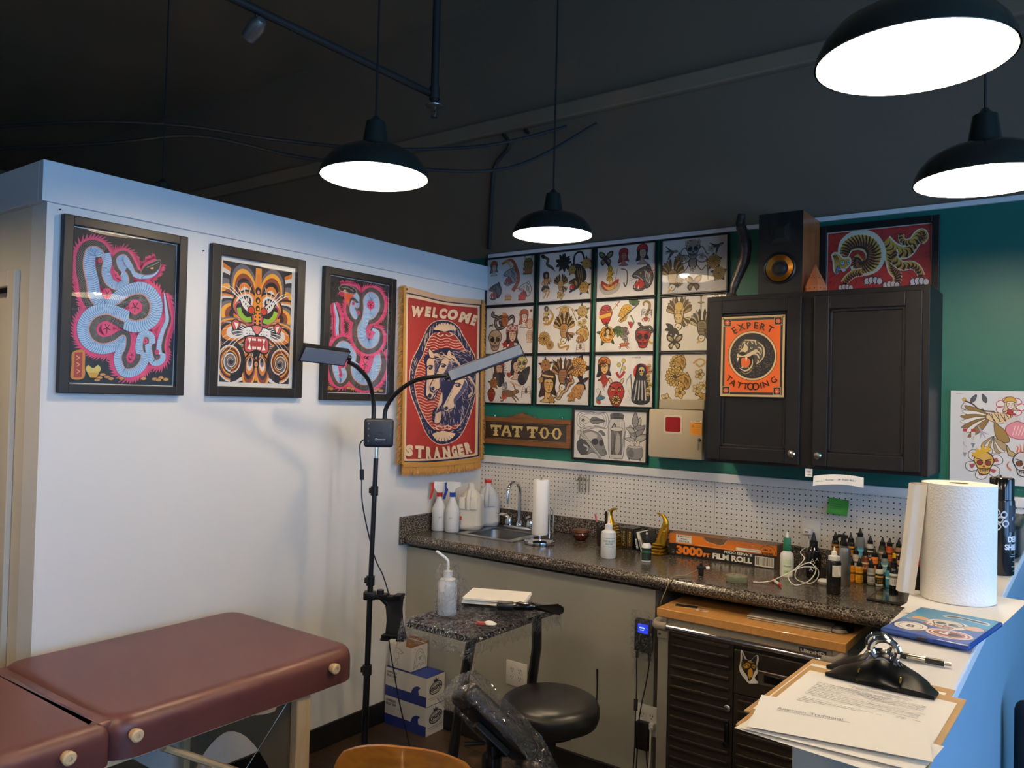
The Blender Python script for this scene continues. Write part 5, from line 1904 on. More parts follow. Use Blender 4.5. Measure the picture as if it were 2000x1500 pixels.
def pad(y0, y1, name):
 b = MB()
 x0, x1 = -.385, .40
 bb = bmesh.new()
 bmesh.ops.create_cube(bb, size=1)
 for v in bb.verts:
  v.co = Vector(((x0 + x1) / 2 + v.co.x * (x1 - x0), (y0 + y1) / 2 + v.co.y * (y1 - y0), .745 + v.co.z * .12))
 vert = [e for e in bb.edges if abs(e.verts[0].co.z - e.verts[1].co.z) > .01]
 bmesh.ops.bevel(bb, geom=vert, offset=.09 if name == 'end_cushion' else .03, segments=6, profile=.5, affect='EDGES')
 top = [e for e in bb.edges if all(v.co.z > .8 for v in e.verts) and len(e.link_faces) == 2 and any(abs(f.normal.z) < .5 for f in e.link_faces)]
 bmesh.ops.bevel(bb, geom=top, offset=.05, segments=6, profile=.55, affect='EDGES')
 b.bm(bb)
 return b.build(name, VINYL, t, 50)


pad(.0, .94, 'end_cushion')
pad(-.96, .012, 'middle_cushion')
MB().box(-.345, -.045, .70, .36, .045, .7955, .012).build('seam_gusset', VINYL, t, 50)
KN = mat('pale_wood_knob', 'd3b488', .45)
for y in (-.115, .07, .80):
 T = Matrix.Translation((.399, y, .755)) @ Matrix.Rotation(pi / 2, 4, 'Y')
 MB().lathe([(.012, 0), (.015, .004), (.018, .018), (.0185, .028), (.014, .032), (.006, .032), (.005, .026), (0, .026)], 24, T=T).build('knob', KN, t)
MB().box(-.35, -.95, .665, .365, .80, .684, .003).build('underframe', BEECH, t, smooth=0)


def tleg(x, y):
 b = MB()
 b.box(x - .018, y - .03, .03, x + .018, y + .03, .668, .004)
 b.box(x - .022, y - .005, .0, x + .022, y + .045, .40, .004)
 b.build('leg', BEECH, t, smooth=0)


tleg(-.33, .705)
tleg(.355, .705)
tleg(-.33, -1.6)
tleg(.36, -1.6)
# end panel between the legs with its two arched cutouts
up = [(-.31 + .65 * i / 16, .655 - .13 * sin(pi * i / 16) if 2 < i < 14 else .655) for i in range(17)]
dn = [(.34 - .65 * i / 16, .18 + .27 * sin(pi * i / 16) ** .8) for i in range(17)]
MB().prism(up + dn, .012, T=Matrix.Translation((0, .70, 0))).build('end_panel', mat('pale_plywood', '96805e', .5, vary=(6, .06)), t, smooth=0)
MB().tube([(.335, .20, .655), (.335, .66, .36)], .02, 8, flat=.6).tube([(.335, .36, .54), (.335, .72, .30)], .016, 8).build('brace', BEECH, t, 0)
MB().tube([(-.30, .20, .655), (-.30, .70, .45)], .02, 8).build('brace', BEECH, t, 0)
MB().tube([(.30, .70, .65), (.30, .28, .20), (-.3, .70, .65)], .0022, 6).build('support_wire', NICKEL, t)
t = thing('storage_bin', 'large grey lidded plastic bin under the massage table', 'bin', (.36, -2.78, 0))
GB = mat('grey_bin_plastic', '8a7a62', .3)
MB().box(-.26, -.32, 0, .26, .32, .50, .02).build('bin_body', GB, t, smooth=0)
MB().box(-.275, -.335, .50, .275, .335, .53, .012).build('lid', GB, t, smooth=0)

# ------------------------------------------------------------------ cartons in the corner
BLUEC = '1d2f78'


def carton(label, x0, x1, y0, y1, z0, h):
 t = thing('glove_carton', label, 'carton', (x0, y0, z0), 0, 'white and blue cartons in the corner')
 w, d = x1 - x0, y1 - y0
 MB().box(0, 0, 0, w, d, h, .001).build('carton_body', mat('white_carton', 'cfcac2', .55), t, smooth=0)
 MB().box(.0, .0, h, w, d, h + .0006).build('blue_top', mat('blue_carton_print', BLUEC, .5), t, smooth=0)
 a = Art(w, h)
 a.poly([(0, 0), (w, 0), (w, .052), (0, .052)], BLUEC)
 fx = w * .64
 a.blob([(fx, .05), (fx + .012, .078), (fx + .04, .094), (fx + .064, .09), (fx + .05, .075), (fx + .052, .05), (fx + .02, .044)], BLUEC, None)
 a.text('OVERSIZED', .046, h - .022, .013, '2a2a36', .03, width=.074)
 a.text('ERGO GRIP', .046, h - .040, .013, '2a2a36', .03, width=.074)
 for i in range(4):
  a.scrawl(.010, h - .056 - .007 * i, .085 - .012 * i, .003, '8a8a90', .0007, i)
 a.build('front_print', t, loc=(0, -.0008, 0))
 s = Art(d, h)
 s.ell(d * .5, h * .58, d * .34, h * .20, None, '232833', .006, 26, 12)
 s.ell(d * .5, h * .58, d * .26, h * .14, None, '232833', .003, 26, 12)
 s.text('KINGPIN', d * .5, h * .58, .024, '232833', .05, 10, width=d * .62)
 s.poly([(d * .38, h * .78), (d * .36, h * .92), (d * .45, h * .85), (d * .5, h * .96), (d * .55, h * .85), (d * .64, h * .92), (d * .62, h * .78)], '232833')
 s.scrawl(d * .1, h * .26, d * .8, .006, '3a3f4a', .0016, 1)
 s.scrawl(d * .2, h * .19, d * .6, .005, '3a3f4a', .0014, 2)
 s.build('side_print', t, loc=(w + .0008, 0, 0), rz=pi / 2)
 return t


carton('bottom white carton with blue fin print, on the floor in the corner', .014, .31, -.795, -.652, .001, .147)
carton('upper white carton with blue fin print, under the open box', .014, .308, -.795, -.655, .1495, .147)
t = thing('open_box', 'open white box with black shark line drawings on top of the blue and white cartons', 'box', (.03, -.785, .2975))
w, d, h = .155, .125, .125
b = MB()
b.box(0, 0, 0, w, d, .003).box(0, 0, 0, w, .003, h).box(0, d - .003, 0, w, d, h).box(0, .003, 0, .003, d - .003, h).box(w - .003, .003, 0, w, d - .003, h)
b.build('box_walls', mat('white_carton', 'cfcac2'), t, smooth=0)
KR = mat('brown_kraft_card', '9a6a3a', .7)
MB().box(.003, .1195, .003, .152, .1215, h - .001).box(.1495, .003, .003, .1515, .119, h - .001).build('kraft_lining', KR, t, smooth=0)
MB().box(.003, d, h, .152, d + .002, h + .05, T=Matrix.Rotation(radians(-6), 4, 'X')).build('raised_flap', KR, t, smooth=0)
a = Art(w, h)
a.line([(.035, .105), (.06, .108), (.085, .1), (.09, .088), (.075, .08), (.06, .085), (.07, .06), (.055, .05), (.06, .03), (.05, .015)], .0016, '2a2a2a')
a.line([(.085, .1), (.1, .092), (.088, .088)], .0016, '2a2a2a')
a.line([(.04, .1), (.03, .07), (.045, .04), (.03, .02)], .0014, '2a2a2a')
a.ell(.08, .096, .002, .002, '2a2a2a', None)
a.build('front_drawing', t, loc=(0, -.0008, 0))
s = Art(d, h)
s.line([(.02, .012), (.03, .07), (.05, .105), (.075, .108), (.1, .07), (.112, .03), (.1, .02), (.09, .035), (.075, .02), (.06, .035), (.045, .015), (.035, .03)], .002, '2a2a2a', closed=True)
s.line([(.035, .04), (.045, .08), (.065, .095), (.085, .08), (.1, .045)], .0014, '2a2a2a')
s.text('SHARK', .07, .066, .007, '2a2a2a', .02, 12)
s.text('BITE', .07, .056, .007, '2a2a2a', .02, 12)
s.text('CE', .03, .113, .006, '2a2a2a')
s.build('side_drawing', t, loc=(w + .0008, 0, 0), rz=pi / 2)

# ------------------------------------------------------------------ wrapped instrument tray on bent legs
t = thing('instrument_tray', 'black tray table wrapped in clear plastic film in front of the grey panel', 'tray table', (1.15, -1.42, 0))
b = MB()
TW, TD = .17, .265
outer = rrect(-TW, -TD, TW, TD, .03)
inner = rrect(-TW + .014, -TD + .014, TW - .014, TD - .014, .02)
k = len(outer)
vs = [(x, y, .905) for x, y in outer] + [(x, y, .905) for x, y in inner] + [(x, y, .893) for x, y in inner] + [(x, y, .885) for x, y in outer]
b.add(vs, [(i, (i + 1) % k, k + (i + 1) % k, k + i) for i in range(k)] + [(k + i, k + (i + 1) % k, 2 * k + (i + 1) % k, 2 * k + i) for i in range(k)] + [tuple(range(2 * k, 3 * k))] +
      [(i, (i + 1) % k, 3 * k + (i + 1) % k, 3 * k + i) for i in range(k)] + [tuple(range(3 * k, 4 * k))])
b.build('tray_top', mat('tray_black_metal', '1a1a1c', .25, metal=.6), t, 30)
MB().tube([(.11, -.20, .886), (.06, -.20, .62), (.015, -.20, .30), (-.02, -.20, .03)], .021, 8, flat=.8).tube([(-.02, -.20, .03), (-.30, -.20, .03)], .018, 8).build('leg', BLACK, t, 0)
MB().tube([(.115, .20, .92), (.118, .20, .75), (.075, .20, .42), (.0, .20, .03)], .023, 8, flat=.8).tube([(.0, .20, .03), (-.26, .20, .03)], .018, 8).build('leg', BLACK, t, 0)
MB().tube([(-.02, -.20, .03), (.0, .20, .03)], .014, 8).build('cross_bar', BLACK, t, 0)
for x, y in ((-.30, -.20), (-.26, .20), (.0, -.20), (.0, .20)):
 MB().cyl((x, y, 0), .016, .02, n=14).build('caster', BLACK, t)
rnd = random.Random(4)
b = MB()
nx, ny = 34, 46
vs = []
for j in range(ny + 1):
 for i in range(nx + 1):
  uu, vv = i / nx * 2 - 1, j / ny * 2 - 1
  x, y = uu * .20, vv * .30
  ex = max(0, abs(x) - TW) + max(0, abs(y) - TD)
  z = .909 - ex * 2.1 + rnd.uniform(-.0025, .004) + rnd.uniform(-.012, .012) * (ex > 0)
  x2 = x if abs(x) < TW else math.copysign(TW + .004 + (abs(x) - TW) * .25 + rnd.uniform(0, .006), x)
  y2 = y if abs(y) < TD else math.copysign(TD + .004 + (abs(y) - TD) * .25 + rnd.uniform(0, .006), y)
  vs.append((x2, y2, z))
b.add(vs, [(j * (nx + 1) + i, j * (nx + 1) + i + 1, (j + 1) * (nx + 1) + i + 1, (j + 1) * (nx + 1) + i) for j in range(ny) for i in range(nx)])
b.build('film_wrap', CLING, t, 180)
TZ = .917
t = thing('wash_bottle', 'white squeeze wash bottle in a clear plastic bag on the wrapped tray', 'wash bottle', (1.075, -1.545, TZ), .3)
MB().lathe([(0, 0), (.033, 0), (.036, .005), (.036, .118), (.03, .132), (.018, .138)], 30).build('bottle_body', MILKY, t)
MB().lathe([(0, .002), (.0345, .003), (.0345, .048), (0, .048)], 24).build('liquid', mat('water_fill', 'c9c8c0'), t)
MB().cyl((0, 0, .134), .0165, .028, n=24).build('cap', WHITEP, t)
MB().tube(spline([(0, 0, .155), (0, 0, .19), (-.006, 0, .205), (-.03, -.01, .226), (-.045, -.014, .236)], 6), [.005] * 24 + [.003], 10).build('bent_nozzle', WHITEP, t)
b = MB()
n, kk = 26, 12
vs = []
for j in range(kk + 1):
 z = -.0 + .19 * j / kk
 rr = .050 - .030 * (j / kk) ** 1.5 + (.012 if j > 8 else 0)
 for i in range(n):
  q = rr + rnd.uniform(-.004, .006)
  vs.append((q * cos(2 * pi * i / n) * 1.1, q * sin(2 * pi * i / n) * .9, z))
b.add(vs, [(j * n + i, j * n + (i + 1) % n, (j + 1) * n + (i + 1) % n, (j + 1) * n + i) for j in range(kk) for i in range(n)])
b.tube([(.035, 0, .13), (.06, .0, .125), (.075, .005, .105), (.06, .0, .09)], [.012, .018, .014, .006], 8)
b.build('clear_bag', CLING2, t, 180)
t = thing('folded_paper_towels', 'stack of folded white paper towels on the wrapped tray', 'paper towels', (1.10, -1.26, TZ + .002), .42)
b = MB()
for i in range(5):
 dx, dy = rnd.uniform(-.006, .006), rnd.uniform(-.004, .004)
 b.box(-.125 + dx, -.085 + dy, .0045 * i, .125 + dx, .085 + dy, .0045 * i + .004, .0015)
b.build('folded_sheets', PAPERT, t, 0)
t = thing('tattoo_machine', 'black wrapped pen-shaped tattoo machine lying on the wrapped tray', 'tattoo machine', (1.235, -1.345, TZ + .018), .55)
MB().tube([(-.085, 0, 0), (-.06, 0, 0)], [.002, .006], 10).build('needle_tip', STEEL, t)
MB().tube([(-.06, 0, 0), (-.055, 0, 0), (0, 0, 0), (.005, 0, 0)], [.013, .018, .018, .015], 20).build('grip', BLKVINYL, t)
MB().tube([(.005, 0, 0), (.03, 0, .002), (.05, .002, 0), (.075, .003, .002), (.085, .004, 0)], [.014, .017, .015, .016, .012], 14).build('machine_body', BLACKG, t)
b = MB()
for i in range(7):
 a0 = -.5 + i * .17
 b.add([(.08, .004, .004), (.08, .004, -.010), (.08 + .12 * cos(a0), .004 + .12 * sin(a0), -.012), (.08 + .12 * cos(a0 + .12), .004 + .12 * sin(a0 + .12), -.002)], [(0, 1, 2, 3)])
b.build('gathered_black_film', BLACKG, t, 0)
for lb, x, y, c, s in (('scrap of white tissue on the front corner of the wrapped tray', 1.285, -1.55, 'e4e0d8', 1.0), ('dark red scrap on the front corner of the wrapped tray', 1.262, -1.575, '6a2026', .8)):
 t = thing('scrap', lb, 'scrap', (x, y, TZ + .001))
 MB().lathe([(0, 0), (.018 * s, 0), (.022 * s, .004), (.012 * s, .010), (0, .011)], 9, sx=1.3).build('scrap_piece', mat('scrap_' + c, c, .7), t, 0)
# ------------------------------------------------------------------ stool, wrapped arm rest, plywood chair
t = thing('round_stool', 'round black vinyl stool in front of the grey panel', 'stool', (1.448, -1.389, 0))
MB().lathe([(0, .555), (.15, .555), (.174, .567), (.182, .59), (.181, .62), (.172, .638), (.15, .65), (.10, .656), (0, .657)], 56).build('seat', BLKVINYL, t)
MB().lathe([(0, .525), (.10, .525), (.10, .554), (0, .554)], 30).cyl((0, 0, .10), .025, .43, n=18).build('column', BLACK, t)
for i in range(5):
 a = 2 * pi * i / 5
 l = MB().tube([(0, 0, .11), (.12 * cos(a), .12 * sin(a), .085), (.21 * cos(a), .21 * sin(a), .06)], [.022, .018, .014], 10)
 l = l.build('leg', BLACK, t)
 MB().lathe([(0, -.012), (.024, -.012), (.026, 0), (.024, .012), (0, .012)], 18, T=Matrix.Translation((.21 * cos(a), .21 * sin(a), .027)) @ Matrix.Rotation(a, 4, 'Z') @ Matrix.Rotation(pi / 2, 4, 'X')).build('caster', BLACK, l)

t = thing('arm_rest', 'black padded arm rest wrapped in clear plastic film, tilted on its stand before the stool', 'arm rest', (1.58, -1.90, 0), YAW)
TA = Matrix.Translation((.0, .03, .739)) @ Matrix.Scale(.89, 4) @ Matrix.Rotation(radians(42), 4, 'Y') @ Matrix.Rotation(radians(-34), 4, 'X')
MB().box(-.165, -.085, -.035, .165, .085, .035, .03, 5, T=TA).build('pad', BLKVINYL, t, 60)
rnd = random.Random(9)
b = MB()
bb = bmesh.new()
bmesh.ops.create_cube(bb, size=1)
bmesh.ops.subdivide_edges(bb, edges=bb.edges[:], cuts=11, use_grid_fill=True)
for v in bb.verts:
 x, y, z = v.co
 v.co = Vector((x * .375, y * .205, z * .105)) + Vector([rnd.uniform(-.005, .005) for _ in range(3)])
 if x > .3:
  v.co.z += -.05 * (x - .3) * 5 * (1 if y < 0 else .4)
  v.co.x += .07 * (x - .3) * 5
bmesh.ops.delete(bb, geom=[f for f in bb.faces if f.calc_center_median().z < -.04 and -.12 < f.calc_center_median().x < .12], context='FACES')
b.bm(bb, 0, TA)
b.build('film_wrap', CLING, t, 180)
MB().box(-.05, -.02, -.060, .10, .02, -.036, .004, T=TA).build('mounting_plate', BLACK, t, 0)
b = MB()
b.cyl((-.005, .03, .545), .018, .14, n=18).cyl((-.005, .03, .594), .03, .045, n=14).cyl((-.005, .03, .545), .032, .036, n=14)
b.build('clamp_knob', BLACKG, t)
MB().cyl((-.005, .03, .684), .010, .018, n=12).build('bolt', NICKEL, t)
MB().tube([(-.03, .03, .675), (-.09, .0, .684)], .0065, 8).build('handle', BLACK, t)
MB().cyl((-.005, .03, .04), .014, .51, n=16).build('post', BLACK, t)
for i in range(3):
 a = radians(70 + 120 * i)
 MB().tube([(-.005, .03, .06), (-.005 + .2 * cos(a), .03 + .2 * sin(a), .014)], .013, 8).build('leg', BLACK, t)

t = thing('plywood_chair', 'honey-coloured bent plywood chair, only the curved top of its back in frame', 'chair', (1.55, -2.26, .04), YAW + pi)
n, mrow = 18, 12
vs, vb = [], []
for j in range(mrow + 1):
 vv = j / mrow
 for i in range(n + 1):
  uu = i / n * 2 - 1
  wv = .20 * (1 - .12 * (1 - vv)) * (1 - .32 * max(0, vv - .75) ** 2 * 16 * .5)
  x = uu * wv
  z = .46 + .31 * vv - .055 * vv * abs(uu) ** 2.4 + .012 * uu * vv
  y = .05 - .06 * (1 - uu * uu) - .06 * (1 - vv) * 0 - .05 * vv
  vs.append((x, -y - .02, z))
N1 = n + 1
b = MB()
K = len(vs)
allv = vs + [(x, y + .012, z) for x, y, z in vs]
fs = [(j * N1 + i, j * N1 + i + 1, (j + 1) * N1 + i + 1, (j + 1) * N1 + i) for j in range(mrow) for i in range(n)]
fs += [tuple(K + q for q in f_)[::-1] for f_ in fs]
edge = [i for i in range(N1)] + [j * N1 + n for j in range(1, mrow + 1)] + [mrow * N1 + i for i in range(n - 1, -1, -1)] + [j * N1 for j in range(mrow - 1, 0, -1)]
fs += [(edge[q], edge[(q + 1) % len(edge)], K + edge[(q + 1) % len(edge)], K + edge[q]) for q in range(len(edge))]
b.add(allv, fs)
b.build('backrest', ORANGEW, t, 50)
MB().box(-.20, .04, .43, .20, .43, .446, .006).build('seat', ORANGEW, t, smooth=0)
for x, y in ((-.17, .06), (.17, .06), (-.17, .40), (.17, .40)):
 MB().tube([(x, y, .43), (x * 1.1, y + (.02 if y > .2 else -.02), 0)], .011, 10).build('leg', BLACK, t)
MB().tube([(-.06, .03, .44), (-.06, .015, .60)], .008, 8).tube([(.06, .03, .44), (.06, .015, .60)], .008, 8).build('back_bracket', BLACK, t)

# ------------------------------------------------------------------ steel cabinet with the wooden top
t = thing('steel_cabinet', 'steel cabinet with a light wood top, chrome rail and dark ribbed doors under the counter', 'cabinet', (0, 0, 0))
X0, X1, Y0, Y1 = 1.575, 2.326, -.785, -.335
DOORM = mat('dark_bronze_steel', '3a332d', .35, metal=.5)
MB().box(X0, Y0, .845, X1, Y1, .88, .003).build('wooden_top', MAPLE, t, smooth=0)
b = MB()
b.box(X0 + .006, Y0 + .03, .06, X1 - .006, Y1, .845)
b.build('carcass', GREYM, t, smooth=0)
b = MB()
b.box(X0 + .004, Y0 + .01, .06, X0 + .05, Y0 + .05, .845, .002).box(X1 - .05, Y0 + .01, .06, X1 - .004, Y0 + .05, .845, .002)
b.box(X0 + .05, Y0 + .01, .805, X1 - .05, Y0 + .05, .845, .002).box(X0 + .05, Y0 + .01, .06, X1 - .05, Y0 + .05, .09, .002)
b.build('front_frame', GREYM, t, smooth=0)


def ribbed(x0, x1, z0, z1, name, nrib):
 b = MB()
 b.box(x0, Y0 + .008, z0, x1, Y0 + .03, z1, .002)
 for i in range(nrib):
  z = z0 + (z1 - z0) * (i + .5) / nrib
  b.box(x0 + .015, Y0 + .001, z - .009, x1 - .015, Y0 + .009, z + .004, .003)
 return b.build(name, DOORM, t, smooth=0)


XM = 1.905
dl = ribbed(X0 + .052, XM, .095, .80, 'door', 17)
dr_ = ribbed(XM + .004, X1 - .052, .095, .60, 'door', 12)
dw = MB()
dw.box(XM + .004, Y0 + .004, .604, X1 - .052, Y0 + .03, .775, .002)
dw = dw.build('drawer', DOORM, t, smooth=0)
for q in range(2):
 MB().box(XM + .10, Y0 - .001, .66, XM + .235, Y0 + .005, .715, .004).build('pull_plate', mat('dull_bronze_plate', '6a6058', .3, metal=.7), dw, 0) if q == 0 else MB().box(XM + .125, Y0 - .003, .672, XM + .21, Y0 + .0, .703, .003).build('pull_recess', BLACKG, dw, 0)
MB().box(XM + .004, Y0 + .011, .78, X1 - .06, Y0 + .013, .80).build('gap_shade', BLACK, t, smooth=0)  # solid black strip standing in for the shade of the gap above the drawer
MB().lathe([(.012, 0), (.013, .006), (.008, .009), (0, .009)], 18, T=Matrix.Translation((XM - .017, Y0 + .002, .54)) @ R90).build('lock', CHROME, dl)
MB().box(XM - .026, Y0 - .012, .405, XM - .010, Y0 + .002, .485, .004).lathe([(.011, 0), (.012, .006), (0, .008)], 16, T=Matrix.Translation((XM - .018, Y0 - .006, .400)) @ R90).build('latch', [BLACKG], dl, 30)
RAILY = Y0 - .052
b = MB().tube([(X0 + .055, RAILY, .822), (X1 - .055, RAILY, .822)], .0125, 16)
b.build('towel_rail', CHROME, t)
for x, sx in ((X0, 1), (X1, -1)):
 MB().tube(spline([(x + .012 * sx, Y0 + .012, .828), (x + .016 * sx, Y0 - .03, .828), (x + .028 * sx, RAILY - .001, .824), (x + .06 * sx, RAILY, .822), (x + .07 * sx, RAILY, .822)], 6), .0165, 14).build('rail_end', mat('warm_grey_plastic', '7f766c', .5), t)
 p = MB().box(x + .002 * sx, Y0 + .003, .755, x + .045 * sx, Y0 + .012, .845, .003).build('corner_bracket', GREYM, t, smooth=0)
 for zz in (.825, .775):
  MB().lathe([(.007, 0), (.006, .003), (0, .0045)], 14, T=Matrix.Translation((x + .014 * sx, Y0 + .003, zz)) @ R90).build('bolt', NICKEL, p)
a = Art(.10, .022, '15140f')
a.text('UltraHD', .05, .011, .012, 'c9c4b8', .04, width=.088)
a.build('badge', t, loc=(X1 - .17, Y0 + .0086, .812))
# dog-head sticker
s = Art(.085, .125)
sil = [(.010, .122), (.018, .118), (.034, .092), (.050, .092), (.066, .112), (.078, .116), (.080, .095), (.074, .075), (.078, .05), (.066, .028), (.08, .012), (.06, .004), (.042, .002), (.026, .016), (.012, .03), (.004, .05), (.008, .08)]
s.poly(spline(sil, 3, True), 'dcd8d0')
s.push(.0425, .066, .0385)
s.blob([(-.72, 1.25), (-.45, .7), (-.15, .62), (.2, .62), (.55, 1.1), (.8, 1.15), (.75, .5), (.78, .0), (.5, -.6), (.3, -1.2), (.0, -1.45), (-.15, -1.0), (-.6, -.5), (-.82, 0), (-.7, .6)], '141210', None)
s.blob([(-.62, .95), (-.5, .55), (-.35, .5), (-.5, .75)], '4a3a22', None)
s.blob([(-.5, .1), (-.2, .35), (.1, .3), (.15, .1), (-.05, -.15), (-.4, -.25), (-.6, -.05)], 'c48f22', None)
s.blob([(.3, .25), (.6, .3), (.68, .05), (.5, -.1), (.32, 0)], 'c48f22', None)
s.blob([(-.15, .5), (.15, .6), (.45, .5), (.2, .4)], 'c48f22', None)
s.blob([(.05, -.2), (.3, -.15), (.42, -.6), (.3, -1.1), (.1, -1.25), (-.05, -.9), (-.1, -.5)], 'c48f22', None)
s.line([(-.45, .02), (-.2, .1), (.05, .0)], .1, '141210')
s.line([(.35, .05), (.5, .1), (.65, .05)], .08, '141210')
s.ell(-.2, .03, .05, .05, 'e9d9a0', None)
s.ell(.22, -1.12, .13, .09, '141210', None)
for i in range(3):
 s.line([(-.7 + .1 * i, .4), (-.75 + .12 * i, .0), (-.6 + .1 * i, -.4)], .06, '8a6420')
s.pop()
o = s.build('dog_sticker', None, loc=(1.928, Y0 - .0008, .655))
tag(o, 'black and gold dog head sticker on the steel cabinet door', 'sticker')

t = thing('laptop', 'closed silver laptop on the wooden cabinet top, half under the counter', 'laptop', (2.085, -.58, .8806), radians(1.5))
MB().box(-.16, -.115, 0, .16, .115, .007, .003).build('base', mat('laptop_silver', '9c968c', .35, metal=.2), t, 0)
MB().box(-.16, -.115, .008, .16, .115, .0145, .003).build('lid', mat('laptop_silver', 'a5a19a'), t, 0)
MB().box(-.03, -.1155, .0068, .03, -.112, .0085).build('notch', mat('pale_aluminium', 'd6d2ca', .3, metal=.6), t, 0)
t = thing('computer_mouse', 'dark computer mouse with a pale front beside the silver laptop', 'mouse', (2.275, -.625, .8806), radians(-25))
b = MB()
b.lathe([(0, 0), (.9, 0), (1, .12), (.96, .4), (.75, .72), (.4, .93), (0, 1)], 30, sx=1, sy=1, T=Matrix.Diagonal((.032, .052, .036, 1)))
b.build('mouse_shell', BLACK, t, 60)
b = MB()
b.lathe([(0, 0), (.9, 0), (1, .14), (.9, .5), (.6, .75), (0, .85)], 24, T=Matrix.Translation((0, -.018, .0)) @ Matrix.Diagonal((.0325, .0365, .026, 1)))
b.build('pale_front', mat('pale_taupe_plastic', '8d8274', .4), t, 60)
for lb, x, y, w, d, c1, c2, rz in (('black card sticker on the left of the wooden cabinet top', 1.668, -.69, .095, .045, '1a1816', '5a5348', .22), ('small white sticker with a red drawing on the wooden cabinet top', 1.74, -.70, .05, .03, 'd9d2c6', 'a8342c', -.1)):
 a = Art(w, d, c1)
 if c1 == '1a1816':
  a.line([(0, 0), (w, 0), (w, d), (0, d)], .004, 'cfc9bd', closed=True, smooth=0)
  a.scrawl(.012, d / 2, .07, .012, c2, .002, 6)
 else:
  a.ell(.018, .015, .011, .009, c2, None)
  a.ell(.036, .016, .008, .008, c2, None)
  a.ell(.036, .016, .004, .004, 'd9d2c6', None)
 o = a.build('sticker', None, loc=(x - w / 2, y - d / 2, .8806))
 o.rotation_euler = (-pi / 2, 0, 0)
 o.rotation_euler = (radians(-90), 0, rz)
 tag(o, lb, 'sticker', 'stickers on the cabinet top')

# ------------------------------------------------------------------ on the reception ledge
LZ = 1.2758
t = thing('paper_towel_roll', 'large quilted paper towel roll standing on the reception ledge with a loose end', 'paper towel', (2.778, -1.63, LZ + .003))


def quilt_mat():
 m, nt, b = nodes('quilted_towel')
 tc = nt.nodes.new('ShaderNodeTexCoord')
 sep = nt.nodes.new('ShaderNodeSeparateXYZ')
 nt.links.new(tc.outputs['Object'], sep.inputs[0])

 def mth(op, *a):
  n = nt.nodes.new('ShaderNodeMath')
  n.operation = op
  for i, x in enumerate(a):
   if isinstance(x, (int, float)):
    n.inputs[i].default_value = x
   else:
    nt.links.new(x, n.inputs[i])
  return n.outputs[0]
 ang = mth('MULTIPLY', mth('ARCTAN2', sep.outputs[1], sep.outputs[0]), .066)
 P1, P2 = .062, .086
 hs = []
 for off in (0, .5):
  uu = mth('ABSOLUTE', mth('SUBTRACT', mth('FRACT', mth('ADD', mth('DIVIDE', ang, P1), off)), .5))
  vv = mth('ABSOLUTE', mth('SUBTRACT', mth('FRACT', mth('ADD', mth('DIVIDE', sep.outputs[2], P2), off)), .5))
  d = mth('ADD', uu, vv)
  for rad in (.30, .11):
   hs.append(mth('LESS_THAN', mth('ABSOLUTE', mth('SUBTRACT', d, rad)), .034))
 tot = hs[0]
 for h in hs[1:]:
  tot = mth('MAXIMUM', tot, h)
 n = nt.nodes.new('ShaderNodeTexNoise')
 n.inputs['Scale'].default_value = 220
 nt.links.new(tc.outputs['Object'], n.inputs['Vector'])
 ht = mth('ADD', mth('MULTIPLY', tot, -1.2), mth('MULTIPLY', n.outputs['Fac'], .22))
 bp = nt.nodes.new('ShaderNodeBump')
 bp.inputs['Strength'].default_value = 1.0
 bp.inputs['Distance'].default_value = .008
 nt.links.new(ht, bp.inputs['Height'])
 nt.links.new(bp.outputs['Normal'], b.inputs['Normal'])
 b.inputs['Base Color'].default_value = (*lin('f0ebe2'), 1)
 b.inputs['Roughness'].default_value = .9
 return m


QUILT = quilt_mat()
RR = .0815
MB().lathe([(.02, 0), (RR, 0), (RR, .279), (.021, .279), (.021, .02)], 72).build('roll', QUILT, t, 40)
MB().lathe([(.0205, .005), (.0205, .2792), (.0195, .2792), (.0195, .005)], 30, caps=(0, 0)).build('cardboard_core', mat('core_card', '8a7358', .8), t)
b = MB()
pts = [(-RR * cos(a) - .001, -RR * sin(a)) for a in (radians(-40), radians(-25), radians(-8), radians(8))]
pts += [(-.094, .012 - .04), (-.108, -.022), (-.112, .004), (-.106, .03)]
pl = spline([(-.060, -.056), (-.075, -.046), (-.090, -.046), (-.103, -.034), (-.108, -.012), (-.100, .012), (-.086, .020)], 5)
vs = []
for x, y in pl:
 vs += [(x - .026, y, .004), (x - .012, y, .13), (x, y, .272)]
b.add(vs, [(3 * i + q, 3 * i + 3 + q, 3 * i + 4 + q, 3 * i + 1 + q) for i in range(len(pl) - 1) for q in (0, 1)])
b.build('loose_end', PAPERT, t, 180)

t = thing('spray_can', 'tall black aerosol can with white lettering behind the paper towel roll', 'spray can', (2.833, -1.195, LZ + .0005))
MB().lathe([(0, 0), (.031, 0), (.0325, .004), (.0325, .205), (.031, .21), (0, .21)], 36).build('can_body', mat('can_black', '131417', .25, coat=.3), t)
MB().lathe([(.0305, .211), (.0305, .268), (.028, .272), (0, .272)], 32).build('cap', BLACKG, t)
a = Art(.10, .20)
a.rect(.0, .203 - .012, .09, .199, 'd8dade')
for i, (x, y) in enumerate(((.012, .17), (.02, .15), (.03, .165), (.015, .13), (.034, .14))):
 a.blob([(x - .009, y), (x, y + .012), (x + .009, y + .002), (x, y - .01)], 'c9ccd2', None, 0, 4)
for i in range(6):
 a.rect(.044 + .006 * i, .118, .05 + .006 * i, .192, '1c2027')
a.text('+', .066, .155, .026, 'e4e6ea', .1)
a.text('T', .072, .178, .02, 'e4e6ea', .08)
a.text('DERM', .062, .098, .016, 'e4e6ea', .04, width=.044)
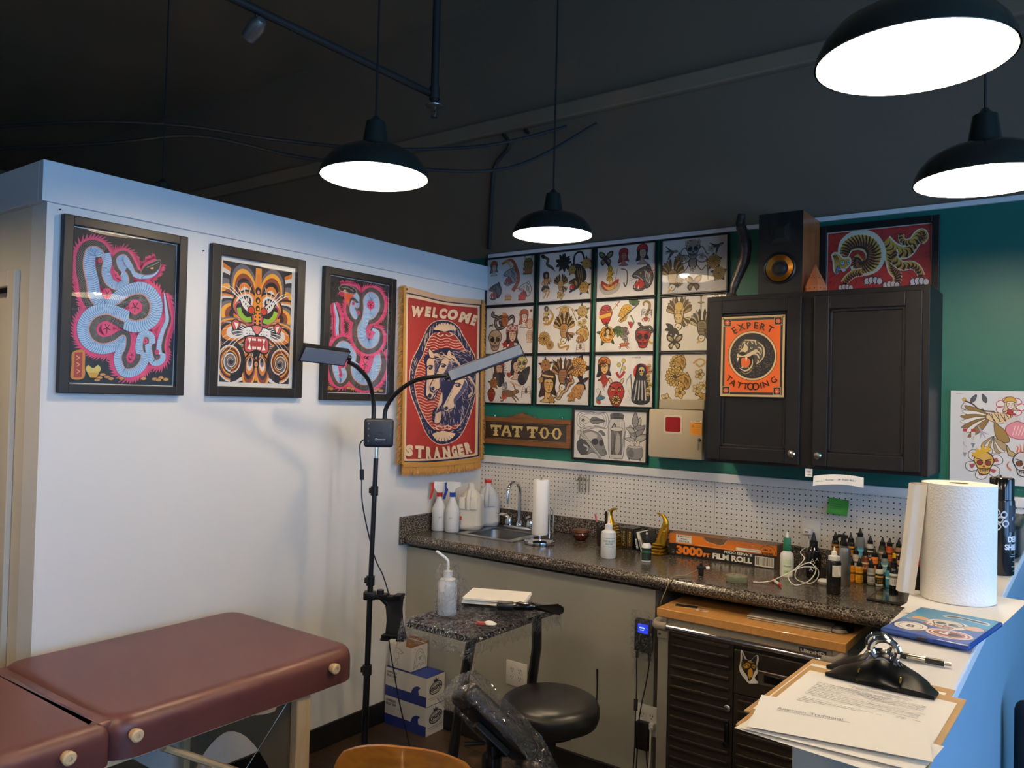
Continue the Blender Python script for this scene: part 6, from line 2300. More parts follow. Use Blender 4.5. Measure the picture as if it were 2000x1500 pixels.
a.text('SHIELD', .060, .076, .016, 'e4e6ea', .04, width=.056)
for i, (yy, ww) in enumerate(((.056, .03), (.05, .04), (.036, .022), (.022, .03), (.01, .02))):
 a.scrawl(.066 - ww / 2, yy, ww, .003, 'a9adb5', .0011, i)
a.build('can_print', t, loc=(0, 0, .004), post=wrapc(.0325, .052), rz=.95)

t = thing('black_bag', 'black bag with shiny blue highlights on the ledge at the right edge', 'bag', (2.80, -.80, LZ + .001))
bb = bmesh.new()
bmesh.ops.create_cube(bb, size=1)
bmesh.ops.bevel(bb, geom=bb.edges[:], offset=.2, segments=4, profile=.5, affect='EDGES')
rnd = random.Random(12)
for v in bb.verts:
 v.co = Vector((v.co.x * .13, v.co.y * .36, (v.co.z + .5) * .11 + .01 * rnd.random() * (v.co.z > 0)))
MB().bm(bb).build('bag_body', BLKVINYL, t, 60)
MB().tube(spline([(-.01, .10, .10), (-.012, .11, .17), (-.01, .09, .235), (-.01, .05, .19), (-.01, .0, .115)], 6), .011, 8, flat=.5).build('strap', BLACK, t)

t = thing('loose_papers', 'white papers curling under the paper towel roll and the tablet case', 'paper', (2.80, -1.70, LZ))
for q, (dx, dy, rz, w_, d_) in enumerate(((.0, .03, -.10, .205, .30), (-.02, -.02, .12, .19, .26))):
 b = MB()
 n = 10
 vs = []
 for j in range(n + 1):
  for i in range(n + 1):
   x, y = (-.5 + i / n) * w_, (-.5 + j / n) * d_
   z = .0006 + .0008 * q
   vs.append((dx + x * cos(rz) - y * sin(rz), dy + x * sin(rz) + y * cos(rz), z))
 b.add(vs, [(j * (n + 1) + i, j * (n + 1) + i + 1, (j + 1) * (n + 1) + i + 1, (j + 1) * (n + 1) + i) for j in range(n) for i in range(n)])
 b.build('sheet', PAPER, t, 180)

TABB = mat('tablet_case_blue', '1e3f86', .3)
t = thing('tablet_case', 'tablet in a blue case covered with skull stickers, overhanging the reception ledge', 'tablet', (2.793, -1.968, LZ + .003), radians(-8))
MB().box(-.082, -.125, 0, .082, .125, .011, .006, 3).build('case_edge', TABB, t, 50)
a = Art(.154, .24)
rr_ = rrect(.0, .0, .154, .24, .012)
a.poly(rr_, '2d4f9c')
a.poly([(.0, .10), (.154, .14), (.154, .23), (.142, .24), (.012, .24), (0, .23)], '2b7fa6')
a.poly([(.0, .07), (.154, .10), (.154, .15), (0, .11)], '2c5f9e')
# long black lettering sticker, skulls, round badge, hand
a.blob([(.055, .195), (.075, .215), (.11, .212), (.14, .205), (.145, .185), (.12, .188), (.09, .196), (.07, .186)], 'd9d4c8', None)
a.blob([(.06, .197), (.078, .21), (.11, .207), (.138, .2), (.14, .189), (.115, .192), (.088, .2), (.07, .191)], '1c1a19', None)
a.ell(.035, .055, .032, .036, 'e2ddd2', '1b1b22', .003, 26)
a.ell(.035, .055, .022, .026, None, '1b1b22', .0016, 22)
a.text('B', .035, .055, .022, '1b1b22', .03)
a.push(.083, .125, .036)
a.ell(0, 0, 1.15, 1.1, 'dcd6cc', None)
m_skull(a, 'cfcac0', '1f1c1c')
a.pop()
for i in range(6):
 a.line([(.05 + .008 * i, .108), (.045 + .01 * i, .092)], .004, 'b04a34', smooth=0)
a.ell(.108, .05, .042, .034, 'e2ddd2', None, n=26)
a.ell(.108, .05, .037, .029, 'b5442e', None, n=26)
a.ell(.108, .05, .033, .025, 'e2ddd2', None, n=26)
a.ell(.108, .05, .028, .02, 'a83a28', '1b1b22', .002, 24)
a.ell(.100, .052, .012, .012, 'e8e4da', '1b1b22', .0016, 18)
a.ell(.118, .050, .012, .012, '1b1b22', None, n=18)
a.ell(.096, .055, .004, .004, '1b1b22', None, n=10)
a.blob([(.118, .14), (.135, .15), (.150, .135), (.148, .115), (.13, .11), (.116, .12)], 'c9a080', '1b1b22', .0014)
a.blob([(.012, .14), (.03, .15), (.045, .14), (.038, .125), (.018, .125)], 'd9a070', '8a4a3a', .0014)
a.blob([(.01, .122), (.03, .128), (.05, .12), (.04, .108), (.014, .11)], '6a7c84', 'e2ddd2', .0014)
o = a.build('sticker_print', t, INKG)
o.rotation_euler = (-pi / 2, 0, 0)
o.matrix_basis = Matrix.Translation((-.077, -.12, .0114)) @ Matrix.Rotation(radians(-90), 4, 'X')
MB().box(-.012, -.1265, .003, .008, -.124, .008, .001).build('port', BLACK, t, 0)

t = thing('ballpoint_pen', 'black and silver ballpoint pen lying across the ledge behind the clipboards', 'pen', (2.775, -2.225, LZ + .0062), radians(2))
MB().tube([(-.07, 0, 0), (.055, 0, 0)], .0056, 14).build('barrel', BLACK, t)
MB().tube([(.055, 0, 0), (.066, 0, 0)], .0035, 12).tube([(-.005, 0, .0), (.0, 0, .0), (.02, 0, 0), (.025, 0, 0)], [.0058, .0062, .0062, .0058], 12).build('clicker', NICKEL, t)


def paper_sheet(w, d, z=0.0, curl=0.0, n=10):
 vs = []
 for j in range(n + 1):
  for i in range(n + 1):
   x, y = (-.5 + i / n) * w, -d * j / n
   vs.append((x, y, z + curl * (j / n) ** 3))
 return vs, [(j * (n + 1) + i, j * (n + 1) + i + 1, (j + 1) * (n + 1) + i + 1, (j + 1) * (n + 1) + i) for j in range(n) for i in range(n)]


def clipboard(label, x, y, z, rz, big):
 """origin at the middle of the clip end; the board runs towards -y"""
 t = thing('clipboard', label, 'clipboard', (x, y, z), rz, 'clipboards on the reception ledge')
 MB().box(-.1145, -.318, 0, .1145, 0, .003, .0012).build('board', HARDB, t, 0)
 b = MB()
 vs, fs = paper_sheet(.212, .276, .0036)
 b.add([(v[0], v[1] - .028, v[2]) for v in vs], fs)
 b.build('sheet', PAPER, t, 180)
 b = MB()
 prof = [(-.078, .010), (-.07, .020), (-.03, .024), (.03, .024), (.07, .020), (.078, .010), (.075, .006), (-.075, .006)]
 # clip jaw: a curved bar with a raised middle
 n = 22
 vs = []
 for i in range(n + 1):
  xx = -.078 + .156 * i / n
  e = 1 - (abs(xx) / .078) ** 3
  up = .016 * math.exp(-(xx / .026) ** 2)
  vs += [(xx, -.044 + .004 * (1 - e), .0045), (xx, -.044 + .004 * (1 - e), .010 + .004 * e), (xx, -.020, .018 * e + .006 + up), (xx, .004 - .006 * (1 - e), .020 * e + .005 + up * 1.3), (xx, .006 - .008 * (1 - e), .004)]
 b.add(vs, [(5 * i + q, 5 * i + 5 + q, 5 * i + 6 + q, 5 * i + 1 + q) for i in range(n) for q in range(4)] + [tuple(range(5)), tuple(range(5 * n, 5 * n + 5))])
 c = b.build('clip', mat('worn_black_clip', '15181a', .28, metal=.7, vary=(30, .5)), t, 60)
 MB().tube([(.020 * cos(a), 0, .052 + .017 * sin(a)) for a in [2 * pi * i / 20 for i in range(20)]], .0055, 8, closed=True).lathe([(.008, 0), (.014, .003), (.008, .004)], 18, T=Matrix.Translation((0, -.012, .030)) @ R90).tube([(-.03, -.002, .018), (-.02, 0, .036), (-.012, .006, .046)], .004, 8).tube([(.03, -.002, .018), (.02, 0, .036), (.012, .006, .046)], .004, 8).build('clip_lever', CHROME, c)
 MB().tube([(-.03, -.044, .008), (-.03, -.03, .022), (-.028, -.012, .024)], .0016, 6).build('spring_wire', BRASS, c)
 MB().tube([(.03, -.044, .008), (.03, -.03, .022), (.028, -.012, .024)], .0016, 6).build('spring_wire', BRASS, c)
 return t


t1 = clipboard('clipboard with bare sheet, tucked underneath the other clipboard', 2.750, -2.352, LZ + .001, radians(-2), False)
t2 = clipboard('front clipboard with a printed consent form, uppermost on the reception ledge', 2.779, -2.470, LZ + .026, radians(-1.5), True)
a = Art(.212, .276)
a.scrawl(.07, .243, .09, .004, '55524d', .0008, 21)
a.scrawl(.075, .237, .08, .003, '55524d', .0008, 22)
rnd = random.Random(31)
for i in range(15):
 yy = .226 - .0072 * i
 x = .028
 xe = .18 if i not in (4, 9, 13, 14) else rnd.uniform(.06, .11)
 if i == 5 or i == 10:
  continue
 while x < xe:
  w_ = rnd.uniform(.006, .02)
  a.line([(x, yy), (min(x + w_, xe), yy)], .0011 if i % 2 else .0014, '6a6761', smooth=0)
  x += w_ + .0022
 if i < 4:
  a.scrawl(.05 + .02 * i, yy + .001, .04, .004, '3c3c50', .0008, i)
a.line([(.028, .192), (.185, .192)], .0008, '55524d', smooth=0)
a.line([(.028, .188), (.185, .188)], .0006, '55524d', smooth=0)
for i in range(4):
 a.line([(.155, .158 - .005 * i), (.168, .158 - .005 * i)], .0014, '6a6761', smooth=0)
 a.line([(.175, .158 - .005 * i), (.186, .158 - .005 * i)], .0014, '6a6761', smooth=0)
o = a.build('form_print', t2)
o.matrix_basis = Matrix.Translation((-.106, -.304, .0045)) @ Matrix.Rotation(radians(-90), 4, 'X')
PPS = (('lowest loose white sheet fanned out under the others on the front clipboard', 2.785, -2.675, -.10, .031, .002), ('middle loose white sheet between the handwritten sheet and the lowest one', 2.77, -2.66, .06, .0322, .004),
       ('top loose white sheet with American Traditional handwriting on the front clipboard', 2.757, -2.645, .20, .0334, .006))
for lb, x, y, rz, z, cu in PPS:
 t = thing('paper_sheet', lb, 'paper', (x, y, LZ + z), rz, 'loose sheets on the front clipboard')
 vs, fs = paper_sheet(.216, .145, 0, cu)
 MB().add(vs, fs).build('sheet', PAPER, t, 180)
 if 'American' in lb:
  a = Art(.216, .145)
  a.text('American  Traditional', .07, .10, .0085, '5a5a66', 0, width=.085)
  a.line([(.028, .0915), (.122, .0935)], .0008, '5a5a66', smooth=0)
  o = a.build('handwriting', t)
  o.matrix_basis = Matrix.Translation((-.108, -.145, .0012)) @ Matrix.Rotation(radians(-90), 4, 'X')

# ------------------------------------------------------------------ dark chair beyond the reception wall
t = thing('dark_chair', 'dark upholstered chair beyond the reception wall at the lower right edge', 'chair', (3.12, -1.28, 0), radians(10))
DKF = mat('navy_black_upholstery', '14171c', .7)
MB().box(-.22, -.24, .42, .22, .24, .50, .03, 3).build('seat', DKF, t, 50)
MB().box(-.22, .20, .50, .22, .27, .90, .03, 3).build('backrest', DKF, t, 50)
for x, y in ((-.2, -.2), (.2, -.2), (-.2, .22), (.2, .22)):
 MB().cyl((x, y, 0), .015, .42, n=12).build('leg', BLACK, t)
# ------------------------------------------------------------------ framed pictures
FRB = mat('black_picture_frame', '131212', .42)


def picture(label, name, cat, loc, rz, art, bar=.04, depth=.026, matw=0., matc='d9d5cb', group=None, pane=True, frame_mat=None, inset=.006, part='print'):
 """origin: lower middle of the frame's back; art is its printed area"""
 W, H = art.w + 2 * (bar + matw), art.h + 2 * (bar + matw)
 t = thing(name, label, cat, loc, rz, group)
 b = MB()
 x0, x1 = -W / 2, W / 2
 bv = min(.003, bar * .3)
 b.box(x0, -depth, 0, x0 + bar, 0, H, bv).box(x1 - bar, -depth, 0, x1, 0, H, bv)
 b.box(x0 + bar - .001, -depth, 0, x1 - bar + .001, 0, bar, bv).box(x0 + bar - .001, -depth, H - bar, x1 - bar + .001, 0, H, bv)
 b.build('frame', frame_mat or FRB, t, smooth=0)
 MB().box(x0 + bar - .002, -inset, bar - .002, x1 - bar + .002, -.0005, H - bar + .002).build('mat_board', mat('mat_' + matc, matc, .7), t, smooth=0)
 art.build(part, t, loc=(-art.w / 2, -inset - .0002, bar + matw))
 if pane:
  z = -max(depth - .004, inset + .004 + Art.EPS * art.k)
  MB().add([(x0 + bar * .9, z, bar * .9), (x1 - bar * .9, z, bar * .9), (x1 - bar * .9, z, H - bar * .9), (x0 + bar * .9, z, H - bar * .9)], [(0, 1, 2, 3)]).build('glass', PANE, t, smooth=0)
 return t


PINK, BELLY, SCALE, RIM = 'dc4470', 'a6c4de', '141212', 'c98b78'


def serpent(a, ctrl, n=9, flame=18, seed=1):
 """ctrl: (x, y, radius, belly side -1..1) in the picture's own traced units"""
 P = spline(ctrl, n)
 N = len(P)
 rnd = random.Random(seed)
 nrm = []
 for i in range(N):
  q, p = P[min(i + 1, N - 1)], P[max(i - 1, 0)]
  dx, dy = q[0] - p[0], q[1] - p[1]
  L = hypot(dx, dy) or 1
  nrm.append((-dy / L, dx / L, dx / L, dy / L))

 def strip(i0, i1, lo, hi, col):
  vs, fs = [], []
  for i in range(i0, i1 + 1):
   x, y, r, s = P[i][:4]
   l, h = lo(r, s), hi(r, s)
   vs += [(x + nrm[i][0] * l, y + nrm[i][1] * l), (x + nrm[i][0] * h, y + nrm[i][1] * h)]
  m = i1 - i0
  fs = [(2 * q, 2 * q + 1, 2 * q + 3, 2 * q + 2) for q in range(m)]
  a.raw(vs, fs, col)
 # flames and halo first, under the whole body
 vs, fs = [], []
 for i in range(0, N - 1):
  x, y, r, s = P[i][:4]
  for sd in (-1, 1):
   for q in range(2):
    R = r + flame * .62
    bx, by = x + nrm[i][0] * sd * R, y + nrm[i][1] * sd * R
    L = flame * rnd.uniform(.8, 1.7)
    w = flame * .34
    lean = -.75
    o = len(vs)
    tx, ty = nrm[i][2], nrm[i][3]
    off = q * .5 * hypot(P[i + 1][0] - x, P[i + 1][1] - y)
    bx, by = bx + tx * off, by + ty * off
    vs += [(bx - tx * w, by - ty * w), (bx + tx * w, by + ty * w), (bx + nrm[i][0] * sd * L * .55 + tx * L * lean * .35, by + nrm[i][1] * sd * L * .55 + ty * L * lean * .35), (bx + nrm[i][0] * sd * L + tx * L * lean, by + nrm[i][1] * sd * L + ty * L * lean)]
    fs += [(o, o + 1, o + 2), (o, o + 2, o + 3)]
 a.raw(vs, fs, PINK)
 strip(0, N - 1, lambda r, s: -r - flame * .75, lambda r, s: r + flame * .75, PINK)
 step = n
 for i0 in range(0, N - 1, step):
  i1 = min(i0 + step, N - 1)
  strip(i0, i1, lambda r, s: -r, lambda r, s: r, SCALE)
  # net of scales on the dark back
  for sd in (-1, 1):
   vs, fs = [], []
   for i in range(i0, i1):
    x, y, r, s = P[i][:4]
    if abs(s) < .05:
     s = .05
    side = -1 if s > 0 else 1
    w0 = r * (1 - .92 * (1 - abs(s)) * 0)
    for k in range(3):
     f0, f1 = side * r * (.25 + .24 * k), side * r * (.25 + .24 * (k + 1))
     if sd > 0:
      f0, f1 = f1, f0
     j = i + 1
     p0 = (x + nrm[i][0] * f0, y + nrm[i][1] * f0)
     p1 = (P[j][0] + nrm[j][0] * f1, P[j][1] + nrm[j][1] * f1)
     dx, dy = p1[0] - p0[0], p1[1] - p0[1]
     L = hypot(dx, dy) or 1
     wx, wy = -dy / L * r * .014, dx / L * r * .014
     o = len(vs)
     vs += [(p0[0] - wx, p0[1] - wy), (p0[0] + wx, p0[1] + wy), (p1[0] + wx, p1[1] + wy), (p1[0] - wx, p1[1] - wy)]
     fs.append((o, o + 1, o + 2, o + 3))
   a.raw(vs, fs, '7d756b')
  strip(i0, i1, lambda r, s: (-.30 if s > 0 else -.98) * r, lambda r, s: (.98 if s > 0 else .30) * r, RIM)
  strip(i0, i1, lambda r, s: (-.18 if s > 0 else -.98) * r, lambda r, s: (.98 if s > 0 else .18) * r, BELLY)
  vs, fs = [], []
  for i in range(i0, i1):
   x, y, r, s = P[i][:4]
   lo, hi = ((-.18, .98) if s > 0 else (-.98, .18))
   tx, ty = nrm[i][2] * r * .16, nrm[i][3] * r * .16
   o = len(vs)
   w = r * .035
   pts = []
   for q, bend in ((lo, 0), ((lo + hi) / 2, 1), (hi, 0)):
    cx, cy = x + nrm[i][0] * q * r + tx * bend, y + nrm[i][1] * q * r + ty * bend
    vs += [(cx - nrm[i][2] * w, cy - nrm[i][3] * w), (cx + nrm[i][2] * w, cy + nrm[i][3] * w)]
   fs += [(o, o + 1, o + 3, o + 2), (o + 2, o + 3, o + 5, o + 4)]
  a.raw(vs, fs, '5b84ae')
 return P


def branchlet(a, x, y, s):
 a.ell(x, y, s, s * 1.25, PINK, None)
 for k in range(5):
  t = k * 2 * pi / 5 + .4
  a.line([(x, y), (x + s * .7 * cos(t), y + s * .9 * sin(t))], s * .14, '17110f', smooth=0)


def coins(a, pts, r):
 for i, (x, y) in enumerate(pts):
  a.ell(x, y, r, r * .55, 'c98a3e', '3a2410', r * .15)


WX = pi / 2      # pictures on the white wall face the room
# --- left: long blue-bellied snake
a = Art(.41, .575, '12100f', quad=[(168, 110), (992, 262), (945, 1408), (108, 1365)])
C = [(845, 392, 18, -1), (790, 445, 44, -1), (720, 500, 34, -1), (655, 480, 34, -1), (625, 420, 38, -1), (575, 345, 40, -1), (520, 370, 40, -1), (535, 440, 44, -1), (585, 500, 46, 1), (590, 570, 50, 1), (520, 610, 52, 1), (440, 570, 56, 1), (405, 480, 56, 1), (415, 380, 58, 1),
     (370, 295, 62, -1), (290, 300, 72, -1), (265, 420, 78, -1), (290, 560, 80, -1), (310, 680, 80, -1), (390, 760, 78, -1), (500, 720, 76, -1), (610, 650, 76, -1), (720, 640, 80, -1), (790, 730, 82, -1), (765, 850, 80, -1), (650, 890, 78, -1), (530, 840, 76, 1),
     (430, 800, 70, 1), (320, 830, 76, 1), (265, 920, 78, 1), (290, 1020, 76, 1), (380, 1070, 70, 1), (480, 1050, 66, 1), (555, 1000, 56, 1), (560, 1080, 46, 1), (525, 1170, 50, 1), (560, 1270, 56, 1), (650, 1260, 56, 1), (705, 1180, 54, 1), (695, 1080, 48, -1), (715, 1000, 44, -1),
     (765, 1010, 42, -1), (770, 1110, 42, 1), (800, 1200, 42, 1), (855, 1180, 36, 1), (850, 1080, 32, -1), (880, 960, 28, -1), (915, 870, 24, -1), (905, 770, 18, -1), (890, 650, 8, -1)]
serpent(a, C, 8, 27, 3)
a.blob([(860, 380), (800, 395), (735, 430), (700, 480), (730, 500), (800, 490), (850, 450)], '2b2725', '8a7a70', 5)
a.blob([(850, 450), (800, 495), (735, 505), (705, 530), (760, 530), (820, 500)], BELLY, '46709c', 4)
a.ell(790, 447, 16, 10, 'e0b24a', '17110f', 4)
a.line([(850, 395), (800, 420), (750, 440)], 6, '8d8478')
for x, y, s in ((500, 500, 22), (430, 650, 36), (650, 760, 50), (425, 930, 45), (618, 1150, 26), (730, 1040, 18), (822, 1130, 18), (378, 385, 16)):
 branchlet(a, x, y, s)
a.blob([(150, 1120), (240, 1110), (245, 1220), (235, 1330), (135, 1330), (140, 1220)], 'c8802c', None)
a.poly([(165, 1125), (228, 1122), (218, 1325), (155, 1322)], 'a83226')
for i in range(3):
 a.line([(180, 1150 + 55 * i), (205, 1165 + 55 * i), (180, 1180 + 55 * i)], 7, 'e6c884', smooth=0)
a.blob([(250, 1260), (270, 1225), (310, 1250), (350, 1225), (372, 1262), (340, 1300), (280, 1300)], 'd8c060', '3a2410', 4)
a.poly([(262, 1285), (358, 1290), (335, 1330), (285, 1328)], 'd39a2e')
coins(a, [(385, 1305), (420, 1325), (360, 1330), (450, 1340), (340, 1348), (535, 1340), (710, 1345), (800, 1350), (850, 1340), (890, 1355), (830, 1358)], 24)
t = picture('framed poster of a long blue snake with pink flames, leftmost on the white wall', 'framed_poster', 'poster', (.0055, -2.2635, 1.717), WX, a, .036, .028, .003, 'd8d8d4', 'large framed posters on the white wall')

t.rotation_euler = (-radians(.37), 0, WX)      # hangs very slightly out at the bottom

# --- right: coiled snake
a = Art(.41, .575, '12100f', quad=[(178, 120), (820, 240), (776, 1405), (130, 1385)])
serpent(a, [(275, 780, 26, -1), (270, 690, 26, -1), (275, 600, 24, -1), (255, 500, 18, -1), (235, 420, 8, -1)], 8, 26, 5)
C = [(300, 262, 26, 1), (375, 275, 46, 1), (450, 300, 44, 1), (495, 380, 44, 1), (480, 470, 48, 1), (430, 400, 36, -1), (408, 490, 50, -1), (450, 580, 54, -1), (540, 590, 56, -1), (640, 580, 62, -1), (700, 480, 64, -1), (690, 370, 64, -1), (620, 320, 62, -1), (560, 380, 56, -1), (560, 480, 56, -1),
     (540, 600, 64, -1), (495, 700, 74, -1), (510, 830, 76, -1), (590, 900, 76, -1), (680, 850, 66, -1), (700, 740, 40, -1), (640, 700, 18, -1)]
D = [(700, 960, 50, 1), (712, 1080, 74, 1), (660, 1220, 80, 1), (550, 1290, 80, 1), (450, 1230, 74, 1), (420, 1120, 66, 1), (450, 990, 60, -1), (400, 890, 62, -1), (310, 850, 60, -1), (240, 930, 56, -1), (215, 1060, 50, -1), (235, 1200, 52, -1), (290, 1280, 52, -1), (350, 1210, 48, -1), (330, 1120, 36, -1)]
serpent(a, D, 9, 26, 6)
serpent(a, C, 9, 26, 7)
a.poly([(330, 310), (455, 325), (400, 380), (385, 470), (350, 380)], 'd8562c')
a.blob([(280, 262), (320, 228), (400, 238), (470, 290), (440, 325), (350, 300), (300, 290)], '2b2725', '9a9088', 6)
a.line([(310, 255), (380, 262), (440, 300)], 7, '9a9088')
a.ell(345, 290, 16, 10, 'e0b24a', None)
for x, y, s in ((622, 445, 40), (605, 765, 34), (555, 1090, 50), (292, 1200, 20), (490, 530, 18), (435, 430, 16)):
 branchlet(a, x, y, s)
coins(a, [(170, 1335), (150, 1350), (190, 1350), (375, 1340), (420, 1350), (690, 1355), (720, 1372), (660, 1370)], 26)
picture('framed poster of a coiled snake on black, beside the welcome banner', 'framed_poster', 'poster', (.001, -1.051, 1.709), WX, a, .036, .028, .003, 'd8d8d4', 'large framed posters on the white wall')

# --- middle: tiger face
W_, H_ = .365, .525
a = Art(W_, H_, '1c1a20')
OR, YO, WH, GY, DR = 'd97a1c', 'e6a02c', 'd9cfc2', '6b6468', '8a3c22'
BANDS = ['151318', OR, WH, '24222a', GY, YO, DR, '151318', OR, WH, GY, '151318']
U = .175
a.push(W_ / 2, H_ * .5, U)


def plume(cx, cy, rx, ry, rot, nb, off=0, fx=1):
 for i in range(nb):
  k = 1 - i / nb
  a.push(cx * fx, cy, 1, rot * fx)
  a.ell(rx * (1 - k) * .85 * fx, 0, rx * k, ry * k, BANDS[(i + off) % len(BANDS)], None, n=30)
  a.pop()


for fx in (-1, 1):
 plume(.95, .80, .75, .50, -130, 9, 1, fx)
 plume(.42, .98, .62, .42, -100, 10, 3, fx)
 plume(.95, .22, .72, .52, 185, 11, 0, fx)
 plume(.90, -.30, .70, .40, 165, 9, 4, fx)
 plume(.52, -1.02, .52, .40, 120, 8, 2, fx)
 plume(.20, -1.22, .42, .20, 95, 7, 5, fx)
 # curled plume in the lower corner
 for j, c in enumerate((WH, OR, '24222a', DR, YO, '151318', WH, GY)):
  pts = []
  for k in range(40):
   t = k / 39
   th = -pi * .5 + 3.4 * pi * t
   R = (.50 - .40 * t) - j * .0
   pts.append(((.74 + R * cos(th) * .82) * fx, -.98 + R * sin(th)))
  if j == 0:
   a.ell(.74 * fx, -.98, .43, .52, '1a181d', None, n=30)
  sh = [((x * fx - .74) * (1 - j * .085) + .74, (y + .98) * (1 - j * .085) - .98) for x, y in pts]
  a.line([(x * fx, y) for x, y in sh], .05, c, smooth=0)
 # brow plume
 for i, c in enumerate(('151318', OR, WH, '151318', YO, '151318')):
  k = 1 - i * .16
  a.push(.40 * fx, .52, 1, -35 * fx)
  a.ell(0, 0, .42 * k, .30 * k, c, None, n=26)
  a.pop()
# nose column
a.poly([(-.09, 1.45), (.09, 1.45), (.10, .6), (.16, .1), (.14, -.08), (-.14, -.08), (-.16, .1), (-.10, .6)], 'e08a1c')
a.line([(0, 1.3), (0, .9)], .1, OR, smooth=0)
for yv, rr in ((.86, .085), (.62, .07), (.42, .06)):
 a.ell(0, yv, rr, rr * 1.2, '181414', None)
 a.ell(.01, yv - rr * .3, rr * .45, rr * .6, 'd98a6a' if yv > .8 else 'e6a02c', None)
for yv, xv, rr in ((.28, .05, .022), (.19, .06, .026), (.09, .065, .033), (0, .07, .038), (.36, .04, .016)):
 for fx in (-1, 1):
  a.ell(xv * fx, yv, rr, rr, '181414', None, n=12)
for fx in (-1, 1):
 # eye: black surround, green crescent, red-ended white brow
 a.blob([(.12 * fx, .05), (.2 * fx, .35), (.55 * fx, .52), (.66 * fx, .35), (.5 * fx, .12), (.25 * fx, -.02)], '141216', 'b5485a', .05)
 a.line([(.18 * fx, .12), (.34 * fx, .10), (.50 * fx, .22), (.56 * fx, .38)], .13, '86b22a')
 a.ell(.33 * fx, .26, .09, .08, '141216', None)
 a.blob([(.10 * fx, .25), (.14 * fx, .40), (.38 * fx, .62), (.52 * fx, .58), (.44 * fx, .40), (.24 * fx, .26)], 'e2dccf', '181414', .03)
 a.ell(.19 * fx, .35, .10, .10, 'c8391f', '181414', .025)
 for q in range(3):
  a.ell((.30 + .06 * q) * fx, .44 + .05 * q, .022, .032, '181414', None, n=10)
 for q in range(5):
  a.line([((.28 + .05 * q) * fx, .56), ((.26 + .14 * q) * fx, .80), ((.2 + .22 * q) * fx, .98 - .03 * q)], .028, 'dfe4e2', taper=(1, .3))
 # cheek pads, whiskers
 a.blob([(.02 * fx, -.24), (.08 * fx, -.10), (.28 * fx, -.08), (.42 * fx, -.16), (.40 * fx, -.30), (.20 * fx, -.36)], 'e2e0d8', '181414', .025)
 for q in range(3):
  for w in range(2):
   a.ell((.13 + .085 * q) * fx, -.17 - .08 * w, .018, .012, '181414', None, n=8)
 for q in range(6):
  a.line([(.35 * fx, -.15 - .03 * q), (.65 * fx, -.02 - .10 * q), (1.0 * fx, -.02 - .19 * q)], .026, 'e6e4dc', taper=(1, .25))
 a.blob([(.50 * fx, -.05), (.62 * fx, .08), (.75 * fx, -.02), (.66 * fx, -.2)], 'c8504a', '181414', .03)
 a.poly([(.56 * fx, -.02), (.68 * fx, .0), (.6 * fx, -.18)], 'e8e2d4')
a.blob([(-.16, -.06), (0, -.02), (.16, -.06), (.08, -.2), (0, -.26), (-.08, -.2)], 'd9766a', '181414', .025)
a.blob([(-.32, -.34), (0, -.30), (.32, -.34), (.36, -.66), (.22, -.74), (0, -.66), (-.22, -.74), (-.36, -.66)], 'c8504a', '181414', .04)
a.blob([(-.26, -.38), (0, -.35), (.26, -.38), (.28, -.60), (.15, -.66), (0, -.58), (-.15, -.66), (-.28, -.60)], 'a32820', None)
for fx in (-1, 1):
 a.poly([(.16 * fx, -.36), (.26 * fx, -.36), (.22 * fx, -.50)], 'ece6d8')
 a.poly([(.16 * fx, -.66), (.27 * fx, -.64), (.21 * fx, -.50)], 'ece6d8')
 for q in range(2):
  a.rect((.03 + .06 * q) * fx, -.42, (.08 + .06 * q) * fx, -.36, 'ece6d8')
  a.rect((.02 + .06 * q) * fx, -.64, (.07 + .06 * q) * fx, -.57, 'ece6d8')
for yv, rr in ((-.86, .05), (-1.02, .075)):
 a.ell(0, yv, rr, rr * 1.2, 'e6a02c', '181414', .05)
 a.ell(0, yv, rr * .4, rr * .5, 'c9607a', None)
a.line([(0, -1.1), (0, -1.45)], .06, 'e08a1c', smooth=0)
a.pop()
picture('framed poster of an orange tiger face with green eyes, between the two snake posters', 'framed_poster', 'poster', (.001, -1.660, 1.717), WX, a, .044, .028, .019, 'd8d2c6', 'large framed posters on the white wall')

# --- red tiger picture standing on the wall cabinet
a = Art(.43, .272, 'c42a20', quad=[(185, 300), (1785, 140), (1780, 1120), (170, 1215)])
rnd = random.Random(17)
for i in range(230):
 x, y = rnd.uniform(190, 1780), rnd.uniform(180, 1200)
 an = atan2(y - 700, x - 800) + rnd.uniform(-.3, .3)
 L = rnd.uniform(40, 90)
 a.line([(x - L * cos(an), y - L * sin(an)), (x + 8 * sin(an), y - 8 * cos(an)), (x + L * cos(an), y + L * sin(an))], 8, '5a1516', smooth=3, taper=(1, .3))
CRM, TY, TO, TD = 'e8dcbc', 'dca338', 'b8601f', '20140f'


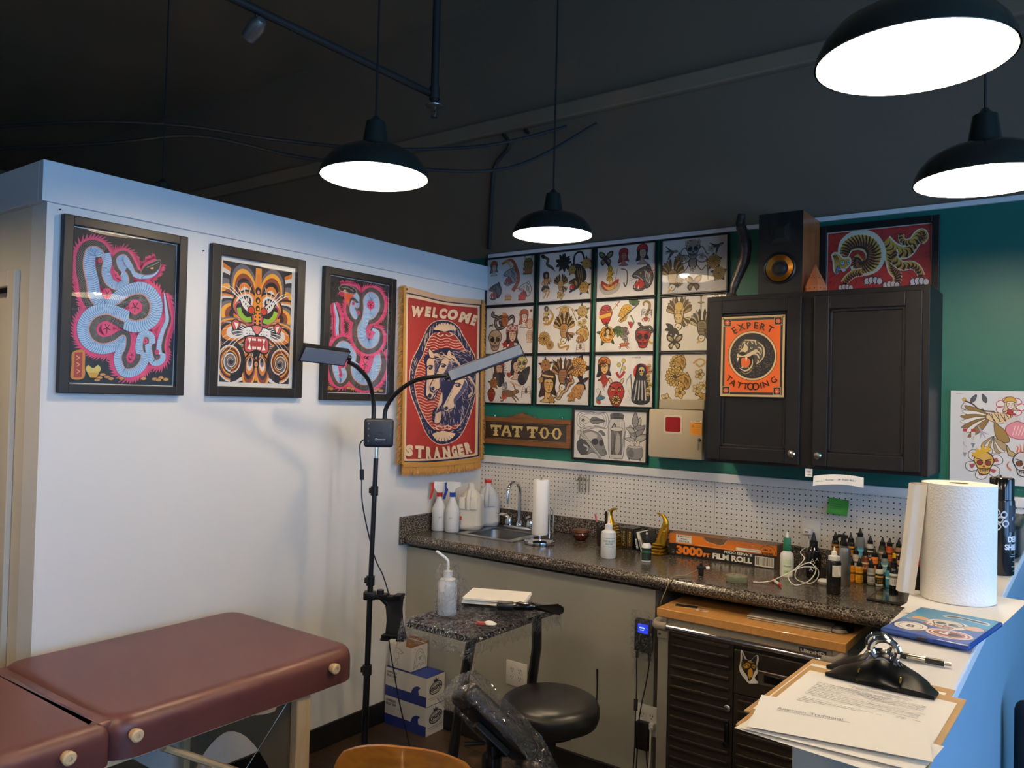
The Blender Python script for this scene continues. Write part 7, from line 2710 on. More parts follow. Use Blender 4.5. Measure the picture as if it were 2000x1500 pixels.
def limb(pts, w, seg=8, stripes=7, side=1, tp=(1, .6)):
 P_ = spline(pts, seg)
 a.line(P_, w * 1.28, CRM, smooth=0, taper=tp)
 a.line(P_, w, TY, smooth=0, taper=tp)
 N = len(P_)
 for i in range(2, N - 1, max(1, N // stripes // 1)):
  x, y = P_[i]
  dx, dy = P_[min(i + 1, N - 1)][0] - P_[i - 1][0], P_[min(i + 1, N - 1)][1] - P_[i - 1][1]
  L = hypot(dx, dy) or 1
  nx, ny = -dy / L * side, dx / L * side
  h = w * .5 * (tp[0] * (1 - i / N) + tp[1] * i / N)
  a.line([(x - nx * h, y - ny * h), (x + dx / L * h * .5, y + dy / L * h * .5), (x + nx * h * .7, y + ny * h * .7)], w * .24, TD, taper=(1.6, .2))
  a.line([(x - nx * h - dx / L * h * .35, y - ny * h - dy / L * h * .35), (x, y), (x + nx * h * .2, y + ny * h * .2)], w * .09, TO, taper=(1.2, .2))


def paw(x, y, s, fx=1):
 for i in range(4):
  a.ell(x + (i - 1.5) * s * .5, y + abs(i - 1.5) * s * .12, s * .36, s * .42, 'e8dcd0', '4a1a18', s * .09)
  a.line([(x + (i - 1.5) * s * .5, y + s * .35), (x + (i - 1.5) * s * .6 - s * .2 * fx, y + s * .6)], s * .14, 'efe6da', taper=(1, .2))


limb([(1060, 420), (1200, 540), (1380, 590), (1500, 470), (1580, 330), (1650, 290), (1680, 360), (1620, 420)], 120, 7, 16, -1, (1.6, .7))
limb([(1480, 420), (1400, 440), (1330, 400), (1320, 310)], 100, 6, 6, 1, (1, .7))
limb([(1150, 560), (1180, 720), (1200, 860), (1260, 960), (1250, 1080)], 190, 7, 11, 1, (1.0, .5))
limb([(1200, 700), (1330, 800), (1480, 790), (1580, 850), (1640, 960)], 130, 7, 8, -1, (1, .7))
a.line(spline([(420, 640), (480, 480), (640, 400), (820, 430), (920, 580), (890, 760), (760, 860), (640, 870), (560, 900)], 8), 340, CRM, smooth=0, taper=lambda t: .5 + .5 * sin(pi * min(1, t * 1.25)))
R_ = spline([(430, 640), (490, 500), (640, 430), (800, 460), (890, 590), (860, 750), (740, 820), (650, 800), (630, 720), (690, 660)], 8)
a.line(R_, 240, TY, smooth=0, taper=lambda t: .55 + .45 * sin(pi * min(1, t * 1.2)))
for i in range(1, len(R_) - 6, 2):
 x, y = R_[i]
 dx, dy = R_[i + 1][0] - R_[i - 1][0], R_[i + 1][1] - R_[i - 1][1]
 L = hypot(dx, dy) or 1
 nx, ny = -dy / L, dx / L
 h = 125 * (.55 + .45 * sin(pi * min(1, i / len(R_) * 1.2)))
 a.line([(x - nx * h, y - ny * h), (x + dx / L * 30, y + dy / L * 30), (x + nx * h * .8, y + ny * h * .8)], 48, TD, taper=lambda t: .25 + 1.1 * t)
 a.line([(x - nx * h * .3 + dx / L * 16, y - ny * h * .3), (x + nx * h * .6 + dx / L * 22, y + ny * h * .6)], 12, TO, smooth=0)
limb([(720, 900), (600, 920), (500, 990), (430, 1080)], 110, 6, 7, 1, (1, .8))
paw(460, 1130, 105)
paw(890, 1020, 130)
paw(1170, 1085, 120)
paw(1610, 1030, 135)
a.blob([(250, 640), (290, 600), (360, 620), (420, 680), (520, 680), (530, 770), (450, 850), (360, 860), (330, 920), (280, 880), (270, 760)], TY, CRM, 26)
for q in range(3):
 a.line([(260 + 25 * q, 640), (290 + 25 * q, 690), (310 + 22 * q, 750)], 16, TD, taper=(1.3, .2))
a.ell(410, 755, 34, 40, 'b9c8b8', '1d1616', 7)
a.ell(500, 755, 26, 30, 'b9c8b8', '1d1616', 7)
a.ell(405, 745, 10, 12, '1d1616', None)
a.ell(498, 748, 9, 11, '1d1616', None)
a.blob([(300, 900), (330, 820), (370, 800), (360, 860), (330, 920)], '7088a8', '1d1616', 8)
a.blob([(380, 850), (430, 840), (470, 870), (420, 900)], 'e8dcd0', '1d1616', 6)
t = picture('red picture of a leaping striped tiger standing on the black wall cabinet', 'framed_picture', 'picture', (2.2515, -.012, CZ1 + .001), 0, a, .030, .02, .004, 'd6d0c2')

# ------------------------------------------------------------------ sheets of tattoo flash on the green wall
FX = (.0117, .4028, .7937, 1.1906)
FZ = (2.592, 2.292, 1.994)
FW_, FH_ = .357, .2815
GO, GO2, BK = 'c7a052', '9a7030', '262019'


def flash(col, row, label, draw, paper='e4dfd6'):
 a = Art(FW_, FH_, paper)
 draw(a)
 sheet_note(a, col * 7 + row)
 picture(label, 'flash_sheet', 'tattoo print', (FX[col] + FW_ / 2, -.0012, FZ[row] - FH_ - .008), 0, a, .008, .016, 0, 'd8d0c0', 'tattoo flash sheets on the green wall', inset=.004)


def f00(a):
 a.line([(.30 * a.w, .88 * a.h), (.5 * a.w, .95 * a.h), (.62 * a.w, .75 * a.h), (.66 * a.w, .5 * a.h), (.55 * a.w, .28 * a.h)], .028, 'b0502a', taper=(.5, 1))
 for i in range(16):
  t = i / 15
  a.line([((.35 + .28 * t) * a.w, (.92 - .6 * t * t) * a.h), ((.4 + .32 * t) * a.w, (.97 - .6 * t * t) * a.h)], .008, 'c8843a', smooth=0, taper=(1, .2))
 at(a, .48, .60, .20, m_cat, '9a948a', '4a443e', 'b0402c')
 at(a, .86, .80, .16, m_mask, '8a6a34', True, False)
 at(a, .84, .70, .13, m_flames, 7, ('4a5a3a', 'b06a2a'))
 at(a, .14, .80, .15, m_lady, '7a3a22', 'c8a884', 'b0502a')
 at(a, .17, .30, .19, m_cat, '3a3836', '6a665e', 'b0402c')
 at(a, .80, .28, .18, m_cat, 'cfc8ba', '6a665e', 'b0402c')
 at(a, .74, .14, .11, m_flames, 8, ('a8301f', 'c8502a'))
 at(a, .45, .15, .1, m_flames, 7, ('b06a2a', 'd09a4a'))


def f01(a):
 at(a, .13, .34, .27, m_figure, 'c9944e', '1c1612', '2a2018')
 m_snake(a, [(x * a.w, y * a.h) for x, y in ((.06, .95), (.16, .88), (.14, .78), (.24, .70), (.30, .62))], .012, BK, '8a6a3a')
 at(a, .46, .78, .15, m_rose, '9a7a44', '4a3a20', BK)
 for i in range(9):
  m_leaf(a, .46 * a.w, .78 * a.h, .055, i * 40, BK)
 at(a, .42, .32, .2, m_bird, GO, BK, GO2)
 at(a, .42, .12, .1, m_flower, GO, GO2)
 a.line([(.66 * a.w, .68 * a.h), (.68 * a.w, .92 * a.h), (.80 * a.w, .96 * a.h), (.86 * a.w, .80 * a.h)], .012, BK)
 a.blob([(x * a.w, y * a.h) for x, y in ((.68, .72), (.84, .66), (.9, .45), (.8, .28), (.66, .18), (.58, .16), (.64, .26), (.7, .4))], BK, INKK, .001)
 for i in range(3):
  a.line([((.72 + .04 * i) * a.w, .64 * a.h), ((.78 + .03 * i) * a.w, .34 * a.h)], .0025, 'c9a45e')
 at(a, .66, .33, .13, m_cat, BK, GO, 'b5261e')
 for x, y, s in ((.9, .72, .13), (.63, .62, .11), (.86, .24, .14)):
  at(a, x, y, s, m_rose, 'c9a04e', '7d5a24', BK)


def f02(a):
 at(a, .15, .78, .16, m_butterfly, '9a8a5a', BK)
 a.line([(.08 * a.w, .82 * a.h), (.22 * a.w, .62 * a.h)], .018, BK, taper=(.6, 1))
 at(a, .46, .78, .16, m_lady, '8a2a24', 'b06a5a', 'a82e2a')
 at(a, .78, .80, .18, m_lady, '2a2220', 'b8a08a', 'b02a2c')
 a.blob([(x * a.w, y * a.h) for x, y in ((.05, .28), (.2, .2), (.4, .28), (.36, .12), (.2, .06), (.08, .12))], 'b9b3a2', INKK, .001)
 a.blob([(x * a.w, y * a.h) for x, y in ((.08, .34), (.22, .26), (.38, .36), (.34, .2), (.2, .14), (.1, .2))], 'b5301f', INKK, .0012)
 a.blob([(x * a.w, y * a.h) for x, y in ((.1, .27), (.22, .21), (.36, .28), (.32, .19), (.2, .15))], 'd8b060', None)
 at(a, .23, .42, .19, m_figure, 'c8a422', 'c8a422', 'b8941c')
 a.line([(.36 * a.w, .56 * a.h), (.30 * a.w, .18 * a.h)], .003, '6a4a28', smooth=0)
 a.line([(x * a.w, y * a.h) for x, y in ((.42, .55), (.52, .5), (.53, .3), (.5, .2), (.47, .28))], .009, '5a4a34', taper=(.6, 1))
 at(a, .78, .34, .25, m_cat, '4e4d4a', 'c9c4b8', 'b5261e')
 a.line([(.9 * a.w, .42 * a.h), (.99 * a.w, .48 * a.h)], .012, 'b85a4a', smooth=0, taper=(1, .2))


def f03(a):
 at(a, .16, .78, .16, m_swallow, '4a4a48', '8a7a5a')
 at(a, .27, .66, .09, m_rose, 'b08a4a', '6a4a24', BK)
 at(a, .48, .62, .36, m_spider, '77706a', '8a8478')
 at(a, .48, .80, .17, m_skull, '9a948a', '26211c', True)
 for x, y in ((.40, .92), (.56, .92), (.36, .64), (.62, .66), (.48, .44)):
  at(a, x, y, .06, m_flower, 'b9ad92', '8a7a4a')
 at(a, .86, .82, .15, m_swallow, '4a4a48', '8a7a5a', rot=20)
 at(a, .76, .78, .07, m_flower, 'b9ad92', '8a7a4a')
 for x, y, s in ((.80, .54, .13), (.88, .32, .12)):
  for i in range(5):
   m_leaf(a, x * a.w, y * a.h, .045, i * 72 + 20, '4a4a40')
  at(a, x, y, s, m_mum, 'b89a4a', '7a5a24')
 at(a, .17, .32, .28, m_bird, '9a7a44', '5a4628', 'a88a54')
 at(a, .50, .17, .16, m_butterfly, '8a6a40', BK)


def f10(a):
 m_snake(a, [(x * a.w, y * a.h) for x, y in ((.32, .66), (.38, .58), (.24, .56), (.20, .72), (.34, .80), (.46, .74), (.56, .80), (.58, .66), (.46, .60))], .017, '2c2c2e', '8a8880')
 at(a, .40, .72, .14, m_mask, 'a85a24', False, False)
 at(a, .38, .86, .06, m_flames, 6, ('b4401c', 'd98a2a'))
 m_snake(a, [(x * a.w, y * a.h) for x, y in ((.16, .92), (.13, .84), (.22, .80), (.30, .74))], .017, '2c2c2e', '8a8880', False)
 at(a, .80, .74, .18, m_lady, 'b8522a', 'e2d2c0', 'b8522a', 'b5261e')
 a.ell(.94 * a.w, .9 * a.h, .008, .008, '8a1f1a', INKK, .001)
 a.ell(.92 * a.w, .62 * a.h, .022, .03, 'd8c0a8', 'b0502a', .004)
 at(a, .92, .36, .12, m_lady, 'd8b894', 'd8b894')
 at(a, .20, .30, .22, m_skull, 'b89a7a', '2a1a16')
 at(a, .56, .36, .24, m_lady, '2a2220', 'e0bfa0', 'c8b8aa', 'b5261e', '8a2a2a')
 for i in range(5):
  for j in range(3):
   if (i + j) % 2 == 0:
    a.rect((.46 + .045 * i) * a.w, (.46 + .055 * j) * a.h, (.50 + .045 * i) * a.w, (.51 + .055 * j) * a.h, 'a8261e')
 at(a, .42, .2, .08, m_rose, 'b5261e', '6a1614', BK)
 at(a, .11, .62, .07, m_hound, '6a5a48')


def f11(a):
 at(a, .15, .76, .2, m_figure, 'c9a45e', '2a2018', '8a6a3a')
 a.line([(x * a.w, y * a.h) for x, y in ((.20, .92), (.28, .76), (.20, .60), (.08, .62))], .016, 'b88a3c', taper=lambda t: sin(pi * t) + .1)
 at(a, .50, .74, .18, m_lady, 'b88a44', 'd9b878', 'c79a4a', '8a5a24')
 at(a, .50, .46, .30, m_bird, 'b88a44', '4a3418', 'c7a25a')
 a.line([(x * a.w, y * a.h) for x, y in ((.34, .9), (.5, .96), (.66, .88), (.7, .8))], .006, 'c7a25a')
 a.line([(.64 * a.w, .88 * a.h), (.74 * a.w, .64 * a.h)], .004, '6a5230', smooth=0)
 at(a, .84, .82, .15, m_rose, 'd2b060', '8a6428', '5a5030')
 for x, y, s in ((.12, .30, .15), (.24, .16, .1)):
  at(a, x, y, s, m_mum, 'c7a052', '3a2a18')
 for x, y in ((.80, .58), (.88, .62), (.85, .52)):
  at(a, x, y, .06, m_flower, 'd2b060', '8a6428')
 at(a, .84, .36, .17, m_cat, 'c9a45e', '8a6428', 'a8742c')
 at(a, .82, .12, .12, m_spider, '5a4a30', '8a6a3a')
 a.line([(x * a.w, y * a.h) for x, y in ((.40, .2), (.44, .1), (.60, .14), (.56, .05))], .012, 'b88a44')


def f12(a):
 at(a, .17, .74, .19, m_mask, 'b0301f', False, False)
 a.line([(.05 * a.w, .68 * a.h), (.26 * a.w, .74 * a.h)], .02, 'd8b030', smooth=0)
 at(a, .33, .88, .14, m_dagger, 'c9b060', 'b0301f', rot=-45)
 a.blob([(x * a.w, y * a.h) for x, y in ((.40, .72), (.46, .88), (.56, .92), (.62, .84), (.58, .74), (.48, .68))], 'd0a02a', INKK, .0012)
 for i in range(14):
  a.ell((.43 + .012 * i) * a.w, (.74 + .08 * sin(i * 1.7) * .6 + .06) * a.h, .003, .0026, '3a2a14', None, n=8)
 at(a, .46, .68, .11, m_cat, 'd0a02a', '6a4a1c', 'c8a030')
 for i in range(5):
  m_leaf(a, .62 * a.w, .9 * a.h, .05, 20 + i * 22, '4f6a34')
  m_leaf(a, .44 * a.w, .48 * a.h, .06, 200 + i * 25, '4f6a34')
 a.line([(.42 * a.w, .6 * a.h), (.74 * a.w, .92 * a.h)], .006, '4a3a28', smooth=0)
 a.line([(x * a.w, y * a.h) for x, y in ((.6, .7), (.66, .56), (.60, .5), (.56, .58))], .008, '5f7a4a')
 at(a, .86, .76, .2, m_scorpion, '9a7434', 'a8261e')
 at(a, .20, .34, .2, m_rose, 'd8a030', 'a8301f', '3a4a2a')
 at(a, .21, .38, .1, m_lady, '2a2220', 'e2c79a')
 at(a, .52, .30, .17, m_figure, '6a5a58', '8a5a5a', '8a8478')
 a.blob([(x * a.w, y * a.h) for x, y in ((.60, .46), (.57, .56), (.64, .56), (.62, .46))], 'a8201e', INKK, .001)
 at(a, .50, .13, .12, m_hound, 'b8542a', 'd8b030')
 a.line([(.70 * a.w, .34 * a.h), (.98 * a.w, .14 * a.h)], .012, 'c8a030', smooth=0)
 at(a, .82, .27, .2, m_skull, 'a8302a', '1f1412')
 m_snake(a, [(x * a.w, y * a.h) for x, y in ((.76, .52), (.82, .46), (.94, .46), (.97, .36), (.9, .40), (.74, .42), (.70, .32), (.72, .2), (.78, .1))], .010, '24221f', '6a665c')


def f13(a):
 at(a, .28, .66, .3, m_bird, 'd2b878', '5a4a30', 'a88c58')
 at(a, .28, .70, .2, m_figure, 'd9bc7a', 'c7a25a', 'd2b878')
 a.ell(.28 * a.w, .82 * a.h, .024, .024, 'd2b060', INKK, .001)
 at(a, .62, .80, .2, m_dagger, 'b0a890', '8a7a54')
 at(a, .64, .42, .28, m_bird, '8a7a58', '3a3020', 'c2ac7a')
 at(a, .22, .16, .16, m_butterfly, 'c2ac7a', '3a3226')
 at(a, .9, .76, .22, m_bird, 'c2ac7a', '5a4a30', 'b09a68')
 for i in range(5):
  m_leaf(a, .2 * a.w, .42 * a.h, .05, 150 + i * 40, '3a3426')
 m_snake(a, [(x * a.w, y * a.h) for x, y in ((.9, .5), (.86, .4), (.92, .32), (.96, .4))], .012, '4a4030', 'c2ac7a')


def f20(a):
 at(a, .30, .70, .22, m_lady, '2a2624', 'c9a07a', 'a8261e', dress='6a3a24')
 a.blob([(x * a.w, y * a.h) for x, y in ((.24, .62), (.36, .64), (.42, .46), (.34, .34), (.26, .4))], '24262a', INKK, .001)
 for i in range(6):
  a.line([(.36 * a.w, .7 * a.h), ((.42 + .02 * i) * a.w, (.9 - .07 * i) * a.h)], .003, '6a4a38', smooth=0)
 a.line([(.12 * a.w, .9 * a.h), (.18 * a.w, .5 * a.h)], .005, '9a948a', smooth=0)
 at(a, .19, .42, .13, m_rose, 'b06a3a', '7a3a20', '5a4a2a')
 at(a, .66, .74, .22, m_lady, '26221f', 'd8b090', lips='a8261e')
 at(a, .78, .84, .17, m_skull, 'c8b878', '2a2418')
 a.blob([(x * a.w, y * a.h) for x, y in ((.76, .66), (.94, .78), (.9, .5), (.8, .38), (.7, .48))], '2c2c2e', INKK, .001)
 at(a, .52, .60, .07, m_heart)
 a.line([(x * a.w, y * a.h) for x, y in ((.54, .46), (.66, .40), (.78, .36))], .012, 'd8b090')
 at(a, .15, .17, .14, m_mask, '8a2f28', False, False)
 at(a, .54, .20, .26, m_hound, '8a6238', '4a2c18')
 at(a, .42, .14, .08, m_flames, 6, ('a8261e', 'c8502a'))
 at(a, .42, .36, .09, m_cat, '77747a', 'b9b5b0', 'c9c4ba')
 at(a, .88, .28, .14, m_spider, '5a4a40', '6d3b20')


def f21(a):
 at(a, .16, .80, .15, m_rose, 'c0884a', '7a4a20', BK)
 at(a, .36, .85, .12, m_swallow, BK, 'c79a4a')
 at(a, .44, .88, .07, m_flower, 'd2b060', '8a6428')
 for i in range(5):
  m_leaf(a, .78 * a.w, .74 * a.h, .085, i * 72, BK)
 at(a, .78, .76, .21, m_mum, 'd29a3c', '8a5a20', rot=10)
 for i in range(4):
  m_leaf(a, .86 * a.w, .46 * a.h, .05, i * 90 + 30, BK)
 at(a, .22, .36, .30, m_lady, '2a2018', 'd2a860', '3a2a1a', 'a8562a', 'd2a860')
 a.line([(.10 * a.w, .60 * a.h), (.32 * a.w, .56 * a.h)], .010, 'd2b878', smooth=0)
 at(a, .29, .10, .09, m_rose, 'c79a4a', '7d5a24', BK)
 at(a, .08, .50, .07, m_rose, 'c79a4a', '7d5a24', BK)
 at(a, .50, .58, .32, m_bird, '9a6a34', '4a3420', 'a8804a')
 m_snake(a, [(x * a.w, y * a.h) for x, y in ((.66, .56), (.70, .46), (.62, .42), (.58, .3), (.50, .24), (.44, .12), (.38, .16), (.42, .26))], .014, 'a8804a', 'd9c090')
 a.push(.66 * a.w, .14 * a.h, .5 * a.h)
 a.blob([(0, 0), (.05, .35), (.3, .55), (.62, .5), (.55, .2), (.42, -.05), (.25, .02), (.15, -.15)], 'c08a48', INKK, .015)
 rnd = random.Random(6)
 for i in range(34):
  q, w = rnd.uniform(.1, .52), rnd.uniform(.05, .46)
  a.ell(q, w, .018, .014, '2a1c10', None, n=8)
 a.pop()
 at(a, .66, .16, .10, m_cat, 'c08a48', '5a3a1c', 'c08a48')


def f22(a):
 at(a, .16, .72, .22, m_lady, '2a2a2c', 'd8b060', 'c2742a', 'a8261e', '9a3020')
 a.poly([(.10 * a.w, .5 * a.h), (.28 * a.w, .56 * a.h), (.17 * a.w, .34 * a.h)], 'a83424')
 at(a, .14, .83, .09, m_butterfly, 'c26a2a', BK)
 a.line([(x * a.w, y * a.h) for x, y in ((.38, .66), (.44, .56), (.52, .68))], .016, 'a8302a')
 a.line([(.44 * a.w, .62 * a.h), (.5 * a.w, .86 * a.h)], .006, '6a8aa0', smooth=0)
 for x, y in ((.5, .88), (.42, .8), (.5, .74)):
  a.ell(x * a.w, y * a.h, .012, .012, 'c8b85a', '3a4a5a', .002)
 at(a, .38, .24, .24, m_mask, 'a82a22', True, True)
 at(a, .80, .46, .40, m_reaper)
 a.push(.10 * a.w, .16 * a.h, .15 * a.h)
 a.blob([(-.6, -.2), (-.2, .3), (.1, .9), (.2, .3), (.8, .0), (.3, -.3), (-.1, -.35)], '4a7a94', INKK, .05)
 a.blob([(-.1, .2), (.05, .7), (.2, .2)], 'c28a3a', INKK, .04)
 a.blob([(-.5, -.4), (.1, -.5), (0, -.9), (-.5, -.7)], 'b8542a', INKK, .04)
 a.line([(-.3, .5), (-.6, .9), (-.3, 1.2), (-.1, 1)], .05, '6a665c')
 a.pop()
 a.line([(x * a.w, y * a.h) for x, y in ((.18, .3), (.14, .38), (.20, .42), (.22, .36))], .003, '6a665c')
 a.text('M BAKER', .72 * a.w, .94 * a.h, .010, '6a655c', 0, width=.05)
 for i, (ch, x, y) in enumerate((('2', .60, .30), ('0', .62, .24), ('2', .59, .18), ('0', .62, .12))):
  a.text(ch, x * a.w, y * a.h, .011, '77716a')


def f23(a):
 at(a, .28, .82, .17, m_mum, 'd2b060', '8a6428')
 at(a, .30, .84, .14, m_cat, 'c2984a', '5a3c1c', 'c2984a')
 at(a, .24, .58, .20, m_mum, 'd2b060', '3a2a18')
 at(a, .36, .48, .17, m_cat, 'c2984a', '3a2a18', 'c2984a')
 at(a, .32, .28, .12, m_flower, 'd2b060', '8a6428')
 at(a, .10, .16, .11, m_flower, 'd2b878', '8a6428')
 at(a, .22, .08, .09, m_swallow, BK, 'c79a4a')
 a.line([(x * a.w, y * a.h) for x, y in ((.52, .82), (.62, .9), (.70, .84), (.62, .76), (.56, .82))], .010, 'c7a25a')
 for x, y, s in ((.62, .62, .1), (.82, .66, .12), (.9, .78, .08)):
  at(a, x, y, s, m_flower, 'd2b878', '8a6428')
 for i in range(5):
  m_leaf(a, .84 * a.w, .76 * a.h, .05, i * 72, BK)
 at(a, .74, .22, .24, m_hound, 'c8a050', '7a5a28', fx=-1)
 for x, y in ((.58, .36), (.68, .42), (.80, .44)):
  at(a, x, y, .09, m_flower, 'd9c48a', '9a7434')


SH = [(0, 0, 'flash sheet with an orange dragon round a tiger, top left of the print grid', f00, 'd8d4cd'),  # paper greyed for the daylight reflecting off this sheet
      (1, 0, 'flash sheet with a black panther and tan roses, top row second from the corner', f01, 'e2ddd4'),
      (2, 0, 'flash sheet with a yellow skeleton in a red boat, top row', f02, 'e2ddd4'),
      (3, 0, 'flash sheet with a skull spider and swallows, top right of the print grid', f03, 'dad6ce'),
      (0, 1, 'flash sheet with a black snake, clown and checked headscarf, middle row at the corner', f10, 'e4dfd6'),
      (1, 1, 'flash sheet of golden figures, moon lady and sunflowers, in the middle row', f11, 'e4dfd6'),
      (2, 1, 'flash sheet with a scorpion, leopard and red skull, middle row', f12, 'e4dfd6'),
      (3, 1, 'flash sheet with tan winged figures and a dagger, partly behind the wall cabinet', f13, 'e4dfd6'),
      (0, 2, 'flash sheet with a hare, red sun face and skull lovers, bottom row at the corner', f20, 'e4dfd6'),
      (1, 2, 'flash sheet with a golden chrysanthemum, eagle and spotted leopard, bottom row', f21, 'e4dfd6'),
      (2, 2, 'flash sheet with a red demon mask and a reaper before a red sun, bottom row', f22, 'e4dfd6'),
      (3, 2, 'flash sheet with pale gold flowers and a rabbit above the sharps box', f23, 'e4dfd6')]
for c_, r_, lb, fn, pc in SH:
 flash(c_, r_, lb, fn, pc)
# --- black and white etching print
a = Art(.452, .268, 'e2ddd4')
D1 = '2a2826'


def hatch(x0, y0, x1, y1, n, w=.0012, col=D1, ang=.6):
 for i in range(n):
  t = i / (n - 1)
  a.line([(x0 + (x1 - x0) * t, y0), (x0 + (x1 - x0) * t + (y1 - y0) * ang * .3, y1)], w, col, smooth=0)


for k, c in ((1.0, None), (.86, None), (.72, None)):
 a.push(.118, .212, k)
 a.blob([(-.105, 0), (-.09, .04), (-.03, .05), (.03, .042), (.08, .046), (.10, .01), (.09, -.04), (.03, -.038), (-.03, -.05), (-.09, -.036)], c, D1, .003)
 a.pop()
a.blob([(.03, .212), (.05, .236), (.085, .225), (.10, .212), (.085, .198), (.05, .188)], 'd9d3c6', D1, .002)
for i in range(8):
 t = i * pi / 4
 a.poly([(.055 + .004 * cos(t + 1.2), .212 + .004 * sin(t + 1.2)), (.055 + .016 * cos(t), .212 + .016 * sin(t)), (.055 + .004 * cos(t - 1.2), .212 + .004 * sin(t - 1.2))], D1)
a.blob([(.10, .212), (.125, .232), (.165, .222), (.20, .212), (.165, .2), (.125, .192)], '77736c', D1, .003)
a.line([(.11, .212), (.15, .216), (.195, .212)], .006, D1)
# skull with crossed bones
a.blob([(.03, .10), (.05, .145), (.11, .155), (.16, .14), (.185, .105), (.195, .07), (.21, .03), (.17, .02), (.12, .035), (.08, .02), (.03, .035), (.02, .07)], '8d8880', D1, .003)
a.blob([(.02, .09), (.06, .11), (.10, .08), (.09, .03), (.05, .015), (.02, .05)], '3a3836', None)
a.blob([(.04, .12), (.10, .148), (.15, .13), (.12, .10), (.07, .10)], 'c9c3b6', None)
a.ell(.135, .095, .022, .018, '1d1b1a', None)
a.ell(.175, .09, .014, .018, '1d1b1a', None)
a.line([(.06, .075), (.09, .06), (.085, .04)], .010, 'c9c3b6')
for i in range(5):
 a.line([(.165 + .009 * i, .055), (.170 + .009 * i, .03)], .0025, D1, smooth=0)
for (x0, y0, x1, y1) in ((.04, .145, .175, .008),):
 a.line([(x0, y0), (x1, y1)], .020, D1, smooth=0)
 a.line([(x0, y0), (x1, y1)], .015, 'c9c3b6', smooth=0)
 a.line([(x0 + .003, y0 - .004), (x1, y1 - .003)], .004, '8d8880', smooth=0)
for x, y in ((.03, .142), (.05, .158)):
 a.ell(x, y, .012, .012, 'c9c3b6', D1, .002)
a.blob([(.155, .15), (.17, .16), (.19, .15), (.20, .135), (.185, .13), (.17, .145)], '6a665f', D1, .002)
# jar with a pale shape in it
a.blob([(.225, .215), (.225, .03), (.25, .010), (.29, .010), (.315, .03), (.315, .215)], 'cfc9bc', D1, .003, 3)
a.rect(.236, .03, .304, .165, '6a665f')
a.blob([(.25, .16), (.262, .12), (.258, .06), (.27, .03), (.292, .05), (.296, .11), (.284, .15)], 'aaa599', D1, .002)
hatch(.238, .03, .250, .16, 5)
hatch(.294, .03, .302, .16, 4)
a.ell(.27, .17, .040, .012, 'd9d3c6', D1, .002)
a.rect(.228, .225, .312, .243, '4a4844')
a.ell(.27, .245, .044, .013, '55524d', D1, .002)
a.line([(.24, .175), (.255, .2), (.262, .18)], .008, '4a4844')
a.line([(.295, .18), (.295, .22)], .004, 'e6e0d4', smooth=0)
# plant in a round pot
for i, an in enumerate((20, 45, 68, 90, 112, 135, 160, 5, 175)):
 m_leaf(a, .382, .115 + .022 * (i % 4), .085 if i < 5 else .06, an, '8d8880' if i % 2 else 'b5afa2', D1)
for i in range(5):
 a.line([(.382, .06), (.382, .12 + .028 * i)], .003, D1, smooth=0)
a.blob([(.335, .05), (.345, .074), (.42, .074), (.432, .05), (.42, .018), (.382, .012), (.345, .018)], '8d8880', D1, .003)
a.blob([(.34, .05), (.36, .066), (.378, .05), (.375, .024), (.35, .024)], '6a665f', None)
a.ell(.382, .078, .046, .008, 'c9c3b6', D1, .002)
for x in (.35, .415):
 a.poly([(x - .006, .02), (x + .006, .02), (x, .002)], D1)
for sx in (-1, 1):
 a.blob([(.382 + .004 * sx, .09), (.382 + .02 * sx, .115), (.382 + .03 * sx, .095), (.382 + .015 * sx, .08)], 'd9d3c6', D1, .002)
picture('black and white etching print with a specimen jar and skull, left of the sharps box', 'framed_print', 'print', (.895, -.0012, 1.404), 0, a, .012, .018, 0, 'd8d0c0', inset=.005)

# --- large flash board at the right edge of the green wall
a = Art(.40, .385, 'd3d1cd')
K2 = '2a2622'
a.scrawl(.02, .372, .03, .004, '55504a', .0009, 3)
a.line([(.045, .345), (.08, .33), (.11, .305), (.16, .30)], .006, '4a3420')
a.ell(.05, .348, .007, .007, 'd39a3a', K2, .001)
for x, y, an in ((.075, .335, 60), (.12, .31, 230), (.29, .325, 15), (.30, .315, -10), (.13, .335, 110)):
 m_leaf(a, x, y, .04, an, '4a4e55', K2)
a.line([(.05, .335), (.04, .315), (.055, .305), (.06, .32)], .003, '6a5a4a')
for i in range(7):
 t = i * .9
 a.blob([(.215 + .02 * cos(t), .32 + .015 * sin(t)), (.215 + .045 * cos(t - .4), .32 + .036 * sin(t - .4)), (.215 + .052 * cos(t), .32 + .042 * sin(t)), (.215 + .045 * cos(t + .4), .32 + .036 * sin(t + .4))], 'e3d6d0', 'b0302a', .0026)
a.push(.215, .325, .034)
m_lady(a, 'c8b08a', 'e2d0c0', 'd0a03a', 'b5261e', 'b0302a')
a.pop()
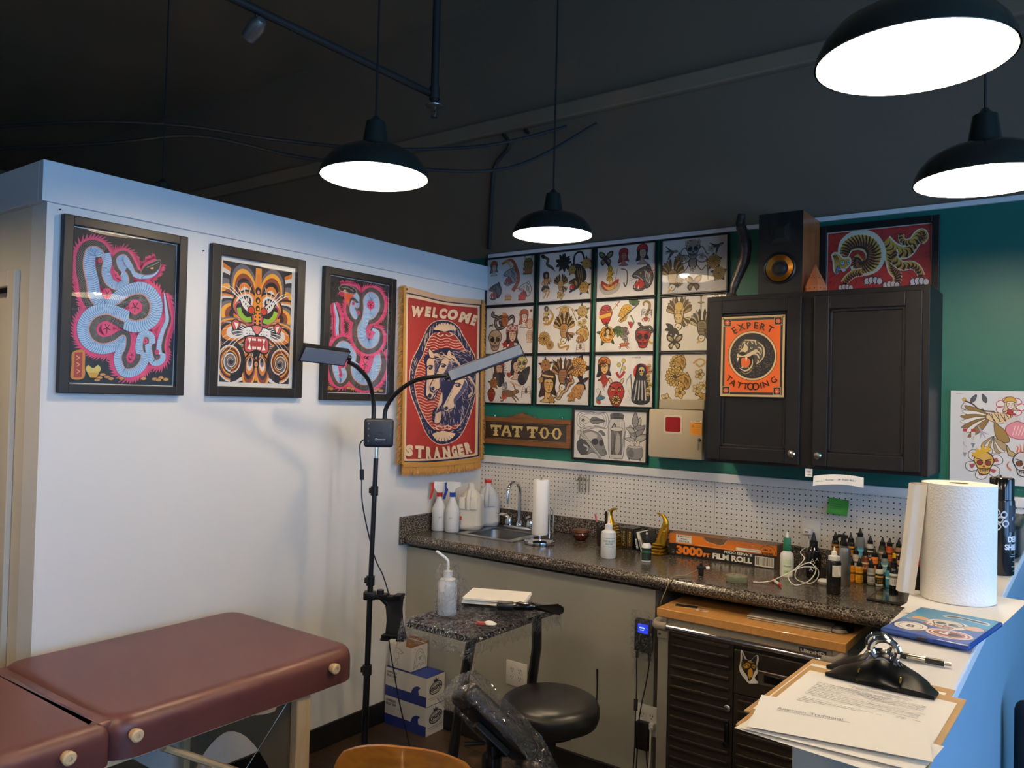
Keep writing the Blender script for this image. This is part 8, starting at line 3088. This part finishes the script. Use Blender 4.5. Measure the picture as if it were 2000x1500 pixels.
# striking eagle with pink
for i in range(7):
 a.push(.15, .265, 1, 150 + i * 12)
 a.blob([(0, -.010), (.06, -.016), (.115, 0), (.06, .012)], 'e2dccf' if i % 2 else '8a6a34', K2, .0018, 4)
 a.pop()
a.blob([(.13, .275), (.15, .295), (.21, .29), (.23, .27), (.20, .255), (.16, .255)], 'd9b98a', K2, .002)
for i in range(4):
 a.line([(.14 + .02 * i, .292), (.165 + .018 * i, .258)], .0025, '3a2a1c', smooth=0)
 a.line([(.16 + .02 * i, .258), (.15 + .022 * i, .29)], .0025, '3a2a1c', smooth=0)
a.blob([(.16, .255), (.18, .24), (.20, .22), (.215, .18), (.19, .175), (.165, .20)], '9a7a3c', K2, .002)
a.blob([(.20, .235), (.24, .262), (.28, .24), (.285, .205), (.255, .19), (.215, .20)], 'd88a8e', 'a8404a', .0026)
for i in range(5):
 a.line([(.225 + .01 * i, .205), (.235 + .011 * i, .245)], .003, 'efc4c2', smooth=0)
a.line([(.20, .25), (.225, .27), (.25, .272)], .016, 'c9c4bc')
for i in range(4):
 a.line([(.27, .26), (.31 + .012 * i, .30 + .012 * i)], .012, 'cfae78' if i % 2 else '3a2c1e', taper=(1, .4))
for i in range(6):
 a.push(.33, .285, 1, 50 + i * 13)
 a.blob([(0, -.008), (.04, -.012), (.07, 0), (.04, .010)], 'e2dccf' if i % 2 else 'b98a44', K2, .0018, 4)
 a.pop()
a.blob([(.27, .225), (.31, .245), (.35, .255), (.345, .215), (.30, .205)], 'd9b98a', K2, .002)
for i in range(7):
 a.push(.165, .195, 1, 225 + i * 14)
 a.blob([(0, -.006), (.05, -.014), (.07, 0), (.05, .012)], 'd6cdbd' if i % 2 else 'a8906a', K2, .0016, 4)
 a.pop()
for x, y in ((.115, .215), (.31, .19)):
 for q in (-40, 0, 40, 180):
  a.line([(x, y), (x + .03 * cos(radians(q - 60)), y + .03 * sin(radians(q - 60)))], .008, 'a9a0b4', smooth=0, taper=(1, .3))
for x, h in ((.055, .10), (.085, .06)):
 a.rect(x - .008, .225 - .012, x + .008, .225, 'b5382e')
 a.rect(x - .007, .225 - h, x + .007, .213, 'cfcac4')
 a.poly([(x - .008, .225 - h), (x + .008, .225 - h), (x, .205 - h)], '7a828c')
 a.scrawl(x - .003, .21 - h * .5, .008, .03, '8a8a90', .0014, int(h * 99))
a.push(.125, .085, .045)
for i in range(6):
 a.push(0, 0, 1, i * 60 + 20)
 a.blob([(.5, -.3), (1.3, -.45), (1.55, 0), (1.2, .45), (.5, .3)], 'd9d4cc', K2, .05, 4)
 a.blob([(.7, -.1), (1.15, -.2), (1.1, .2)], 'a8484e', None, 0, 4)
 a.pop()
m_skull(a, 'd0a452', '8a2f2a')
a.poly([(-.8, .5), (.55, 1.15), (.35, 1.7), (.1, 1.3), (-.1, 1.7), (-.35, 1.15), (-.6, 1.4), (-.7, .9), (-1.05, .95)], 'd2a528')
a.pop()
a.push(.265, .09, .048)
for sx in (-1, 1):
 a.blob([(.5 * sx, .6), (1.1 * sx, .7), (1.25 * sx, 1.5), (1.0 * sx, 1.1), (.75 * sx, .95)], 'b99a62', K2, .05)
m_skull(a, 'c9c6c0', '7a3a1c')
for i in range(5):
 a.line([((-.5 + .25 * i), .95), (-.45 + .22 * i, 1.4), (-.6 + .3 * i, 1.9 - .2 * abs(i - 2))], .16, 'cf6a4a', taper=(1, .1))
a.line([(-.9, -.6), (-1.2, -.2), (-1.0, .2)], .16, 'cf6a4a', taper=(1, .1))
a.line([(.9, -.6), (1.3, -.3), (1.1, .1)], .16, 'b5382e', taper=(1, .1))
a.pop()
t = thing('flash_board', 'large white flash board with an eagle and horned skull on the green wall', 'tattoo print', (2.549, -.001, 1.434))
MB().box(0, -.014, 0, .40, 0, .385, .004).build('board', mat('white_board', 'd3d1cd', .5), t, smooth=0)
a.build('print', t, loc=(0, -.0145, 0))

# --- EXPERT TATTOOING tin sign on the left cabinet door
W_, H_ = .289, .363
a = Art(W_, H_, 'b89c6c', quad=[(80, 160), (1065, 112), (1045, 1393), (58, 1380)])
a.poly([(107, 188), (1030, 145), (1015, 1360), (88, 1348)], '1d1a18')
a.poly([(116, 198), (1018, 156), (1004, 1350), (98, 1338)], '2a241f')
a.poly([(138, 222), (995, 182), (980, 1322), (118, 1312)], '9a8a66')
a.poly([(142, 226), (990, 187), (976, 1318), (122, 1308)], 'dd5f1f')
for cx, cy in ((168, 243), (957, 212), (146, 1287), (940, 1297)):
 a.poly([(cx - 62, cy - 62), (cx + 62, cy - 64), (cx + 62, cy + 62), (cx - 62, cy + 62)], '9a8a66')
 a.poly([(cx - 52, cy - 52), (cx + 52, cy - 54), (cx + 52, cy + 52), (cx - 52, cy + 52)], '1a1614')
 for i in range(8):
  a.ell(cx + 28 * cos(i * pi / 4), cy + 28 * sin(i * pi / 4), 15, 10, 'd65a34', None, n=10, rot=i * 45)
 a.ell(cx, cy, 11, 11, 'd9c08a', None, n=12)
a.ell(560, 752, 382, 388, '1d1512', None, n=60)
a.ell(560, 752, 374, 380, 'c9aa78', None, n=60)
a.ell(560, 752, 346, 352, '1a1513', None, n=60)
for i in range(24):
 t_ = i * pi / 12
 a.ell(560 + 361 * cos(t_), 752 + 366 * sin(t_), 4, 4, 'a8623a', None, n=6)
a.ell(560, 752, 340, 346, '201d20', None, n=60)
rnd = random.Random(23)
for i in range(420):
 t_, q = rnd.uniform(0, 2 * pi), rnd.uniform(.45, .97)
 x, y = 560 + 340 * q * cos(t_), 752 + 346 * q * sin(t_)
 if y < 560 and x > 300:
  continue
 L = rnd.uniform(10, 24)
 a.line([(x, y), (x - L * sin(t_ + .6), y + L * cos(t_ + .6))], 3, '8a7a5c', smooth=0)
HC = 'c9b184'
a.blob([(370, 560), (450, 500), (600, 500), (700, 560), (740, 680), (720, 800), (640, 890), (600, 870), (580, 760), (520, 720), (460, 740), (400, 750), (340, 740), (345, 660)], '4a4238', None)
a.blob([(365, 690), (420, 620), (440, 570), (480, 600), (490, 660), (450, 700), (400, 700)], HC, None)
a.blob([(330, 720), (360, 740), (410, 755), (470, 730), (540, 690), (620, 650), (640, 690), (560, 740), (470, 780), (330, 775)], HC, None)
a.blob([(360, 712), (400, 690), (455, 705), (440, 735), (385, 738)], '17120f', None)
for pts in ([(420, 540), (405, 580)], [(440, 530), (440, 570)], [(500, 530), (480, 575)], [(540, 530), (570, 570)], [(600, 520), (620, 590)], [(440, 510), (620, 520)]):
 a.line(pts, 17, HC, smooth=0)
a.ell(545, 630, 36, 28, '17120f', None)
a.ell(545, 628, 24, 19, HC, '17120f', 6)
a.ell(548, 628, 10, 10, '17120f', None)
a.ell(372, 622, 20, 22, None, HC, 6)
for pts in ([(640, 620), (690, 640), (700, 720)], [(600, 690), (650, 690), (690, 740)], [(580, 720), (640, 740), (670, 800)], [(640, 540), (730, 620), (735, 760), (660, 860)], [(620, 880), (650, 850), (640, 810)]):
 a.line(pts, 17, HC, taper=lambda t: .4 + sin(pi * t))
a.blob([(340, 785), (460, 770), (540, 780), (560, 850), (520, 920), (450, 945), (380, 920), (350, 860)], '17120f', None)
a.blob([(390, 800), (440, 785), (510, 800), (530, 860), (490, 920), (430, 930), (390, 900)], 'd9622c', None)
for x, y, h in ((335, 785, 62), (465, 770, 75)):
 a.poly([(x - 17, y), (x + 17, y), (x, y + h)], 'e2d2a8')
for i in range(4):
 a.poly([(390 + 32 * i, 935), (410 + 32 * i, 940), (400 + 32 * i, 915)], 'e2d2a8')
a.line([(360, 940), (440, 985), (520, 950), (560, 880), (560, 800)], 18, HC, taper=lambda t: .4 + sin(pi * t))
a.line([(380, 990), (450, 1030), (520, 1000), (580, 920)], 14, '8a7a5c', taper=lambda t: .3 + sin(pi * t))
# the two words set on arcs
TP = [(ch, x, y, atan2(x - 560, 752 - y), 104) for ch, x, y in zip('EXPERT', (285, 388, 505, 618, 722, 838), (362, 310, 286, 284, 306, 342))]
TP += [(ch, x, y, atan2(560 - x, y - 752), 96) for ch, x, y in zip('TATTOOING', (196, 262, 362, 455, 535, 612, 692, 768, 893), (1108, 1172, 1208, 1224, 1226, 1226, 1214, 1186, 1124))]
for ch, x, y, rot, hh in TP:
 if ch == 'O':
  a.ell(x, y, 46, 48, None, '2a0f0c', 19, 26)
  continue
 a.push(x, y, 1, math.degrees(rot) * .85)
 a.text(ch, 0, 0, hh, '2a0f0c', .014, 0, down=True)
 a.pop()
t = thing('tin_sign', 'orange EXPERT TATTOOING tin sign with a roaring tiger on the left cabinet door', 'sign', (1.8035, -.3455, 1.773))
MB().box(-W_ / 2, -.001, 0, W_ / 2, .0, H_, .0004).build('tin_plate', mat('tin_edge', '6a5a40', .4, metal=.5), t, smooth=0)
a.build('print', t, INKG, loc=(-W_ / 2, -.0014, 0))
for x in (-.5, .5):
 MB().lathe([(0, .003), (.004, .002), (.005, 0)], 12, T=Matrix.Translation((x * W_ * .95, -.0014 - Art.EPS * a.k, H_ - .008)) @ R90).build('brass_tack', BRASS, t)

# ------------------------------------------------------------------ WELCOME STRANGER banner
BW, BH = .665, .965        # cloth without fringe
NAVY, BRED, TAN = '20203f', '9c2a22', 'c9a27c'
a = Art(BW, BH, TAN, quad=[(72, 42), (610, 152), (600, 1338), (72, 1372)])
a.poly([(74, 90), (610, 190), (596, 1322), (72, 1364)], NAVY)
a.poly([(82, 102), (600, 197), (585, 1312), (80, 1350)], 'd8b78e')
ts = [.0, .012] + [i / 24 for i in range(1, 24)] + [.988, 1.0]
vs = []
for q_ in ts:
 e_ = 12 * (1 if q_ in (0, 1) else 0)
 vs += [(98 + 485 * q_, 130 + 80 * q_ + e_), (96 + 468 * q_, 1335 - 35 * q_ - e_)]
a.raw(vs, [(2 * i, 2 * i + 1, 2 * i + 3, 2 * i + 2) for i in range(len(ts) - 1)], BRED)
# oval
OUT = [(355, 300), (410, 315), (455, 360), (480, 420), (530, 520), (565, 600), (572, 760), (560, 900), (520, 1040), (480, 1140), (430, 1200), (350, 1225), (280, 1200), (220, 1130), (170, 1000), (125, 870), (112, 760), (125, 620), (165, 520), (205, 420), (240, 350), (290, 310)]
INN = [(355, 380), (420, 410), (450, 450), (500, 545), (535, 640), (545, 770), (530, 900), (490, 1030), (430, 1120), (350, 1150), (280, 1110), (220, 1040), (170, 930), (145, 810), (145, 720), (165, 640), (200, 560), (225, 480), (270, 410)]
a.blob(OUT, NAVY, 'd8b78e', 5, 4)
rnd = random.Random(41)
Po, Pi = spline(OUT, 6, True), spline(INN, 7, True)
for i in range(170):
 q = rnd.random()
 o = Po[int(q * len(Po)) % len(Po)]
 n_ = Pi[int(q * len(Pi)) % len(Pi)]
 t0 = rnd.uniform(.1, .55)
 t1 = t0 + rnd.uniform(.15, .35)
 if rnd.random() < .75:
  a.line([(o[0] + (n_[0] - o[0]) * t0, o[1] + (n_[1] - o[1]) * t0), (o[0] + (n_[0] - o[0]) * t1 + rnd.uniform(-4, 4), o[1] + (n_[1] - o[1]) * t1 + rnd.uniform(8, 22))], 3.2, 'c3a690', smooth=0)
a.blob(INN, BRED, 'd8b78e', 5, 4)


def inside(x, y, P):
 c = False
 for i in range(len(P)):
  (x0, y0), (x1, y1) = P[i - 1][:2], P[i][:2]
  if (y0 > y) != (y1 > y) and x < (x1 - x0) * (y - y0) / (y1 - y0 + 1e-9) + x0:
   c = not c
 return c


for k in range(33):
 y0 = 420 + 21 * k
 run = []
 for i in range(64):
  x = 150 + 400 * i / 63
  y = y0 + 7 * sin(x * .062) + (x - 150) * .12
  ok = inside(x, y, Pi)
  if ok:
   run.append((x, y))
  if (not ok or i == 63) and len(run) > 2:
   a.line(run, 4.5, 'e0b58c', smooth=0)
   run = []
HB = 'd9b48c'
# mass of manes, then three horse heads
a.blob([(205, 585), (270, 540), (370, 515), (440, 530), (520, 560), (545, 660), (545, 800), (525, 920), (480, 1050), (420, 1090), (330, 1080), (275, 1060), (275, 980), (330, 930), (330, 800), (290, 830), (290, 890), (240, 900), (205, 860), (215, 760), (215, 660)], NAVY, None)
a.blob([(340, 850), (345, 920), (320, 960), (300, 1000), (340, 990), (330, 1060), (300, 1070), (290, 1040)], HB, None)
for hx, hy, rot, hs in ((255, 600, -20, 285), (375, 600, 4, 252), (470, 745, 3, 252)):
 a.push(hx, hy, hs, rot)
 a.blob([(.14, .04), (.34, .16), (.36, .42), (.22, .62), (.05, .58), (.1, .3)], NAVY, HB, .012)
 a.blob([(-.02, -.05), (.12, .02), (.17, .2), (.09, .42), (-.07, .66), (-.13, .86), (-.22, .99), (-.38, .99), (-.44, .86), (-.37, .66), (-.27, .42), (-.19, .2), (-.13, .02)], HB, NAVY, .03)
 a.blob([(.0, -.04), (.0, -.2), (.06, -.28), (.13, -.12), (.12, .0)], HB, NAVY, .025)
 a.blob([(.08, .05), (.15, .2), (.06, .42), (-.08, .64), (-.12, .8), (-.16, .62), (-.04, .4), (.04, .2)], '4a4664', None)
 a.line([(-.17, .17), (-.08, .15), (.0, .2)], .035, NAVY)
 a.ell(-.08, .22, .06, .04, NAVY, None)
 a.ell(-.09, .21, .016, .014, HB, None)
 a.ell(-.34, .89, .05, .06, NAVY, None, rot=30)
 a.line([(-.30, .99), (-.22, .92), (-.12, .88)], .03, NAVY)
 a.line([(-.42, .86), (-.40, .96), (-.28, 1.02)], .04, NAVY)
 for i in range(4):
  a.line([(.2 + .03 * i, .2 + .03 * i), (.3, .34 + .04 * i), (.2, .5 + .02 * i)], .014, HB)
 a.line([(-.2, .35), (-.27, .55), (-.33, .75)], .018, '8f7f86')
 for i in range(5):
  a.line([(.06 + .03 * i, -.1), (.2 + .06 * i, -.02 + .08 * i), (.26 + .07 * i, .14 + .1 * i)], .022, HB, taper=(1, .2))
 a.pop()
for i in range(40):
 x, y = rnd.uniform(260, 520), rnd.uniform(535, 640)
 a.line([(x, y), (x + 18, y - 8), (x + 40, y + 6)], 5, HB if i % 2 else 'a88c86', taper=(.4, 1))
for i in range(60):
 x, y = rnd.uniform(290, 500), rnd.uniform(930, 1080)
 if inside(x, y, Pi):
  a.line([(x, y), (x + 3, y + rnd.uniform(18, 42))], 3, 'b09a92', smooth=0)
for i in range(34):
 x, y = rnd.uniform(450, 535), rnd.uniform(640, 960)
 if inside(x, y, Pi):
  a.line([(x, y), (x + 10, y + 22)], 3, '8f8496', smooth=0)
# shell ornaments, top and bottom
for (cx, cy, sg) in ((357, 385, -1), (350, 1130, 1)):
 for i in range(9):
  an = radians(20 + 140 * i / 8)
  a.line([(cx, cy), (cx + 45 * cos(an), cy + sg * 40 * sin(an)), (cx + 84 * cos(an), cy + sg * 66 * sin(an) + 4)], 19, HB, taper=(.5, 1))
 for sx in (-1, 1):
  a.line([(cx + 8 * sx, cy - 26 * sg), (cx + 30 * sx, cy - 40 * sg), (cx + 55 * sx, cy - 26 * sg), (cx + 36 * sx, cy - 12 * sg)], 9, HB)
  a.line([(cx + 10 * sx, cy - 6 * sg), (cx + 40 * sx, cy - 2 * sg), (cx + 86 * sx, cy - 14 * sg)], 8, NAVY)
# lettering
for ch, x, y, rot, h, w in (('W', 152, 240, 8, 84, 82), ('E', 228, 236, 6, 82, 42), ('L', 284, 240, 8, 82, 42), ('C', 344, 246, 10, 84, 56), ('O', 411, 256, 13, 86, 68), ('M', 489, 282, 16, 84, 68), ('E', 550, 306, 20, 80, 36)):
 a.push(x, y, 1, rot)
 a.text(ch, 0, 0, h, 'd9bb94', .075, 0, width=w, down=True)
 a.pop()
for ch, x, y, rot, h, w in (('S', 112, 1272, 4, 86, 46), ('T', 178, 1278, 2, 88, 60), ('R', 244, 1283, 0, 88, 44), ('A', 306, 1284, -3, 88, 54), ('N', 374, 1281, -6, 88, 50), ('G', 425, 1275, -10, 82, 32), ('E', 464, 1267, -10, 84, 36), ('R', 512, 1254, -12, 84, 42)):
 a.push(x, y, 1, rot)
 a.text(ch, 0, 0, h, 'd9bb94', .075, 0, width=w, down=True)
 a.pop()


NST = 20
DN = [.016 + .009 * sin(i / NST * 9) + .006 * sin(i / NST * pi) for i in range(NST + 1)]


def drape(x, z):
 """distance of the cloth from the wall: pleats along x"""
 q = min(max(x / BW * NST, 0), NST - 1e-6)
 i = int(q)
 return DN[i] + (DN[i + 1] - DN[i]) * (q - i)


def sag(x, z):
 q = x / BW
 return -.016 * sin(pi * q) * (z / BH) ** 6 - .012 * sin(pi * q) * (1 - z / BH) ** 4


def cut_and_drape(me):
 bb = bmesh.new()
 bb.from_mesh(me)
 bmesh.ops.triangulate(bb, faces=bb.faces[:])
 for i in range(1, NST):
  bmesh.ops.bisect_plane(bb, geom=bb.verts[:] + bb.edges[:] + bb.faces[:], plane_co=(BW * i / NST, 0, 0), plane_no=(1, 0, 0), dist=2e-6)
 for v in bb.verts:
  x, y, z = v.co
  v.co = (x, y * 2 - drape(x, z), z + sag(x, z))
 bb.to_mesh(me)
 bb.free()


t = thing('welcome_banner', 'dark red WELCOME STRANGER banner with horse heads and gold fringe in the corner', 'banner', (.024, -.745, 1.372), WX)
t.rotation_euler.x = -.0205      # hangs a little further out at the bottom
a.build('cloth', t, INK, post=cut_and_drape)
FRG = mat('gold_fringe', 'b9833c', .75)
rnd = random.Random(77)
b = MB()


def tassel(p, d, L, w):
 x, y, z = p
 q = .5 + rnd.random()
 b.add([(x - w * d[1], y, z + w * d[0]), (x + w * d[1], y, z - w * d[0]), (x + d[0] * L * .6 + w * d[1], y - .004 * q, z + d[1] * L * .6 - w * d[0] - .002), (x + d[0] * L, y - .008 * q + .004, z + d[1] * L - L * .22 * abs(d[0]) - .003 * q), (x + d[0] * L * .6 - w * d[1], y - .006 * q, z + d[1] * L * .6 + w * d[0])],
          [(0, 1, 2), (0, 2, 4), (4, 2, 3)])


for sd in (0, 1):
 for i in range(300):
  z = BH * (i + rnd.random()) / 300
  x = sd * BW
  for q in range(2):
   tassel((x, -drape(x, z) - rnd.uniform(-.004, .006), z + sag(x, z)), ((1 if sd else -1) * rnd.uniform(.9, 1.1), rnd.uniform(-.3, .05)), rnd.uniform(.035, .062) * (1 - .3 * sd), rnd.uniform(.001, .0022))
for i in range(420):
 x = BW * (i + rnd.random()) / 420
 for q in range(2):
  tassel((x, -drape(x, 0) - rnd.uniform(-.004, .006), sag(x, 0)), (rnd.uniform(-.12, .12), -1), rnd.uniform(.045, .072), rnd.uniform(.001, .0024))
fr = b.build('fringe', FRG, t, 0)
fr['kind'] = 'stuff'
b = MB()
for sd in (0, 1):
 vs = []
 for i in range(25):
  z = BH * i / 24
  for x in ((-.012, .006) if sd == 0 else (BW - .006, BW + .012)):
   vs.append((x, -drape(x, z) - .011, z + sag(sd * BW, z)))
 b.add(vs, [(2 * i, 2 * i + 1, 2 * i + 3, 2 * i + 2) for i in range(24)])
vs = []
for i in range(33):
 x = BW * i / 32
 vs += [(x, -drape(x, 0) - .011, sag(x, 0) - .016), (x, -drape(x, 0) - .011, sag(x, 0) + .010)]
b.add(vs, [(2 * i, 2 * i + 2, 2 * i + 3, 2 * i + 1) for i in range(32)])
b.build('braid', mat('gold_braid', 'c08a3e', .7, bump=(400, .8, .004)), t, 180)
for x in (.008, BW - .008):
 MB().lathe([(0, .006), (.006, .004), (.007, 0)], 14, T=Matrix.Translation((x, -drape(x, BH) - .012, BH - .02)) @ R90).build('pin', NICKEL, t)
